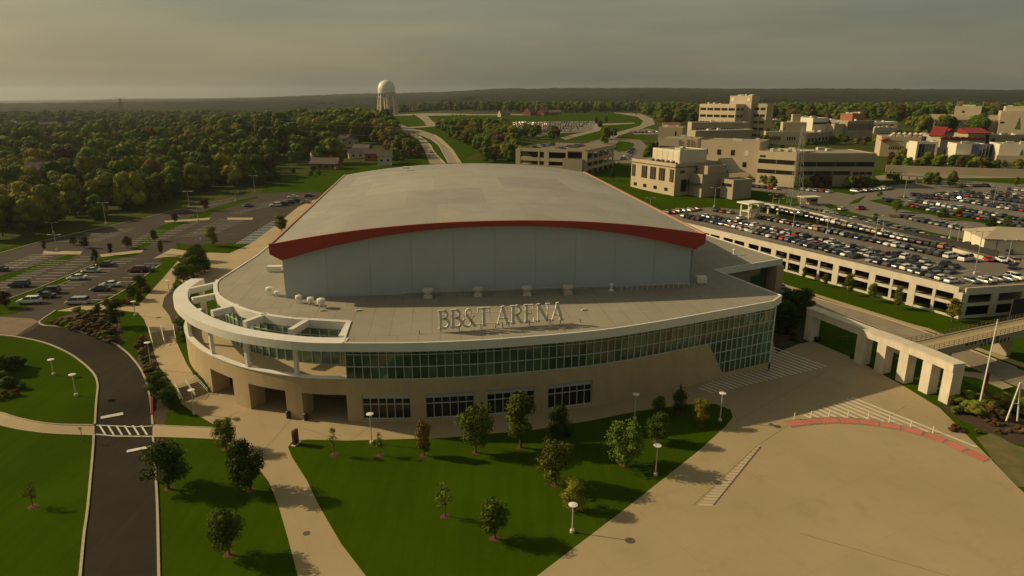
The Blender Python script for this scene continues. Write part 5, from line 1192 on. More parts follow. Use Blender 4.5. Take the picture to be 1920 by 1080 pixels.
for z, hh_ in ((h+.1, 2.0), (h*.56, 2.0), (h*.2, 2.0)): MB().box((w-.2, 26, z), (.5, 51, hh_)).build('spandrel', M['tan2'], B.o)
for k in range(6): MB().box((w-.19, 2+k*9.5, h*.45), (.6, 1.4, h*1.1)).build('pillar', M['tan2'], B.o)
MB().box((w/2, 51.8, h+.1), (w, .5, 2)).build('spandrel', M['tan2'], B.o); MB().box((.2, 26, h+.1), (.5, 51, 2)).build('spandrel', M['tan2'], B.o)
FARG = B; FARH = h
B = Bld((1062, 325), (1098, 327), 'plain concrete stair block at the corner of the far garage'); B.blk(0, B.w, -8, -1.2, -3, 9, 'tan2')
# ------------------------------------------------------------------ houses
def house(p, w, d, h, rz, wall, roof, label, rh=2.4, chimney=False, nwin=2):
    g = G(*p); o = empty('house', g, R(rz), label, 'house')
    MB().box((0, 0, h/2-.5), (w, d, h+1)).build('wall', M[wall], o)
    m_ = MB(); e = .5; x, y = w/2+e, d/2+e; m_.add([(-x, -y, h), (x, -y, h), (x, y, h), (-x, y, h), (-x, 0, h+rh), (x, 0, h+rh)], [(0, 1, 5, 4), (2, 3, 4, 5), (3, 2, 1, 0)]); ro_ = m_.build('roof', M[roof], o)
    m_ = MB(); m_.add([(-w/2, -d/2, h), (-w/2, d/2, h), (-w/2, 0, h+rh*.9), (w/2, -d/2, h), (w/2, d/2, h), (w/2, 0, h+rh*.9)], [(0, 2, 1), (3, 4, 5)]); m_.build('gable', M[wall], o)
    for k in range(nwin):
        f = MB().box((lerp(-w/2, w/2, (k+.6)/(nwin+.2)), -d/2-.03, h*.55), (1.5, .12, 1.3)).build('window', M['winglass'], o)
    MB().box((w*.42, -d/2-.03, 1.0), (1.0, .12, 2.0)).build('door', M['white'], o)
    for s_, n_ in ((-1, 'w'), (1, 'e')): MB().box((s_*(w/2+.03), 0, h*.55), (.12, 1.4, 1.3)).build('window', M['winglass'], o)
    if chimney: MB().box((w*.15, d*.2, h+rh), (1.2, .9, 2.6)).build('chimney', M['brick'], o)
house((612, 316), 17, 10, 3.4, -4, 'brick', 'shingle', 'brick bungalow with broad brown roof at the lawn behind the arena', 3.4, True, 4)
house((722, 309), 9, 9, 5.8, 10, 'siding', 'shingle', 'two-storey pale house with steep roof next to the arena lawn', 3.2)
house((700, 300), 11, 8, 4.6, 8, 'brick', 'shingle', 'brick house with dark roof just left of the two-storey house', 3)
house((668, 296), 11, 8, 3.6, 20, 'siding', 'shingle', 'low pale house between the bungalow and the dark roofs', 2.8)
house((680, 286), 12, 8, 3.4, -10, 'brick', 'shingle', 'low brick house with wide eaves in the middle of the estate', 2.6)
house((640, 268), 13, 8, 4.2, 5, 'siding', 'shingle', 'white fronted house half hidden by trees at the back of the estate', 2.6)
house((660, 274), 8, 8, 5, 80, 'siding', 'shingle', 'grey gabled house behind the low brick house', 2.6)
house((595, 300), 8, 7, 3.8, 30, 'siding', 'shingle', 'small pale house tucked in trees left of the bungalow', 2.6)
house((80, 332), 18, 12, 4.5, 25, 'brick', 'shingle', 'large house with hipped brown roof at the far left woods', 4.2)
house((150, 288), 15, 11, 4.5, 10, 'siding', 'shingle', 'grey roofed house among the trees at the left', 3.4)
house((225, 272), 10, 8, 5, 75, 'siding', 'shingle', 'white gabled house peeking out of the left woods', 3)
house((212, 276), 12, 8, 5, 10, 'siding', 'shingle', 'white house with dark roof left of the gabled one', 3)
house((448, 228), 14, 9, 5, 20, 'siding', 'shingle', 'small white house far back over the left woods', 3)
house((365, 268), 12, 8, 5, 50, 'siding', 'shingle', 'brown roofed cottage deep in the middle of the woods', 3)
for i_, (hx_, hy_, hr_) in enumerate(((260, 268, 20), (300, 262, 70), (345, 258, 10), (405, 262, 40), (480, 262, 5), (520, 268, 60), (560, 262, 15), (330, 246, 30), (95, 292, 10), (45, 282, 60), (430, 246, 80), (505, 246, 20))):
    house((hx_, hy_), 13, 9, 5, hr_, 'siding' if i_ % 3 else 'brick', 'shingle', f'pale small house among the left woods, {ordn(i_)} in its scatter' if i_ % 3 else f'small brick house in the left woods, {ordn(i_)} in its scatter', 3)
house((155, 300), 9, 7, 3.5, 0, 'tan2', 'shingle', 'low garage shed beside the grey roofed house', 2)
# long apartment rows at the left, far
def rowhouse(p0, p1, n, label, wall='brick', h=7, roofc='shingle'):
    a, b = G(*p0), G(*p1); d = (b-a).xy; w = d.length/n; ang = math.atan2(d.y, d.x)
    for k in range(n):
        c = a.lerp(b, (k+.5)/n); c.z = terr(c.x, c.y); o = empty('apartment_block', c, ang, f'{label}, {ordn(k)} from its left end', 'apartments', label)
        MB().box((0, 0, h/2-1), (w*.94, 12, h+2)).build('wall', M[wall], o); m_ = MB(); x, y = w*.49, 6.6
        m_.add([(-x, -y, h), (x, -y, h), (x, y, h), (-x, y, h), (-x, 0, h+3), (x, 0, h+3)], [(0, 1, 5, 4), (2, 3, 4, 5), (1, 2, 5), (3, 0, 4), (3, 2, 1, 0)]); m_.build('roof', M[roofc], o)
        for q in range(4):
            for z in (1.6, 4.8): MB().box((lerp(-w*.4, w*.4, q/3), -6.05, z), (1.8, .15, 1.5)).build('window', M['winglass'], o)
rowhouse((20, 244), (150, 240), 4, 'long brown-roofed apartment row at the far left')
rowhouse((150, 240), (200, 236), 2, 'brown apartment row right of the far left row')
rowhouse((252, 232), (305, 230), 2, 'red brick apartment row behind the pylon')
rowhouse((370, 212), (430, 210), 3, 'brown apartments on the left skyline')
rowhouse((440, 210), (490, 208), 2, 'red roofed apartments beside the skyline trees', roofc='redroof')
random.seed(11)
for i, (x, y) in enumerate(((15, 236), (30, 238), (195, 222), (215, 220), (296, 216), (315, 214), (420, 206), (438, 204), (500, 203), (488, 202))):
    house((x, y), 16, 12, 5, random.uniform(-30, 30), 'siding', 'shingle', f'tiny pale far house, {ordn(i)} from the left on the left skyline', 4)
# town houses and chapel-like brick houses beyond the far lot
house((993, 217), 22, 15, 7, 60, 'brick', 'shingle', 'brick house with steep dark gable beyond the far parking lot', 7)
house((1018, 217), 20, 14, 6.5, 60, 'brick', 'brick', 'brick house with red gable right of the dark gabled one', 6.5)
house((1040, 216), 22, 12, 5, 0, 'brick', 'shingle', 'low brick wing right of the gabled brick houses', 4)
house((945, 219), 16, 16, 4.5, 20, 'tan2', 'shingle', 'round-looking pavilion with pyramid roof beside the far lot', 6)
for i, (x, y) in enumerate(((1442, 212), (1450, 214), (1484, 211), (1515, 210), (1524, 211), (1440, 222), (1445, 219), (1485, 219))):
    house((x, y), 15, 10, 6, random.uniform(-40, 40), 'whitewall', 'roofgrey', f'tiny white far house, {ordn(i)} right of the office tower', 4)
# ------------------------------------------------------------------ water tower
b = G(727, 216); topz = atY(726, 150, b.y).z; px2m = b.y/CP/FP*1.02
o = empty('water_tower', b, 0, 'white water tower with round tank on a ring of legs above the trees', 'water tower'); h = topz-b.z; r = 15*px2m
zb = h-r*1.5
for k in range(8):
    a = 2*math.pi*k/8+.2; MB().tube((r*1.12*math.cos(a), r*1.12*math.sin(a), 0), (r*.86*math.cos(a), r*.86*math.sin(a), zb), r*.12, r*.10, 8).build('leg', M['conc'], o)
MB().tube((0, 0, 0), (0, 0, zb), r*.36, r*.36, 14).build('riser', M['conc'], o)
m_ = MB(); m_.lathe((0, 0, 0), [(r*.5, zb-r*.3), (r*.80, zb-r*.16), (r*.95, zb+r*.05), (r*.97, zb+r*.55), (r*.92, zb+r*.85), (r*.76, zb+r*1.16), (r*.5, zb+r*1.38), (r*.14, zb+r*1.49)], 28); tk = m_.build('tank', M['white'], o)
for p in tk.data.polygons: p.use_smooth = True
MB().lathe((0, 0, 0), [(r*1.0, zb+r*.02), (r*1.05, zb+r*.04), (r*1.05, zb+r*.14), (r*1.0, zb+r*.16)], 28).build('balcony', M['steel'], o)
for z in (.28, .52):
    m_ = MB(); rr_ = lerp(r*1.12, r*.86, z/.7)
    for k in range(8): a, c = 2*math.pi*k/8+.2, 2*math.pi*(k+1)/8+.2; m_.tube((rr_*math.cos(a), rr_*math.sin(a), h*z), (rr_*math.cos(c), rr_*math.sin(c), h*z), r*.03)
    m_.build('strut_ring', M['conc'], o)
# ------------------------------------------------------------------ pylons, mast and wires
def lattice(name, p, h, wb, wt, label, cat, arms=(), m='steel', t=.12):
    o = empty(name, p, 0, label, cat); n = 8
    for sx in (-1, 1):
        for sy in (-1, 1): MB().tube((sx*wb, sy*wb, -1), (sx*wt, sy*wt, h), t, t*.7, 5).build('leg', M[m], o)
    m_ = MB()
    for k in range(n):
        z0, z1 = h*k/n, h*(k+1)/n; w0, w1 = lerp(wb, wt, k/n), lerp(wb, wt, (k+1)/n)
        for (ax, ay), (bx_, by_) in (((-1, -1), (1, -1)), ((1, -1), (1, 1)), ((1, 1), (-1, 1)), ((-1, 1), (-1, -1))):
            m_.tube((ax*w0, ay*w0, z0), (bx_*w1, by_*w1, z1), t*.5, n=4); m_.tube((bx_*w0, by_*w0, z0), (ax*w1, ay*w1, z1), t*.5, n=4)
    m_.build('bracing', M[m], o)
    for z, w_, up in arms:
        m_ = MB()
        for s_ in (-1, 1):
            for y_ in (-.4, .4): m_.tube((0, y_, z), (s_*w_, 0, z+up), t*.7, n=4); m_.tube((0, y_, z-2), (s_*w_, 0, z+up), t*.5, n=4)
        m_.build('cross_arm', M[m], o)
    return o
b = G(234, 244); h = atY(234, 184, b.y).z-b.z
lattice('pylon', b, h, 3.4, .8, 'steel lattice power pylon rising over the left woods', 'pylon', ((h*.98, 9, 2.0), (h*.86, 6, .5)), 'rail', .15)
b = G(1489, 384); h = atY(1497, 236, b.y).z-b.z
lattice('lattice_mast', b, h, 2.7, .35, 'tall slim lattice mast before the banded campus hall', 'mast', (), 'steel', .08)
lb = G(1165, 262)
for i, (x, y, t) in enumerate(((1150, 268, 245), (1078, 214, 196), (1212, 212, 190), (1229, 214, 196), (1236, 218, 194), (1280, 232, 192))):
    o = empty('utility_pole', G(x, y), 0, f'thin pale pole, {ordn(i)} from the left behind the arena', 'pole', 'thin poles behind the arena'); hh_ = atY(x, t, G(x, y).y).z-G(x, y).z; MB().tube((0, 0, 0), (0, 0, hh_), .22, .14, 6).build('post', M['steel'], o); MB().box((0, 0, hh_), (2.4, .4, .25)).build('cross_arm', M['steel'], o)
def wire(a, b, sag, label):
    m_ = MB(); n = 16; P = [Vector(a).lerp(Vector(b), i/n)-Vector((0, 0, sag*4*(i/n)*(1-i/n))) for i in range(n+1)]
    for p, q in zip(P, P[1:]): m_.tube(p, q, .035, n=4)
    tag(m_.build('power_line', M['rail']), label, 'power line', 'power lines over the woods')
pa = G(234, 244); 
for i, (dx, dz) in enumerate(((-9, 2), (9, 2), (6, -5))):
    wire((pa.x+dx, pa.y, pa.z+(atY(234, 184, pa.y).z-pa.z)*.96+dz), (-35+dx*1.2, 330+dx, 32+dz), 7, ['upper', 'middle', 'lowest'][i]+' thin power line crossing the woods to the right')
# ------------------------------------------------------------------ cars
random.seed(21)
CP_ = dict(black=(.012, .012, .014), charcoal=(.04, .04, .043), grey=(.13, .13, .13), silver=(.42, .42, .40), white=(.72, .71, .66), tan=(.36, .29, .18), red=(.42, .02, .015), maroon=(.13, .012, .015), blue=(.03, .05, .13), green=(.03, .06, .04), yellow=(.6, .5, .06), orange=(.45, .17, .05))
PAINT = {}
for k, c in CP_.items():
    m = bpy.data.materials.new('paint_'+k); m.use_nodes = True; b = m.node_tree.nodes['Principled BSDF']; b.inputs['Base Color'].default_value = (*c, 1); b.inputs['Roughness'].default_value = .28; b.inputs['Metallic'].default_value = .25 if k in ('silver', 'grey', 'charcoal', 'blue', 'tan') else 0
    b.inputs['Coat Weight'].default_value = .5
    nzc = N(m.node_tree, 'ShaderNodeTexNoise'); nzc.inputs['Scale'].default_value = 2.5; mrc = N(m.node_tree, 'ShaderNodeMapRange'); mrc.inputs[3].default_value = .2; mrc.inputs[4].default_value = .42
    m.node_tree.links.new(nzc.outputs[0], mrc.inputs[0]); m.node_tree.links.new(mrc.outputs[0], b.inputs['Roughness']); PAINT[k] = m
M['carglass'] = mat('car_glass', (.012, .014, .016), .08, spec=.7); M['tyre'] = mat('tyre', (.015, .015, .015), .9); M['headl'] = mat('headlight_glass', (.6, .6, .55), .15); M['taill'] = mat('taillight_glass', (.3, .01, .01), .2); M['hub'] = mat('hub_metal', (.4, .4, .4), .35, metal=.6)
# stations: x, half width, z low, z high ; then the cabin
SHAPES = {
 'sedan': dict(L=4.7, W=.90, body=[(-2.35, .70, .42, .72), (-2.25, .82, .30, .92), (-1.5, .89, .26, .98), (.9, .90, .26, .94), (1.9, .86, .28, .80), (2.3, .74, .36, .62)], cab=(-1.75, -1.05, .35, 1.15, .97, 1.43)),
 'hatchback': dict(L=4.2, W=.88, body=[(-2.1, .74, .42, .85), (-2.0, .84, .30, 1.02), (-1.2, .88, .26, 1.02), (.9, .88, .26, .97), (1.75, .84, .28, .82), (2.1, .72, .36, .62)], cab=(-2.0, -1.5, .3, 1.15, 1.0, 1.5)),
 'suv': dict(L=4.8, W=.95, body=[(-2.4, .82, .48, 1.0), (-2.32, .92, .36, 1.15), (-1.2, .95, .34, 1.16), (1.0, .95, .34, 1.14), (2.1, .91, .36, 1.0), (2.4, .80, .44, .78)], cab=(-2.3, -2.05, .45, 1.2, 1.14, 1.78)),
 'minivan': dict(L=5.0, W=.98, body=[(-2.5, .86, .42, 1.0), (-2.42, .95, .30, 1.08), (-1.2, .98, .28, 1.08), (1.2, .98, .28, 1.04), (2.2, .92, .30, .88), (2.5, .78, .38, .66)], cab=(-2.42, -2.2, .95, 1.75, 1.06, 1.76)),
 'pickup': dict(L=5.5, W=.98, body=[(-2.75, .90, .50, 1.12), (-2.65, .97, .42, 1.14), (-.6, .98, .38, 1.14), (.9, .98, .38, 1.16), (2.4, .94, .40, 1.08), (2.75, .82, .46, .85)], cab=(-.6, -.45, .75, 1.45, 1.14, 1.82)),
 'van': dict(L=5.8, W=1.05, body=[(-2.9, .98, .42, 1.3), (-2.85, 1.04, .34, 1.4), (-1, 1.05, .34, 1.42), (1.3, 1.05, .34, 1.35), (2.5, .98, .36, 1.05), (2.9, .85, .42, .8)], cab=(-2.86, -2.7, 1.1, 2.1, 1.38, 2.35)),
}
def carbody(kind):
    S = SHAPES[kind]; m_ = MB(); rings = []
    for x, w, z0, z1 in S['body']: rings.append([(x, -w, z0+.1), (x, -w*.9, z0), (x, w*.9, z0), (x, w, z0+.1), (x, w, lerp(z0, z1, .65)), (x, w*.86, z1), (x, -w*.86, z1), (x, -w, lerp(z0, z1, .65))])
    vs = [v for r_ in rings for v in r_]; n = 8; fs = [tuple(range(n)), tuple((len(rings)-1)*n+i for i in range(n))[::-1]]
    for k in range(len(rings)-1):
        for i in range(n): fs.append((k*n+i, (k+1)*n+i, (k+1)*n+(i+1) % n, k*n+(i+1) % n))
    fs = [f[::-1] for f in fs]
    m_.add(vs, fs, 0)
    x0, x1, x2, x3, zb, zt = S['cab']; w = S['W']*.88; wt = w*.84; t = zt-.07
    m_.add([(x1-.03, -wt, t), (x2+.03, -wt, t), (x2+.03, wt, t), (x1-.03, wt, t), (x1+.08, -wt*.88, zt), (x2-.08, -wt*.88, zt), (x2-.08, wt*.88, zt), (x1+.08, wt*.88, zt)], [(4, 5, 6, 7), (0, 1, 5, 4), (1, 2, 6, 5), (2, 3, 7, 6), (3, 0, 4, 7)], 0)
    # pillars between the windows
    for xx in (lerp(x1, x2, .5),):
        for s in (-1, 1): m_.box((xx, s*(w+wt)/2*1.0, (zb+zt)/2-.03), (.09, .06+abs(w-wt), zt-zb-.08), 0, 0)
    return m_
def carcab(kind):
    S = SHAPES[kind]; x0, x1, x2, x3, zb, zt = S['cab']; w = S['W']*.88; wt = w*.84; t = zt-.06; m_ = MB()
    m_.add([(x0, -w, zb-.04), (x3, -w, zb-.04), (x3, w, zb-.04), (x0, w, zb-.04), (x1, -wt, t), (x2, -wt, t), (x2, wt, t), (x1, wt, t)], [(3, 2, 1, 0), (4, 5, 6, 7), (0, 1, 5, 4), (1, 2, 6, 5), (2, 3, 7, 6), (3, 0, 4, 7)]); return m_
def wheelmb(x, y, r=.33):
    m_ = MB(); s = 1 if y > 0 else -1; m_.tube((x, y-.11*s, r), (x, y+.11*s, r), r, r, 12); m_.tube((x, y+.11*s, r), (x, y+.125*s, r), r*.6, r*.55, 8, 1); return m_
CM = {}
def carmesh(kind, colr, simple):
    k = (kind, colr, simple)
    if k in CM: return CM[k]
    S = SHAPES[kind]; b = carbody(kind); wx = S['L']*.3; wy = S['W']-.1
    if simple:
        nb = len(b.f); c = carcab(kind); b.add(c.v, c.f, 1)
        for x in (-wx, wx): 
            for y in (-wy, wy): w_ = MB().tube((x, y-.1, .32), (x, y+.1, .32), .32, .32, 8); b.add(w_.v, w_.f, 2)
        CM[k] = b.mesh('car_'+kind, [PAINT[colr], M['carglass'], M['tyre']]); return CM[k]
    d = dict(body=b.mesh('body', [PAINT[colr]]))
    if 'cab_'+kind not in CM:
        fx = S['body'][-1]; rx = S['body'][0]
        CM['cab_'+kind] = (carcab(kind).mesh('windows', [M['carglass']]), [wheelmb(x, y).mesh('wheel', [M['tyre'], M['hub']]) for x in (-wx, wx) for y in (-wy, wy)],
            [MB().box((fx[0]-.02, s*fx[1]*.75, fx[3]-.10), (.14, .3, .14)).mesh('headlight', [M['headl']]) for s in (-1, 1)], [MB().box((rx[0]+.02, s*rx[1]*.8, rx[3]-.12), (.12, .26, .18)).mesh('taillight', [M['taill']]) for s in (-1, 1)])
    CM[k] = d; return d
CARS = []    # (pos, heading, kind, colour, label, group, pitch)
def addcar(p, h, kind, colr, label, grp): CARS.append((p, h, kind, colr, label, grp))
def pick():
    kind = random.choices(['sedan', 'hatchback', 'suv', 'minivan', 'pickup'], [46, 20, 22, 8, 4])[0]
    colr = random.choices(['black', 'charcoal', 'grey', 'silver', 'white', 'tan', 'red', 'maroon', 'blue', 'green', 'orange'], [22, 21, 16, 16, 14, 6, 6, 6, 6, 2, 1])[0]; return kind, colr
def carrow(line, z, where, n=None, fill=.97, sp=2.75, flip=None, grp=None, headvec=None):
    P = [(G(*q) if z is None else at(*q, z)) for q in line]; ln = [p.xy for p in P]; S = arclen(ln); n = n or int(S[-1]/sp); c = 0
    for i in range(n):
        if random.random() > fill: continue
        s = (i+.5)/n*S[-1]; p = along(ln, S, s); q = along(ln, S, s+.5); d = (q-p)
        if d.length < 1e-3: d = p-along(ln, S, s-.5)
        d.normalize(); nv = Vector((-d.y, d.x)); hd = math.atan2(nv.y, nv.x)+random.uniform(-.03, .03)+(math.pi if (random.random() < .25) ^ bool(flip) else 0)
        p = p+nv*random.uniform(-.45, .45)+d*random.uniform(-.18, .18); zz = z if z is not None else None
        zc = terr(p.x, p.y) if zz is None else zz
        if callable(grp): pass
        k, cl_ = pick(); addcar(Vector((p.x, p.y, zc+.01)), hd, k, cl_, f'{cl_} {k}, {ordn(c)} from the left in {where}', 'cars in '+where); c += 1
# west lot, one by one
for x, y, k, c, hdg, l in ((56, 569, 'suv', 'white', 188, 'white estate car beside the hedge strip, nearest the apron'), (85, 558, 'sedan', 'charcoal', 187, 'dark sedan just behind the white estate car'), (93, 550, 'suv', 'black', 187, 'black suv farthest of the three by the grass strip'),
    (146, 570, 'minivan', 'silver', 184, 'silver van parked alone at the end of the row by the path'), (145, 524, 'sedan', 'white', 186, 'white sedan left of the silver-white pair at the grass strip'), (172, 511, 'sedan', 'silver', 186, 'silver sedan just beyond the white one at the strip'),
    (198, 499, 'sedan', 'charcoal', 186, 'dark sedan farthest along the grass strip'), (190, 545, 'sedan', 'charcoal', 185, 'dark grey sedan before the two pale ones by the path lawn'), (207, 537, 'sedan', 'white', 185, 'white sedan beside the dark grey one by the path lawn'), (258, 510, 'suv', 'maroon', 185, 'dark maroon car alone next to the path lawn'), (273, 509, 'sedan', 'charcoal', 185, 'grey car behind the maroon car'),
    (37, 538, 'suv', 'black', 186, 'black suv alone in the left bays'), (-2, 508, 'sedan', 'charcoal', 186, 'dark car at the left picture edge'), (517, 387, 'suv', 'white', 184, 'white suv in front of the dark row in the far lot'), (531, 385, 'suv', 'black', 184, 'black suv next to the white suv in the far lot'),
    (543, 382, 'suv', 'charcoal', 184, 'charcoal suv in the middle of the far dark row'), (553, 379, 'suv', 'black', 184, 'black suv at the end of the far dark row'), (549, 371, 'sedan', 'white', 184, 'white sedan at the back edge of the far lot'), (579, 369, 'sedan', 'black', 184, 'black sedan closest to the arena eave in the far lot'),
    (574, 381, 'sedan', 'tan', 184, 'tan sedan half hidden by the arena eave'), (466, 388, 'sedan', 'charcoal', 170, 'dark sedan alone in the empty bays of the far lot')):
    addcar(G(x, y)+Vector((0, 0, .01)), R(hdg), k, c, l, 'cars in the west lot')
NW = len(CARS)
# road traffic
for x, y, hdg, k, c, l in ((808, 286, 80, 'suv', 'white', 'white car driving on the dual carriageway'), (1462, 540, 100, 'sedan', 'charcoal', 'dark sedan on the road under the arena corner'), (1771, 407, 18, 'hatchback', 'red', 'bright red car driving between the upper rows'), (1580, 394, 25, 'sedan', 'white', 'white car turning by the booth'),
    (1614, 393, 20, 'suv', 'red', 'red suv turning by the booth'), (1390, 411, 30, 'sedan', 'white', 'white sedan under the stair tower'), (694, 217, 20, 'suv', 'white', 'white van at the foot of the water tower'), (776, 218, 60, 'van', 'red', 'red and white truck at the far road junction'), (1193, 215, 10, 'van', 'white', 'white van on the far curving road')):
    p = at(x, y, 1.1) if (x, y) == (1390, 411) else G(x, y); addcar(p+Vector((0, 0, .01)), R(hdg), k, c, l, 'moving cars')
ZD = 1.1
carrow([(1282, 407), (1370, 425), (1480, 453), (1600, 483), (1700, 506), (1795, 532)], ZD, 'the row behind the garage parapet', fill=.96)
carrow([(1335, 418), (1455, 443), (1610, 478), (1790, 514)], ZD, 'the front middle row on the garage roof', fill=.97)
carrow([(1320, 406), (1455, 433), (1600, 467), (1800, 505)], ZD, 'the rear middle row on the garage roof', fill=.97)
carrow([(1415, 407), (1502, 425), (1600, 446), (1680, 463), (1762, 479), (1790, 485)], ZD, 'the row below the ramp wall', fill=.97)
addcar(at(1812, 489, ZD), R(25), 'van', 'white', 'big white van at the open end of the ramp wall row', 'cars at the open end of the deck')
carrow([(1813, 531), (1860, 527), (1912, 523)], ZD, 'the row along the near deck end', fill=1, flip=True)
carrow([(1245, 401), (1275, 398), (1312, 393)], ZD, 'the short row behind the arena eave'); carrow([(1338, 396), (1376, 401)], ZD, 'the short row left of the stair tower')
# ramp tier
def ramprow(px0, px1, where, dz=0, n=30):
    m0, m1 = at(*px0, 4.2), at(*px1, 1.3)
    for i in range(n):
        t = (i+.5)/n; p = m0.lerp(m1, t).xy
        z = rampz(p.x, p.y)+.02; k, c = pick(); d = (m1-m0).xy.normalized(); addcar(Vector((p.x, p.y, z)), math.atan2(d.x, -d.y)+random.uniform(-.03, .03), k, c, f'{c} {k}, {ordn(i)} from the left in {where}', 'cars in '+where)
ramprow((1425, 389), (1790, 469), 'the row on top of the ramp wall', n=34)
carrow([(1500, 391), (1600, 412), (1690, 432), (1750, 448), (1815, 462), (1845, 470)], None, 'the row before the long grass strip', fill=.95)
carrow([(1690, 407), (1730, 416), (1782, 427), (1855, 441)], None, 'the row left of the white hall')
carrow([(1702, 386), (1775, 401), (1849, 414), (1925, 428)], None, 'the first row of the upper lot', flip=True)
carrow([(1655, 378), (1707, 378), (1780, 390), (1863, 405), (1925, 416)], None, 'the second row of the upper lot')
carrow([(1715, 371), (1792, 376), (1881, 391), (1925, 397)], None, 'the third row of the upper lot', flip=True)
carrow([(1705, 367), (1764, 369), (1819, 378), (1880, 387), (1925, 392)], None, 'the fourth row of the upper lot')
carrow([(1770, 365), (1853, 373), (1925, 382)], None, 'the fifth row of the upper lot'); carrow([(1792, 360), (1853, 367), (1925, 374)], None, 'the sixth row of the upper lot', flip=True)
carrow([(1856, 361), (1925, 368)], None, 'the seventh row of the upper lot'); carrow([(1885, 356), (1925, 359)], None, 'the last row of the upper lot')
carrow([(1600, 361), (1670, 354)], None, 'the bright row by the campus steps', fill=1); carrow([(1500, 356), (1560, 362)], None, 'the row below the banded hall', fill=1); carrow([(1395, 349), (1462, 356)], None, 'the row by the power house', fill=1)
carrow([(1790, 350), (1860, 350)], None, 'the top edge of the upper lot', fill=.5)
carrow([(1850, 470), (1905, 478)], ZD, 'the row before the white hall', flip=True); carrow([(1840, 488), (1912, 492)], ZD, 'the cluster right of the white van'); carrow([(1850, 498), (1912, 505)], ZD, 'the nearest cluster by the deck end')
# far garage roof and far lots
fo2 = basis(FARG.o)
for x0, where in ((4, 'the left row on the far garage roof'), (24, 'the middle row on the far garage roof'), (FARG.w*.55, 'the right row on the far garage roof')):
    for i in range(13):
        k, c = pick(); p = fo2 @ Vector((x0, 6+i*3.2, FARH-.04)); addcar(p, FARG.a+(0 if x0 > 5 else math.pi), k, c, f'{c} {k}, {ordn(i)} from the front in {where}', 'cars in '+where)
for i, (l, y0) in enumerate((('first', 230), ('second', 233.5), ('third', 237.5), ('fourth', 241.5), ('fifth', 246))):
    carrow([(962, y0+1), (1030, y0), (1110-i*8, y0)], None, f'the {l} row of the far lot', fill=.9, sp=3)
carrow([(1120, 298), (1135, 290), (1150, 275)], None, 'the shaded row right of the far garage', sp=3); carrow([(1168, 300), (1180, 290), (1186, 280)], None, 'the right row right of the far garage', sp=3); carrow([(1135, 307), (1165, 308)], None, 'the two cars at the lawn end', n=3); carrow([(1180, 249), (1236, 248)], None, 'the row on the green island', n=8)
carrow([(845, 216), (905, 217)], None, 'the far row by the highway', n=8, fill=.8)
# cars glimpsed inside the garage
for lvl, z in (('upper', -2.3), ('lower', -5.95)):
    for i in range(26):
        if random.random() < .45: continue
        p = basis(PD) @ Vector((4+i*5.6+random.uniform(-1, 1), -6.2, 0)); k, c = pick(); addcar(Vector((p.x, p.y, z)), math.atan2(fn.y, fn.x)+(0 if random.random() < .5 else math.pi), k, c, f'{c} {k} in the {lvl} open garage storey, {ordn(i)} bay from its near corner', f'cars inside the {lvl} storey of the garage')
def shows(c):
    p = c[0]; return (p-cam.location).length*(1.35 if 'inside' in c[4] else 1)
order = sorted(range(len(CARS)), key=lambda i: shows(CARS[i])); indiv = set(order[:298])
rest = MB(); rmats = list(PAINT.values())+[M['carglass'], M['tyre']]; rk = list(PAINT)
carroot = {}
for i, (p, hd, kind, colr, label, grp) in enumerate(CARS):
    tilt = 0
    dist = (p-cam.location).length
    if i in indiv:
        if dist < 245:
            d = carmesh(kind, colr, False); cab, whs, hl, tl = CM['cab_'+kind]
            o = empty('parked_car' if grp != 'moving cars' else 'car', p, hd, label, kind if kind not in ('sedan', 'hatchback') else 'car', grp)
            link('body', d['body'], o); link('windows', cab, o)
            for w_ in whs: link('wheel', w_, o)
            if dist < 205:
                for w_ in hl: link('headlight', w_, o)
                for w_ in tl: link('taillight', w_, o)
        else:
            o = link('parked_car' if grp != 'moving cars' else 'car', carmesh(kind, colr, True), None, p, hd); tag(o, label, kind if kind not in ('sedan', 'hatchback') else 'car', grp)
    else:
        S = SHAPES[kind]; b = carbody(kind); c = carcab(kind); cr, sr = math.cos(hd), math.sin(hd)
        tr = lambda vs: [(p.x+x*cr-y*sr, p.y+x*sr+y*cr, p.z+z) for x, y, z in vs]
        rest.add(tr(b.v), b.f, rk.index(colr)); rest.add(tr(c.v), c.f, len(rk)); w_ = MB().box((0, 0, .2), (S['L']*.75, S['W']*1.9, .4)); rest.add(tr(w_.v), w_.f, len(rk)+1)
o = rest.build('distant_parked_cars', rmats); tag(o, 'distant cars packed in the campus lots and far garages', 'cars', kind='stuff')
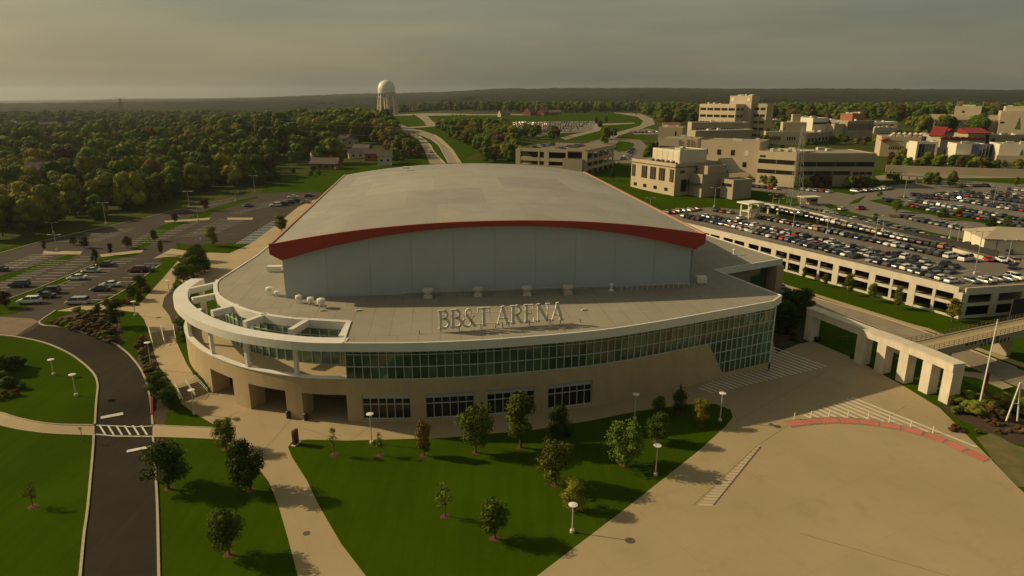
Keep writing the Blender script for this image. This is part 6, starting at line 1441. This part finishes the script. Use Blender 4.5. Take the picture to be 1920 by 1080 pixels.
# ------------------------------------------------------------------ trees and shrubs
random.seed(5); rng = np.random.default_rng(5)
def crown(seed, h, w, base, n, leaf, lumps=9, core=.62, shape='round'):
    """leaf cards spread through a lumpy crown around a dim core; base = height where the crown starts"""
    r = np.random.default_rng(seed); H_ = h-base; L = []
    for k in range(lumps):
        t = r.uniform(.12, .9); 
        prof = {'round': math.sin(math.pi*(t*.86+.1))**.7, 'cone': (1-t)**.8*1.05+.06, 'oval': math.sin(math.pi*(t*.9+.06))**.9*.9, 'flat': math.sin(math.pi*(t*.8+.18))**.5}[shape]
        a = r.uniform(0, 6.28)+k*2.4; rad = w/2*prof*r.uniform(.35, .72); L.append((math.cos(a)*rad, math.sin(a)*rad, base+H_*t, w/2*r.uniform(.34, .52)*(.55 if shape == 'cone' else 1)))
    L.append((0, 0, base+H_*.5, w/2*.62)); L.append((0, 0, base+H_*.8, w/2*.4)); L = np.array(L)
    k = r.integers(0, len(L), n); d = r.normal(size=(n, 3)); d /= np.linalg.norm(d, axis=1)[:, None]; rr_ = r.uniform(.62, 1.08, n)
    c = L[k, :3]+d*(L[k, 3]*rr_)[:, None]*np.array([1, 1, .85 if shape != 'cone' else 1.1]); c[:, 2] = np.clip(c[:, 2], base-.1*H_, h)
    nrm = d+r.normal(size=(n, 3))*.55; nrm /= np.linalg.norm(nrm, axis=1)[:, None]
    a = np.cross(nrm, r.normal(size=(n, 3))); a /= np.linalg.norm(a, axis=1)[:, None]; b = np.cross(nrm, a); s = leaf*r.uniform(.55, 1.25, n)[:, None]
    V = np.stack([c-a*s-b*s*.5, c+a*s*.2-b*s*.8, c+a*s+b*s*.3, c-a*s*.1+b*s*.8], 1).reshape(-1, 3); F = [(4*i, 4*i+1, 4*i+2, 4*i+3) for i in range(n)]
    V = V.tolist(); bm = bmesh.new()
    for x, y, z, q in L:
        m0 = len(bm.verts); bmesh.ops.create_icosphere(bm, subdivisions=2, radius=q*core*1.15, matrix=Matrix.Translation((x, y, z)))
    bm.verts.index_update(); o_ = len(V); V += [tuple(v.co) for v in bm.verts]; F += [tuple(o_+v.index for v in f.verts) for f in bm.faces]; bm.free()
    return V, F
def trunkmb(h, r_, seed=0, limbs=4, base=None):
    m_ = MB(); rd = random.Random(seed); base = base or h*.35; m_.tube((0, 0, -.3), (0, 0, base*1.2), r_, r_*.75, 7); m_.tube((0, 0, base*1.2), (0, 0, h*.85), r_*.75, r_*.2, 6)
    for k in range(limbs): a = k*2.4+rd.random(); z = base*rd.uniform(.95, 1.5); m_.tube((0, 0, z), (math.cos(a)*h*.2, math.sin(a)*h*.2, z+h*.28), r_*.45, r_*.12, 5)
    return m_
PROTO = {}
def proto(shape, colr, size, v=0):
    k = (shape, colr, size, 'abcdef'[v])
    if k in PROTO: return PROTO[k]
    sd_ = hash_(k)
    h, w, base, n, leaf, lumps = {'small': (1, .74, .12, 4200, .0185, 19), 'forest': (12, 11, 1.2, 3200, .40, 16), 'shrub': (1, 1.1, .05, 900, .042, 9), 'sparse': (1, .5, .3, 260, .025, 7)}[size]
    if size == 'small' and shape == 'cone': w = .5; base = .1
    if size == 'small' and shape == 'oval': w = .50; base = .14
    if size == 'forest' and shape == 'oval': w = 9; h = 13
    V, F = crown(sd_, h, w, base, n, leaf, lumps, .70 if size in ('forest', 'shrub') else (.34 if size == 'small' else .18), shape)
    me = bpy.data.meshes.new('crown'); me.from_pydata(V, [], F); me.materials.append(LEAF[colr]); me.update()
    tm = trunkmb(h, {'small': .028, 'forest': .32, 'shrub': .03, 'sparse': .014}[size], sd_, 5, base).mesh('trunk', [M['bark']])
    PROTO[k] = (me, tm); return PROTO[k]
def hash_(k): return sum((i+1)*ord(c) for i, c in enumerate(''.join(k))) % 9973
def tree(p, h, shape, colr, size, label, name='tree', cat='tree', grp=None, wide=1., ring=False):
    me, tm = proto(shape, colr, size, random.randrange(3 if size == 'small' else 2) if size in ('small', 'forest') else 0); s = h/(12 if size == 'forest' and shape != 'oval' else 13 if size == 'forest' else 1)
    o = empty(name, p, random.uniform(0, 6.28), label, cat, grp, scale=(s*wide, s*wide, s)); link('crown', me, o); link('trunk', tm, o)
    if ring: 
        m_ = MB(); q = [(math.cos(a/12*6.283)*(.62+.08*math.sin(a*3.3)), math.sin(a/12*6.283)*(.62+.08*math.cos(a*2.1))) for a in range(12)]; m_.add([(x/s/wide, y/s/wide, .015/s) for x, y in q]+[(0, 0, .10/s)], [(i, (i+1) % 12, 12) for i in range(12)]); m_.build('mulch_ring', M['mulchr'], o)
    return o
M['mulchr'] = mat('mulch_ring', (.085, .04, .02), 1, var=.35, scale=6, coords='World')
CN = dict(dark='dark green', green='green', olive='olive', yellow='yellow-green', orange='orange', rust='rust-red', brown='brownish')
def tp(x, yb, yt, shape, colr, where, size='small', wide=1., ring=True, desc=None, grp=None):
    p = G(x, yb); h = max(.8, atY(x, yt, p.y).z-p.z)
    return tree(p, h, shape, colr, size, f'{desc or CN[colr]+" young tree"} {where}', wide=wide, ring=ring, grp=grp)
SY = 'small'
for a in ((424, 843, 786, 'round', 'green', 'beside the cross path left of the plaza', SY, 1.05), (470, 919, 825, 'round', 'dark', 'left of the path at the bottom, tallest on its lawn', SY, 1.0), (316, 917, 834, 'round', 'dark', 'with dense round crown right of the drive', SY, 1.35), (62, 950, 906, 'round', 'olive', 'thin one at the bottom left lawn', 'sparse', 1.2),
    (627, 852, 801, 'oval', 'yellow', 'tiny sapling nearest the sign pylon', 'sparse', .9), (713, 854, 808, 'oval', 'olive', 'tiny sapling right of the lawn lamp', 'sparse', 1.0), (795, 854, 784, 'oval', 'orange', 'narrow one in front of the first windows', SY, .85), (892, 849, 759, 'round', 'green', 'left of the second window bay', SY, .95), (976, 839, 736, 'oval', 'green', 'tall one before the third window bay', SY, 1.1),
    (1052, 836, 764, 'round', 'dark', 'in the shade before the fourth window bay', SY, .95), (1041, 909, 822, 'round', 'olive', 'middle of the front lawn with shaggy crown', SY, 1.05), (1171, 874, 792, 'round', 'green', 'broad bright one right on the front lawn', SY, 1.15), (1230, 829, 773, 'round', 'dark', 'neat round one near the lawn edge', SY, 1.1), (1233, 776, 742, 'round', 'dark', 'in building shade at the back of the lawn', SY, 1.1),
    (1275, 776, 733, 'round', 'dark', 'in building shade beside the walking person', SY, 1.0), (1313, 797, 749, 'round', 'yellow', 'small bright one at the east tip of the lawn', SY, .95), (1076, 955, 900, 'round', 'yellow', 'at the bottom of the front lawn', SY, 1.15), (835, 968, 905, 'round', 'olive', 'thin one at the bottom middle of the lawn', 'sparse', 1.2), (928, 1010, 938, 'round', 'green', 'below the middle of the front lawn', SY, 1.0),
    (430, 1040, 955, 'round', 'green', 'at the bottom beside the curving path', SY, 1.0)):
    tp(*a)
for a in ((297, 748, 697, 'round', 'green', 'in the mulch right of the drive', SY, 1.25, False), (318, 768, 727, 'round', 'dark', 'at the foot of the lower steps', SY, 1.3, False), (264, 546, 517, 'round', 'dark', 'round one on the sunny strip by the path', SY, 1.3, False), (250, 562, 534, 'round', 'green', 'short one on the sunny strip by the path', SY, 1.3, False),
    (220, 612, 563, 'round', 'dark', 'big one beside the path junction', SY, 1.0, False), (185, 592, 571, 'oval', 'dark', 'small one in the brown hedge bed', SY, 1.6, False), (180, 493, 465, 'cone', 'dark', 'pointed one at the end of the strip', SY, 1.4, False), (401, 462, 424, 'round', 'olive', 'on the traffic island lawn', SY, .95, False), (158, 465, 444, 'round', 'dark', 'on the left paved island', SY, 1.2, False),
    (138, 459, 441, 'round', 'olive', 'at the back of the left grass strip', SY, 1.2, False), (240, 466, 441, 'round', 'brown', 'on the middle grass strip', SY, 1.0, False), (303, 477, 449, 'oval', 'rust', 'thin one by the path corner', SY, .8, False), (385, 395, 372, 'round', 'rust', 'at the back of the west lot', SY, 1.1, False), (328, 418, 400, 'round', 'rust', 'on the second paved island', SY, 1.1, False),
    (529, 437, 400, 'oval', 'yellow', 'against the arena roof edge', SY, 1.4, False), (12, 577, 543, 'round', 'rust', 'at the left edge by the brown apron', SY, 1.0, False), (84, 470, 450, 'oval', 'brown', 'thin one by the leftmost island', SY, .9, False), (290, 452, 430, 'round', 'brown', 'beside the long bright strip', SY, .9, False),
    (208, 478, 455, 'oval', 'rust', 'rusty one near the second island', SY, .9, False)):
    tp(*a)
for a in ((1507, 524, 500, 'leftmost'), (1546, 537, 511, 'second'), (1590, 553, 512, 'third'), (1634, 565, 528, 'fourth'), (1682, 579, 536, 'fifth')):
    tp(a[0], a[1], a[2], 'oval', 'olive', f'{a[3]} in the row before the garage front', SY, 1.0, False, 'columnar olive tree', 'columnar trees before the garage')
tp(1785, 603, 557, 'oval', 'yellow', 'rightmost, at the garage corner', SY, 1.3, False, 'fuller yellow-green tree')
for a in ((1680, 398, 374, 'round', 'green', 'left end of the upper lot island'), (1765, 412, 390, 'round', 'dark', 'middle of the upper lot island'), (1856, 430, 404, 'round', 'dark', 'near the white hall roof'), (1888, 420, 404, 'round', 'green', 'right part of the upper lot island'), (1641, 414, 400, 'round', 'green', 'small one behind the ramp wall'), (1648, 370, 358, 'round', 'green', 'by the corner of the campus drive'),
    (1797, 405, 388, 'round', 'olive', 'between cars on the upper island'), (1755, 350, 330, 'round', 'green', 'above the upper lot'), (1781, 352, 332, 'round', 'dark', 'dense one above the upper lot'), (1800, 355, 343, 'round', 'olive', 'small one at the top of the upper lot'), (1905, 350, 330, 'cone', 'olive', 'pointed one at the right edge above the lot')):
    tp(*a[:6], SY, 1.3, False)
tp(1112, 337, 313, 'cone', 'dark', 'left of the two on the lawn beyond the roof', SY, 1.2, False, 'dark conifer'); tp(1148, 339, 315, 'cone', 'dark', 'right of the two on the lawn beyond the roof', SY, 1.3, False, 'dark conifer')
# hedge beds: single shrubs, each its own thing
def shrub(x, y, h, colr, label, w=1.1, grp=None, world=None):
    p = G(x, y) if world is None else world; me, tm = proto('flat', colr, 'shrub'); o = empty('shrub', p, random.uniform(0, 6), label, 'shrub', grp, scale=(h*w, h*w, h)); link('foliage', me, o); return o
k = 0
for i in range(15):
    t = i/14; x = lerp(352, 336, t)+random.uniform(-9, 6)*(1 if i % 2 else .3); y = lerp(640, 545, t)
    shrub(x, y, random.uniform(1.9, 2.9), random.choice(['dark', 'dark', 'green']), f'tall dark hedge shrub, {ordn(i)} upward along the bed beside the ring canopy', 1.0, 'hedge shrubs between path and arena')
for i, (x, y, t) in enumerate(((345, 530, 498), (340, 522, 495), (352, 515, 480), (363, 523, 478), (372, 505, 465), (375, 490, 458), (366, 510, 470), (384, 512, 480))):
    p = G(x, y); h = atY(x, t, p.y).z-p.z; tree(p, h, 'round', 'dark' if i % 3 else 'green', 'small', f'dark tree, {ordn(i)} in the tall clump where the path meets the arena', wide=1.4, grp='tree clump at the north-west corner')
bedpts = [(x, y) for x, y in ((103, 606), (112, 611), (124, 612), (136, 616), (148, 619), (160, 622), (172, 626), (184, 630), (196, 634), (208, 640), (118, 603), (130, 605), (143, 608), (155, 611), (168, 614), (181, 618), (194, 622), (207, 628), (150, 598), (163, 600), (176, 604), (190, 609), (203, 615), (212, 622), (160, 590), (172, 592), (198, 598), (210, 604), (148, 588), (205, 590))]
for i, (x, y) in enumerate(bedpts): shrub(x, y, random.uniform(.9, 1.5), random.choice(['rust', 'brown', 'brown', 'olive']), f'low brownish shrub, {ordn(i)} counted along the bed at the drive bend', 1.7, 'brown shrubs at the drive bend')
for i, (x, y, c) in enumerate(((262, 655, 'brown'), (270, 668, 'brown'), (276, 682, 'olive'), (284, 700, 'brown'), (292, 712, 'olive'), (268, 645, 'rust'), (280, 692, 'brown'), (300, 725, 'dark'), (308, 745, 'dark'), (312, 758, 'green'), (265, 662, 'rust'), (289, 735, 'green'), (250, 548, 'rust'), (262, 560, 'rust'), (275, 548, 'brown'), (243, 571, 'brown'), (232, 572, 'rust'), (200, 572, 'rust'), (213, 573, 'brown'))):
    shrub(x, y, random.uniform(1.1, 1.8), c, f'{CN[c]} shrub, {ordn(i)} along the strip between drive and steps', 1.3, 'shrubs between drive and steps')
for i, (x, y, c, h) in enumerate(((5, 700, 'dark', 3.4), (28, 692, 'dark', 2.6), (-12, 720, 'dark', 3.0), (18, 728, 'dark', 2.2), (10, 745, 'rust', 1.2), (30, 742, 'rust', 1.1), (-10, 750, 'rust', 1.3), (42, 730, 'dark', 1.2))):
    shrub(x, y, h, c, f'{CN[c]} bush, {ordn(i)} in the clump at the left edge of the lawn', 1.3, 'bush clump on the left lawn')
random.seed(9)
for i in range(66):
    x = random.uniform(1785, 1955); y = lerp(752, 815, random.random())*1+(x-1785)*.06-4; hi = y < 785+(x-1785)*.06; c = random.choice(['brown', 'olive', 'olive', 'yellow', 'green'] if hi else ['rust', 'rust', 'brown', 'rust']); shrub(x, y, random.uniform(1.1, 1.9) if hi else random.uniform(.4, .8), c, f'{CN[c]} low plant, {ordn(i)} in the bed around the flagpole', 1.7, 'plants in the flagpole bed')
for i in range(10): shrub(1470+random.uniform(-14, 24), 640-random.uniform(0, 35), random.uniform(.8, 1.6), 'rust' if i % 2 else 'dark', f'dark low shrub, {ordn(i)} in the shaded bed by the glass corner', 1.5, 'shrubs by the glass corner')
for i, (x, y, t) in enumerate(((1482, 600, 545), (1500, 592, 540), (1470, 620, 560))): 
    p = G(x, y); tree(p, max(4, atY(x, t, p.y).z-p.z), 'round', 'dark', 'small', f'dark leafy tree, {ordn(i)} behind the glass corner', wide=1.3, grp='trees behind the glass corner')
tp(1495, 590, 548, 'round', 'olive', 'thin bare one at the arena corner above the road', 'sparse', 1.6, False)
# ---------------- woods at the left and behind, tree by tree
random.seed(31)
FC = ['dark', 'green', 'olive', 'yellow', 'rust', 'orange', 'brown']
def wood(poly_px, sp, wts, hr, where, limit=999, base=0, jitter=.42, prefix='', keep=None, gap=-9):
    poly = [Vector(p) for p in px(poly_px)]; xs_ = [p.x for p in poly]; ys_ = [p.y for p in poly]; out_ = []; y = min(ys_); row_ = 0
    while y < max(ys_):
        x = min(xs_)+(sp/2 if row_ % 2 else 0)
        while x < max(xs_):
            p = Vector((x+random.uniform(-1, 1)*sp*jitter, y+random.uniform(-1, 1)*sp*jitter))
            if inside(np.array([[p.x, p.y]]), poly)[0] and (keep is None or keep(p)) and mn.noise((p.x*.02, p.y*.02, 8.8)) > gap: out_.append((p, row_))
            x += sp
        y += sp*.9; row_ += 1
    res_ = []
    for p, r_ in out_:
        nzv = mn.noise((p.x*.012, p.y*.012, 3.3)); c = random.choices(FC, wts(nzv))[0]; h = random.uniform(*hr); res_.append((p, h, c, where, r_))
    return res_
wl = lambda v: [22, 38, 30, 9+12*max(0, v*2), 1+1.5*max(0, v*2), .5+.8*max(0, v*2), 3+4*max(0, v*2)]
def clear(p):   # leave the houses and the clearing open
    for q in HOUSES:
        if (p-q).length < 9: return False
        if abs(p.x/p.y-q.x/q.y)*q.y < 7.5 and q.y-100 < p.y < q.y: return False
    return True
HOUSES = [o.location.xy for o in bpy.data.objects if o.type == 'EMPTY' and o.name.startswith(('house', 'apartment'))]
CL = [Vector(p) for p in px([(75, 300), (150, 297), (185, 300), (150, 316), (80, 318)])]
def keepw(p): return clear(p) and not inside(np.array([[p.x, p.y]]), CL)[0]
T = []
T += wood([(-60, 455), (0, 455), (100, 432), (200, 410), (340, 375), (430, 352), (500, 340), (515, 322), (500, 300), (300, 300), (0, 300), (-200, 330)], 11.5, wl, (8, 17), 'the wood beside the west lot', keep=keepw, gap=-.45)
T += wood([(-60, 300), (300, 300), (500, 300), (540, 305), (580, 296), (590, 270), (560, 240), (300, 262), (0, 262), (-60, 270)], 16.5, lambda v: [18, 36, 32, 14, 0, .5, 2], (12, 24), 'the deeper wood', keep=keepw, gap=-.28)
T += wood([(600, 290), (690, 268), (745, 290), (745, 262), (735, 245), (690, 232), (640, 232), (570, 244), (575, 270)], 16, lambda v: [20, 38, 26, 14, 0, 0, 2], (12, 21), 'the trees around the estate', keep=lambda p: clear(p))
T += wood([(815, 240), (960, 240), (962, 262), (975, 300), (960, 305), (905, 305), (900, 290), (870, 270), (840, 255)], 11.5, lambda v: [6, 26, 40, 24, 0, 0, 4], (9, 13), 'the grove between highway and far garage')
T += wood([(745, 262), (765, 270), (790, 300), (740, 306), (735, 285)], 12, lambda v: [0, 10, 40, 45, 0, 0, 5], (8, 13), 'the pale grove left of the highway')
T += wood([(1000, 246), (1060, 250), (1040, 262), (960, 262), (955, 246)], 16, lambda v: [10, 30, 40, 20, 2, 0, 4], (7, 10), 'the trees behind the far garage')
T += wood([(1130, 280), (1150, 262), (1160, 255), (1120, 258)], 14, lambda v: [50, 40, 10, 0, 0, 0, 0], (9, 12), 'the trees right of the far garage')
T += wood([(1660, 316), (1780, 318), (1960, 330), (1960, 318), (1850, 312), (1700, 306)], 11, lambda v: [10, 26, 34, 14, 6, 3, 8], (6, 9.5), 'the trees below the arts centre')
T += wood([(1660, 345), (1790, 347), (1800, 340), (1665, 335)], 13, lambda v: [10, 30, 40, 10, 2, 0, 8], (5, 7), 'the trees along the campus drive')
T += wood([(1210, 300), (1230, 296), (1238, 282), (1215, 280)], 10, lambda v: [40, 50, 10, 0, 0, 0, 0], (7, 10), 'the trees left of the power house')
T += wood([(1760, 262), (1850, 262), (1850, 250), (1730, 252), (1700, 262)], 24, lambda v: [50, 30, 20, 0, 0, 0, 0], (16, 22), 'the big trees before the slit-window hall')
T += wood([(1420, 268), (1440, 276), (1440, 256), (1425, 250)], 14, lambda v: [20, 60, 20, 0, 0, 0, 0], (8, 12), 'the trees right of the office tower')
for x, y, h, c in ((1495, 226, 11, 'orange'), (1510, 225, 12, 'orange'), (1525, 226, 11, 'orange'), (1540, 226, 12, 'yellow'), (1550, 227, 10, 'orange'), (1345, 345, 7, 'dark'), (1430, 346, 6, 'yellow'), (1495, 352, 5, 'green'), (1512, 351, 5, 'olive'), (1610, 352, 7, 'brown'), (1625, 350, 6, 'olive'), (1560, 270, 7, 'green'), (1585, 268, 7, 'dark'), (1605, 270, 6, 'olive'), (1622, 272, 8, 'brown'), (1530, 272, 5, 'green'), (1640, 268, 9, 'yellow'), (1440, 280, 6, 'olive'), (1465, 280, 5, 'dark'), (1700, 318, 8, 'green'), (1668, 310, 9, 'rust'), (1690, 300, 9, 'yellow'), (1730, 312, 7, 'green'), (1220, 285, 8, 'dark'), (1370, 330, 9, 'yellow'), (1400, 350, 6, 'olive'), (1448, 352, 7, 'olive'), (1530, 350, 8, 'brown'), (1548, 350, 7, 'brown'), (1590, 352, 7, 'olive'), (1470, 345, 9, 'olive'), (1540, 262, 8, 'green'), (1570, 265, 7, 'green'), (1510, 276, 5, 'green'), (1380, 248, 7, 'rust'),
                   (1128, 300, 8, 'dark'), (1036, 262, 7, 'dark'), (1118, 232, 8, 'rust'), (1137, 230, 8, 'rust'), (1125, 240, 8, 'dark'), (588, 322, 4.5, 'dark'), (582, 330, 3.5, 'green'), (598, 328, 3.2, 'dark'), (550, 325, 4, 'dark'), (505, 345, 7, 'dark'), (490, 348, 8, 'dark'), (520, 338, 5, 'dark'), (700, 255, 17, 'yellow'), (714, 262, 18, 'yellow'), (722, 268, 15, 'olive')):
    T.append((G(x, y).xy, h, c, 'the open ground', 0))
for i in range(90):   # wooded skyline behind the far lawns
    pass
T.sort(key=lambda t: t[0].y)
vis = []; rest_ = []
for t in T:
    p = t[0]; d = (Vector((p.x, p.y, 0))-Vector((0, 0, 0))).length; vis.append((d/t[1], t))
vis.sort(key=lambda a: a[0])
near = vis[:228]; far_ = vis[228:]
byw = {}
for s_, t in near: byw.setdefault(t[3], []).append(t)
SZ = lambda h: 'small' if h < 9 else ('tall' if h > 14 else 'medium')
for wh, lst in byw.items():
    lst.sort(key=lambda t: t[0].x/max(t[0].y, 1))
    for i, t in enumerate(lst):
        p, h, c, _, r_ = t; tree(gz(p.x, p.y)-Vector((0, 0, .2)), h, random.choice(['round', 'oval', 'flat', 'round']), c, 'forest', f'{SZ(h)} {CN[c]} tree, {ordn(i)} from the left in {wh}', name='woodland_tree', grp='trees in '+wh, wide=random.uniform(.85, 1.15))
# the rest of the woods and the distant forest: instanced crowns, one mass each
def forest_mass(name, items, label, cat='forest'):
    cols_ = {}
    root = []
    for k_ in FC: 
        sel = [t for t in items if t[2] == k_]
        if not sel: continue
        ms = [PROTO[q][0] for q in PROTO if q[1] == k_ and q[2] == 'forest']; src = next(o for o in bpy.data.objects if o.type == 'MESH' and o.parent and o.data in ms)
        root.append((sel, src))
    V = []; S = []; I = []
    srcs = [r_[1] for r_ in root]
    for i, (sel, src) in enumerate(root):
        for t in sel: p = t[0]; V.append((p.x, p.y, terr(p.x, p.y)-.5)); S.append(t[1]/12.5); I.append(i)
    me = bpy.data.meshes.new(name); me.from_pydata(V, [], []); 
    a = me.attributes.new('size', 'FLOAT', 'POINT'); a.data.foreach_set('value', S); b_ = me.attributes.new('kind_index', 'INT', 'POINT'); b_.data.foreach_set('value', I)
    ob = link(name, me); tag(ob, label, cat, kind='stuff')
    ng = bpy.data.node_groups.new(name, 'GeometryNodeTree'); ng.interface.new_socket('Geometry', in_out='INPUT', socket_type='NodeSocketGeometry'); ng.interface.new_socket('Geometry', in_out='OUTPUT', socket_type='NodeSocketGeometry')
    gi = ng.nodes.new('NodeGroupInput'); go = ng.nodes.new('NodeGroupOutput'); jn = ng.nodes.new('GeometryNodeJoinGeometry')
    at1 = ng.nodes.new('GeometryNodeInputNamedAttribute'); at1.data_type = 'FLOAT'; at1.inputs[0].default_value = 'size'; at2 = ng.nodes.new('GeometryNodeInputNamedAttribute'); at2.data_type = 'INT'; at2.inputs[0].default_value = 'kind_index'
    rv = ng.nodes.new('FunctionNodeRandomValue'); rv.data_type = 'FLOAT'; rv.inputs[3].default_value = 6.28; cx = ng.nodes.new('ShaderNodeCombineXYZ'); ng.links.new(rv.outputs[1], cx.inputs[2])
    for i, sc in enumerate(srcs):
        oi = ng.nodes.new('GeometryNodeObjectInfo'); oi.inputs['Object'].default_value = sc; oi.transform_space = 'ORIGINAL'; oi.inputs['As Instance'].default_value = True
        cmp_ = ng.nodes.new('FunctionNodeCompare'); cmp_.data_type = 'INT'; cmp_.operation = 'EQUAL'; ng.links.new(at2.outputs[0], cmp_.inputs[2]); cmp_.inputs[3].default_value = i
        ip = ng.nodes.new('GeometryNodeInstanceOnPoints'); ng.links.new(gi.outputs[0], ip.inputs['Points']); ng.links.new(cmp_.outputs[0], ip.inputs['Selection']); ng.links.new(oi.outputs['Geometry'], ip.inputs['Instance']); ng.links.new(at1.outputs[0], ip.inputs['Scale']); ng.links.new(cx.outputs[0], ip.inputs['Rotation']); ng.links.new(ip.outputs[0], jn.inputs[0])
    ng.links.new(jn.outputs[0], go.inputs[0]); md = ob.modifiers.new('g', 'NODES'); md.node_group = ng
    return ob
for k_ in FC:      # every crown kind must stand somewhere as a thing
    ms = [PROTO[q][0] for q in PROTO if q[1] == k_ and q[2] == 'forest']
    if not any(o.type == 'MESH' and o.parent and o.data in ms for o in bpy.data.objects):
        x = {'dark': 545, 'green': 530, 'olive': 560, 'yellow': 540, 'rust': 420, 'orange': 440, 'brown': 460}[k_]; p = G(x, 300 if k_ not in ('rust', 'orange') else 345); tree(p, 11, ['round', 'oval', 'flat'][FC.index(k_) % 3], k_, 'forest', f'single {CN[k_]} tree at the edge of the left wood', name='woodland_tree')
forest_mass('rear_woodland', [t for _, t in far_], 'mass of trees filling the gaps behind the nearer woods', 'woodland')
random.seed(77); far2 = []
def band(y0, y1, sp, x0f, x1f, hr, dens, wts, skip=None):
    y = y0
    while y < y1:
        x = x0f*y
        while x < x1f*y:
            p = Vector((x+random.uniform(-.5, .5)*sp, y+random.uniform(-.5, .5)*sp))
            dn = dens(p)
            if random.random() < dn and not (skip and skip(p)): far2.append((p, random.uniform(*hr), random.choices(FC, wts)[0], '', 0))
            x += sp
        y += sp*.8; sp_ = sp
def builtup(p):
    for q in HOUSES:
        if (p-q).length < 13: return True
        if abs(p.x/p.y-q.x/q.y)*q.y < 12 and q.y-115 < p.y < q.y: return random.random() < .88
    return False
band(430, 760, 17, -.85, -.22, (12, 19), lambda p: .62+.7*mn.noise((p.x*.012, p.y*.012, 7)), [26, 40, 24, 6, 1, .5, 2], builtup)
band(760, 1500, 22, -.85, -.24, (12, 20), lambda p: .42+.7*mn.noise((p.x*.008, p.y*.008, 0)), [32, 38, 18, 5, 2, 1, 4], builtup)
skipc = [Vector(p) for p in px([(690, 214), (720, 213), (1000, 213), (1200, 211), (1240, 230), (1240, 262), (950, 262), (870, 300), (740, 262), (660, 232)])]
band(700, 1000, 20, -.24, .26, (12, 19), lambda p: .9, [34, 34, 16, 4, 4, 1, 7], lambda p: inside(np.array([[p.x, p.y]]), skipc)[0] or p.y < 800+0*p.x)
band(1000, 1800, 26, -.26, .26, (14, 22), lambda p: .8, [36, 34, 14, 4, 5, 1, 6], lambda p: inside(np.array([[p.x, p.y]]), skipc)[0])
band(900, 1800, 26, .26, .85, (14, 21), lambda p: .72+.5*mn.noise((p.x*.005, p.y*.005, 2)), [36, 34, 12, 3, 4, 3, 8])
CB = []
for o in bpy.data.objects:
    if o.type == 'EMPTY' and o.name.startswith('campus_building'):
        for u in (0, 20, 40, 60, 80): CB.append((o.location+Vector((math.cos(o.rotation_euler.z)*u, math.sin(o.rotation_euler.z)*u, 0))).xy)
band(560, 900, 22, .34, .85, (8, 14), lambda p: .30+.8*mn.noise((p.x*.01, p.y*.01, 4)), [36, 36, 14, 3, 3, 4, 4], lambda p: any((p-c).length < 30 or (abs(p.x/p.y-c.x/c.y)*c.y < 14 and c.y-45 < p.y < c.y) for c in CB))
forest_mass('distant_woods', far2, 'distant woods behind the campus and the suburb up to the hills', 'woods')
# canopy of the farthest hills
def canopy():
    na, nr = 620, 150; V = []; F = []
    ys = [1700*(9200/1700)**(j/nr) for j in range(nr+1)]
    for j, y in enumerate(ys):
        for i in range(na+1):
            x = y*lerp(-.85, .85, i/na); z = terr(x, y)
            c = mn.noise((x*.004, y*.004, 9)); s_ = 1 if c > -.18 else .15
            V.append((x, y, z+ss(1700, 2700, y)*14+(9+4*mn.noise((x*.02, y*.01, 1))+2*mn.noise((x*.05, y*.02, 4)))*s_-1.5*(s_ < .5)))
    for j in range(nr):
        for i in range(na): a = j*(na+1)+i; F.append((a, a+1, a+na+2, a+na+1))
    me = bpy.data.meshes.new('forest_canopy'); me.from_pydata(V, [], F); me.materials.append(M['farwood']); me.polygons.foreach_set('use_smooth', [True]*len(me.polygons)); return me
M['farwood'] = layered(mat('far_canopy', (.024, .028, .010), .95, c2=(.012, .015, .007), spec=.03, scale=.02, coords='World', detail=9), .004, .7, col2=(.03, .027, .012))
tag(link('forested_hills', canopy()), 'forested ridge and hills along the horizon', 'hills', kind='stuff')
# ------------------------------------------------------------------ air
hz = bpy.data.materials.new('haze_air'); hz.use_nodes = True; t = hz.node_tree; t.nodes.clear(); o_ = N(t, 'ShaderNodeOutputMaterial'); pv = N(t, 'ShaderNodeVolumePrincipled')
pv.inputs['Color'].default_value = (.74, .80, .84, 1); pv.inputs['Density'].default_value = .00006; pv.inputs['Anisotropy'].default_value = .45; t.links.new(pv.outputs[0], o_.inputs['Volume'])
hb = MB().box((0, 4500, 45), (21000, 11400, 250)).build('haze', hz); hb['kind'] = 'stuff'
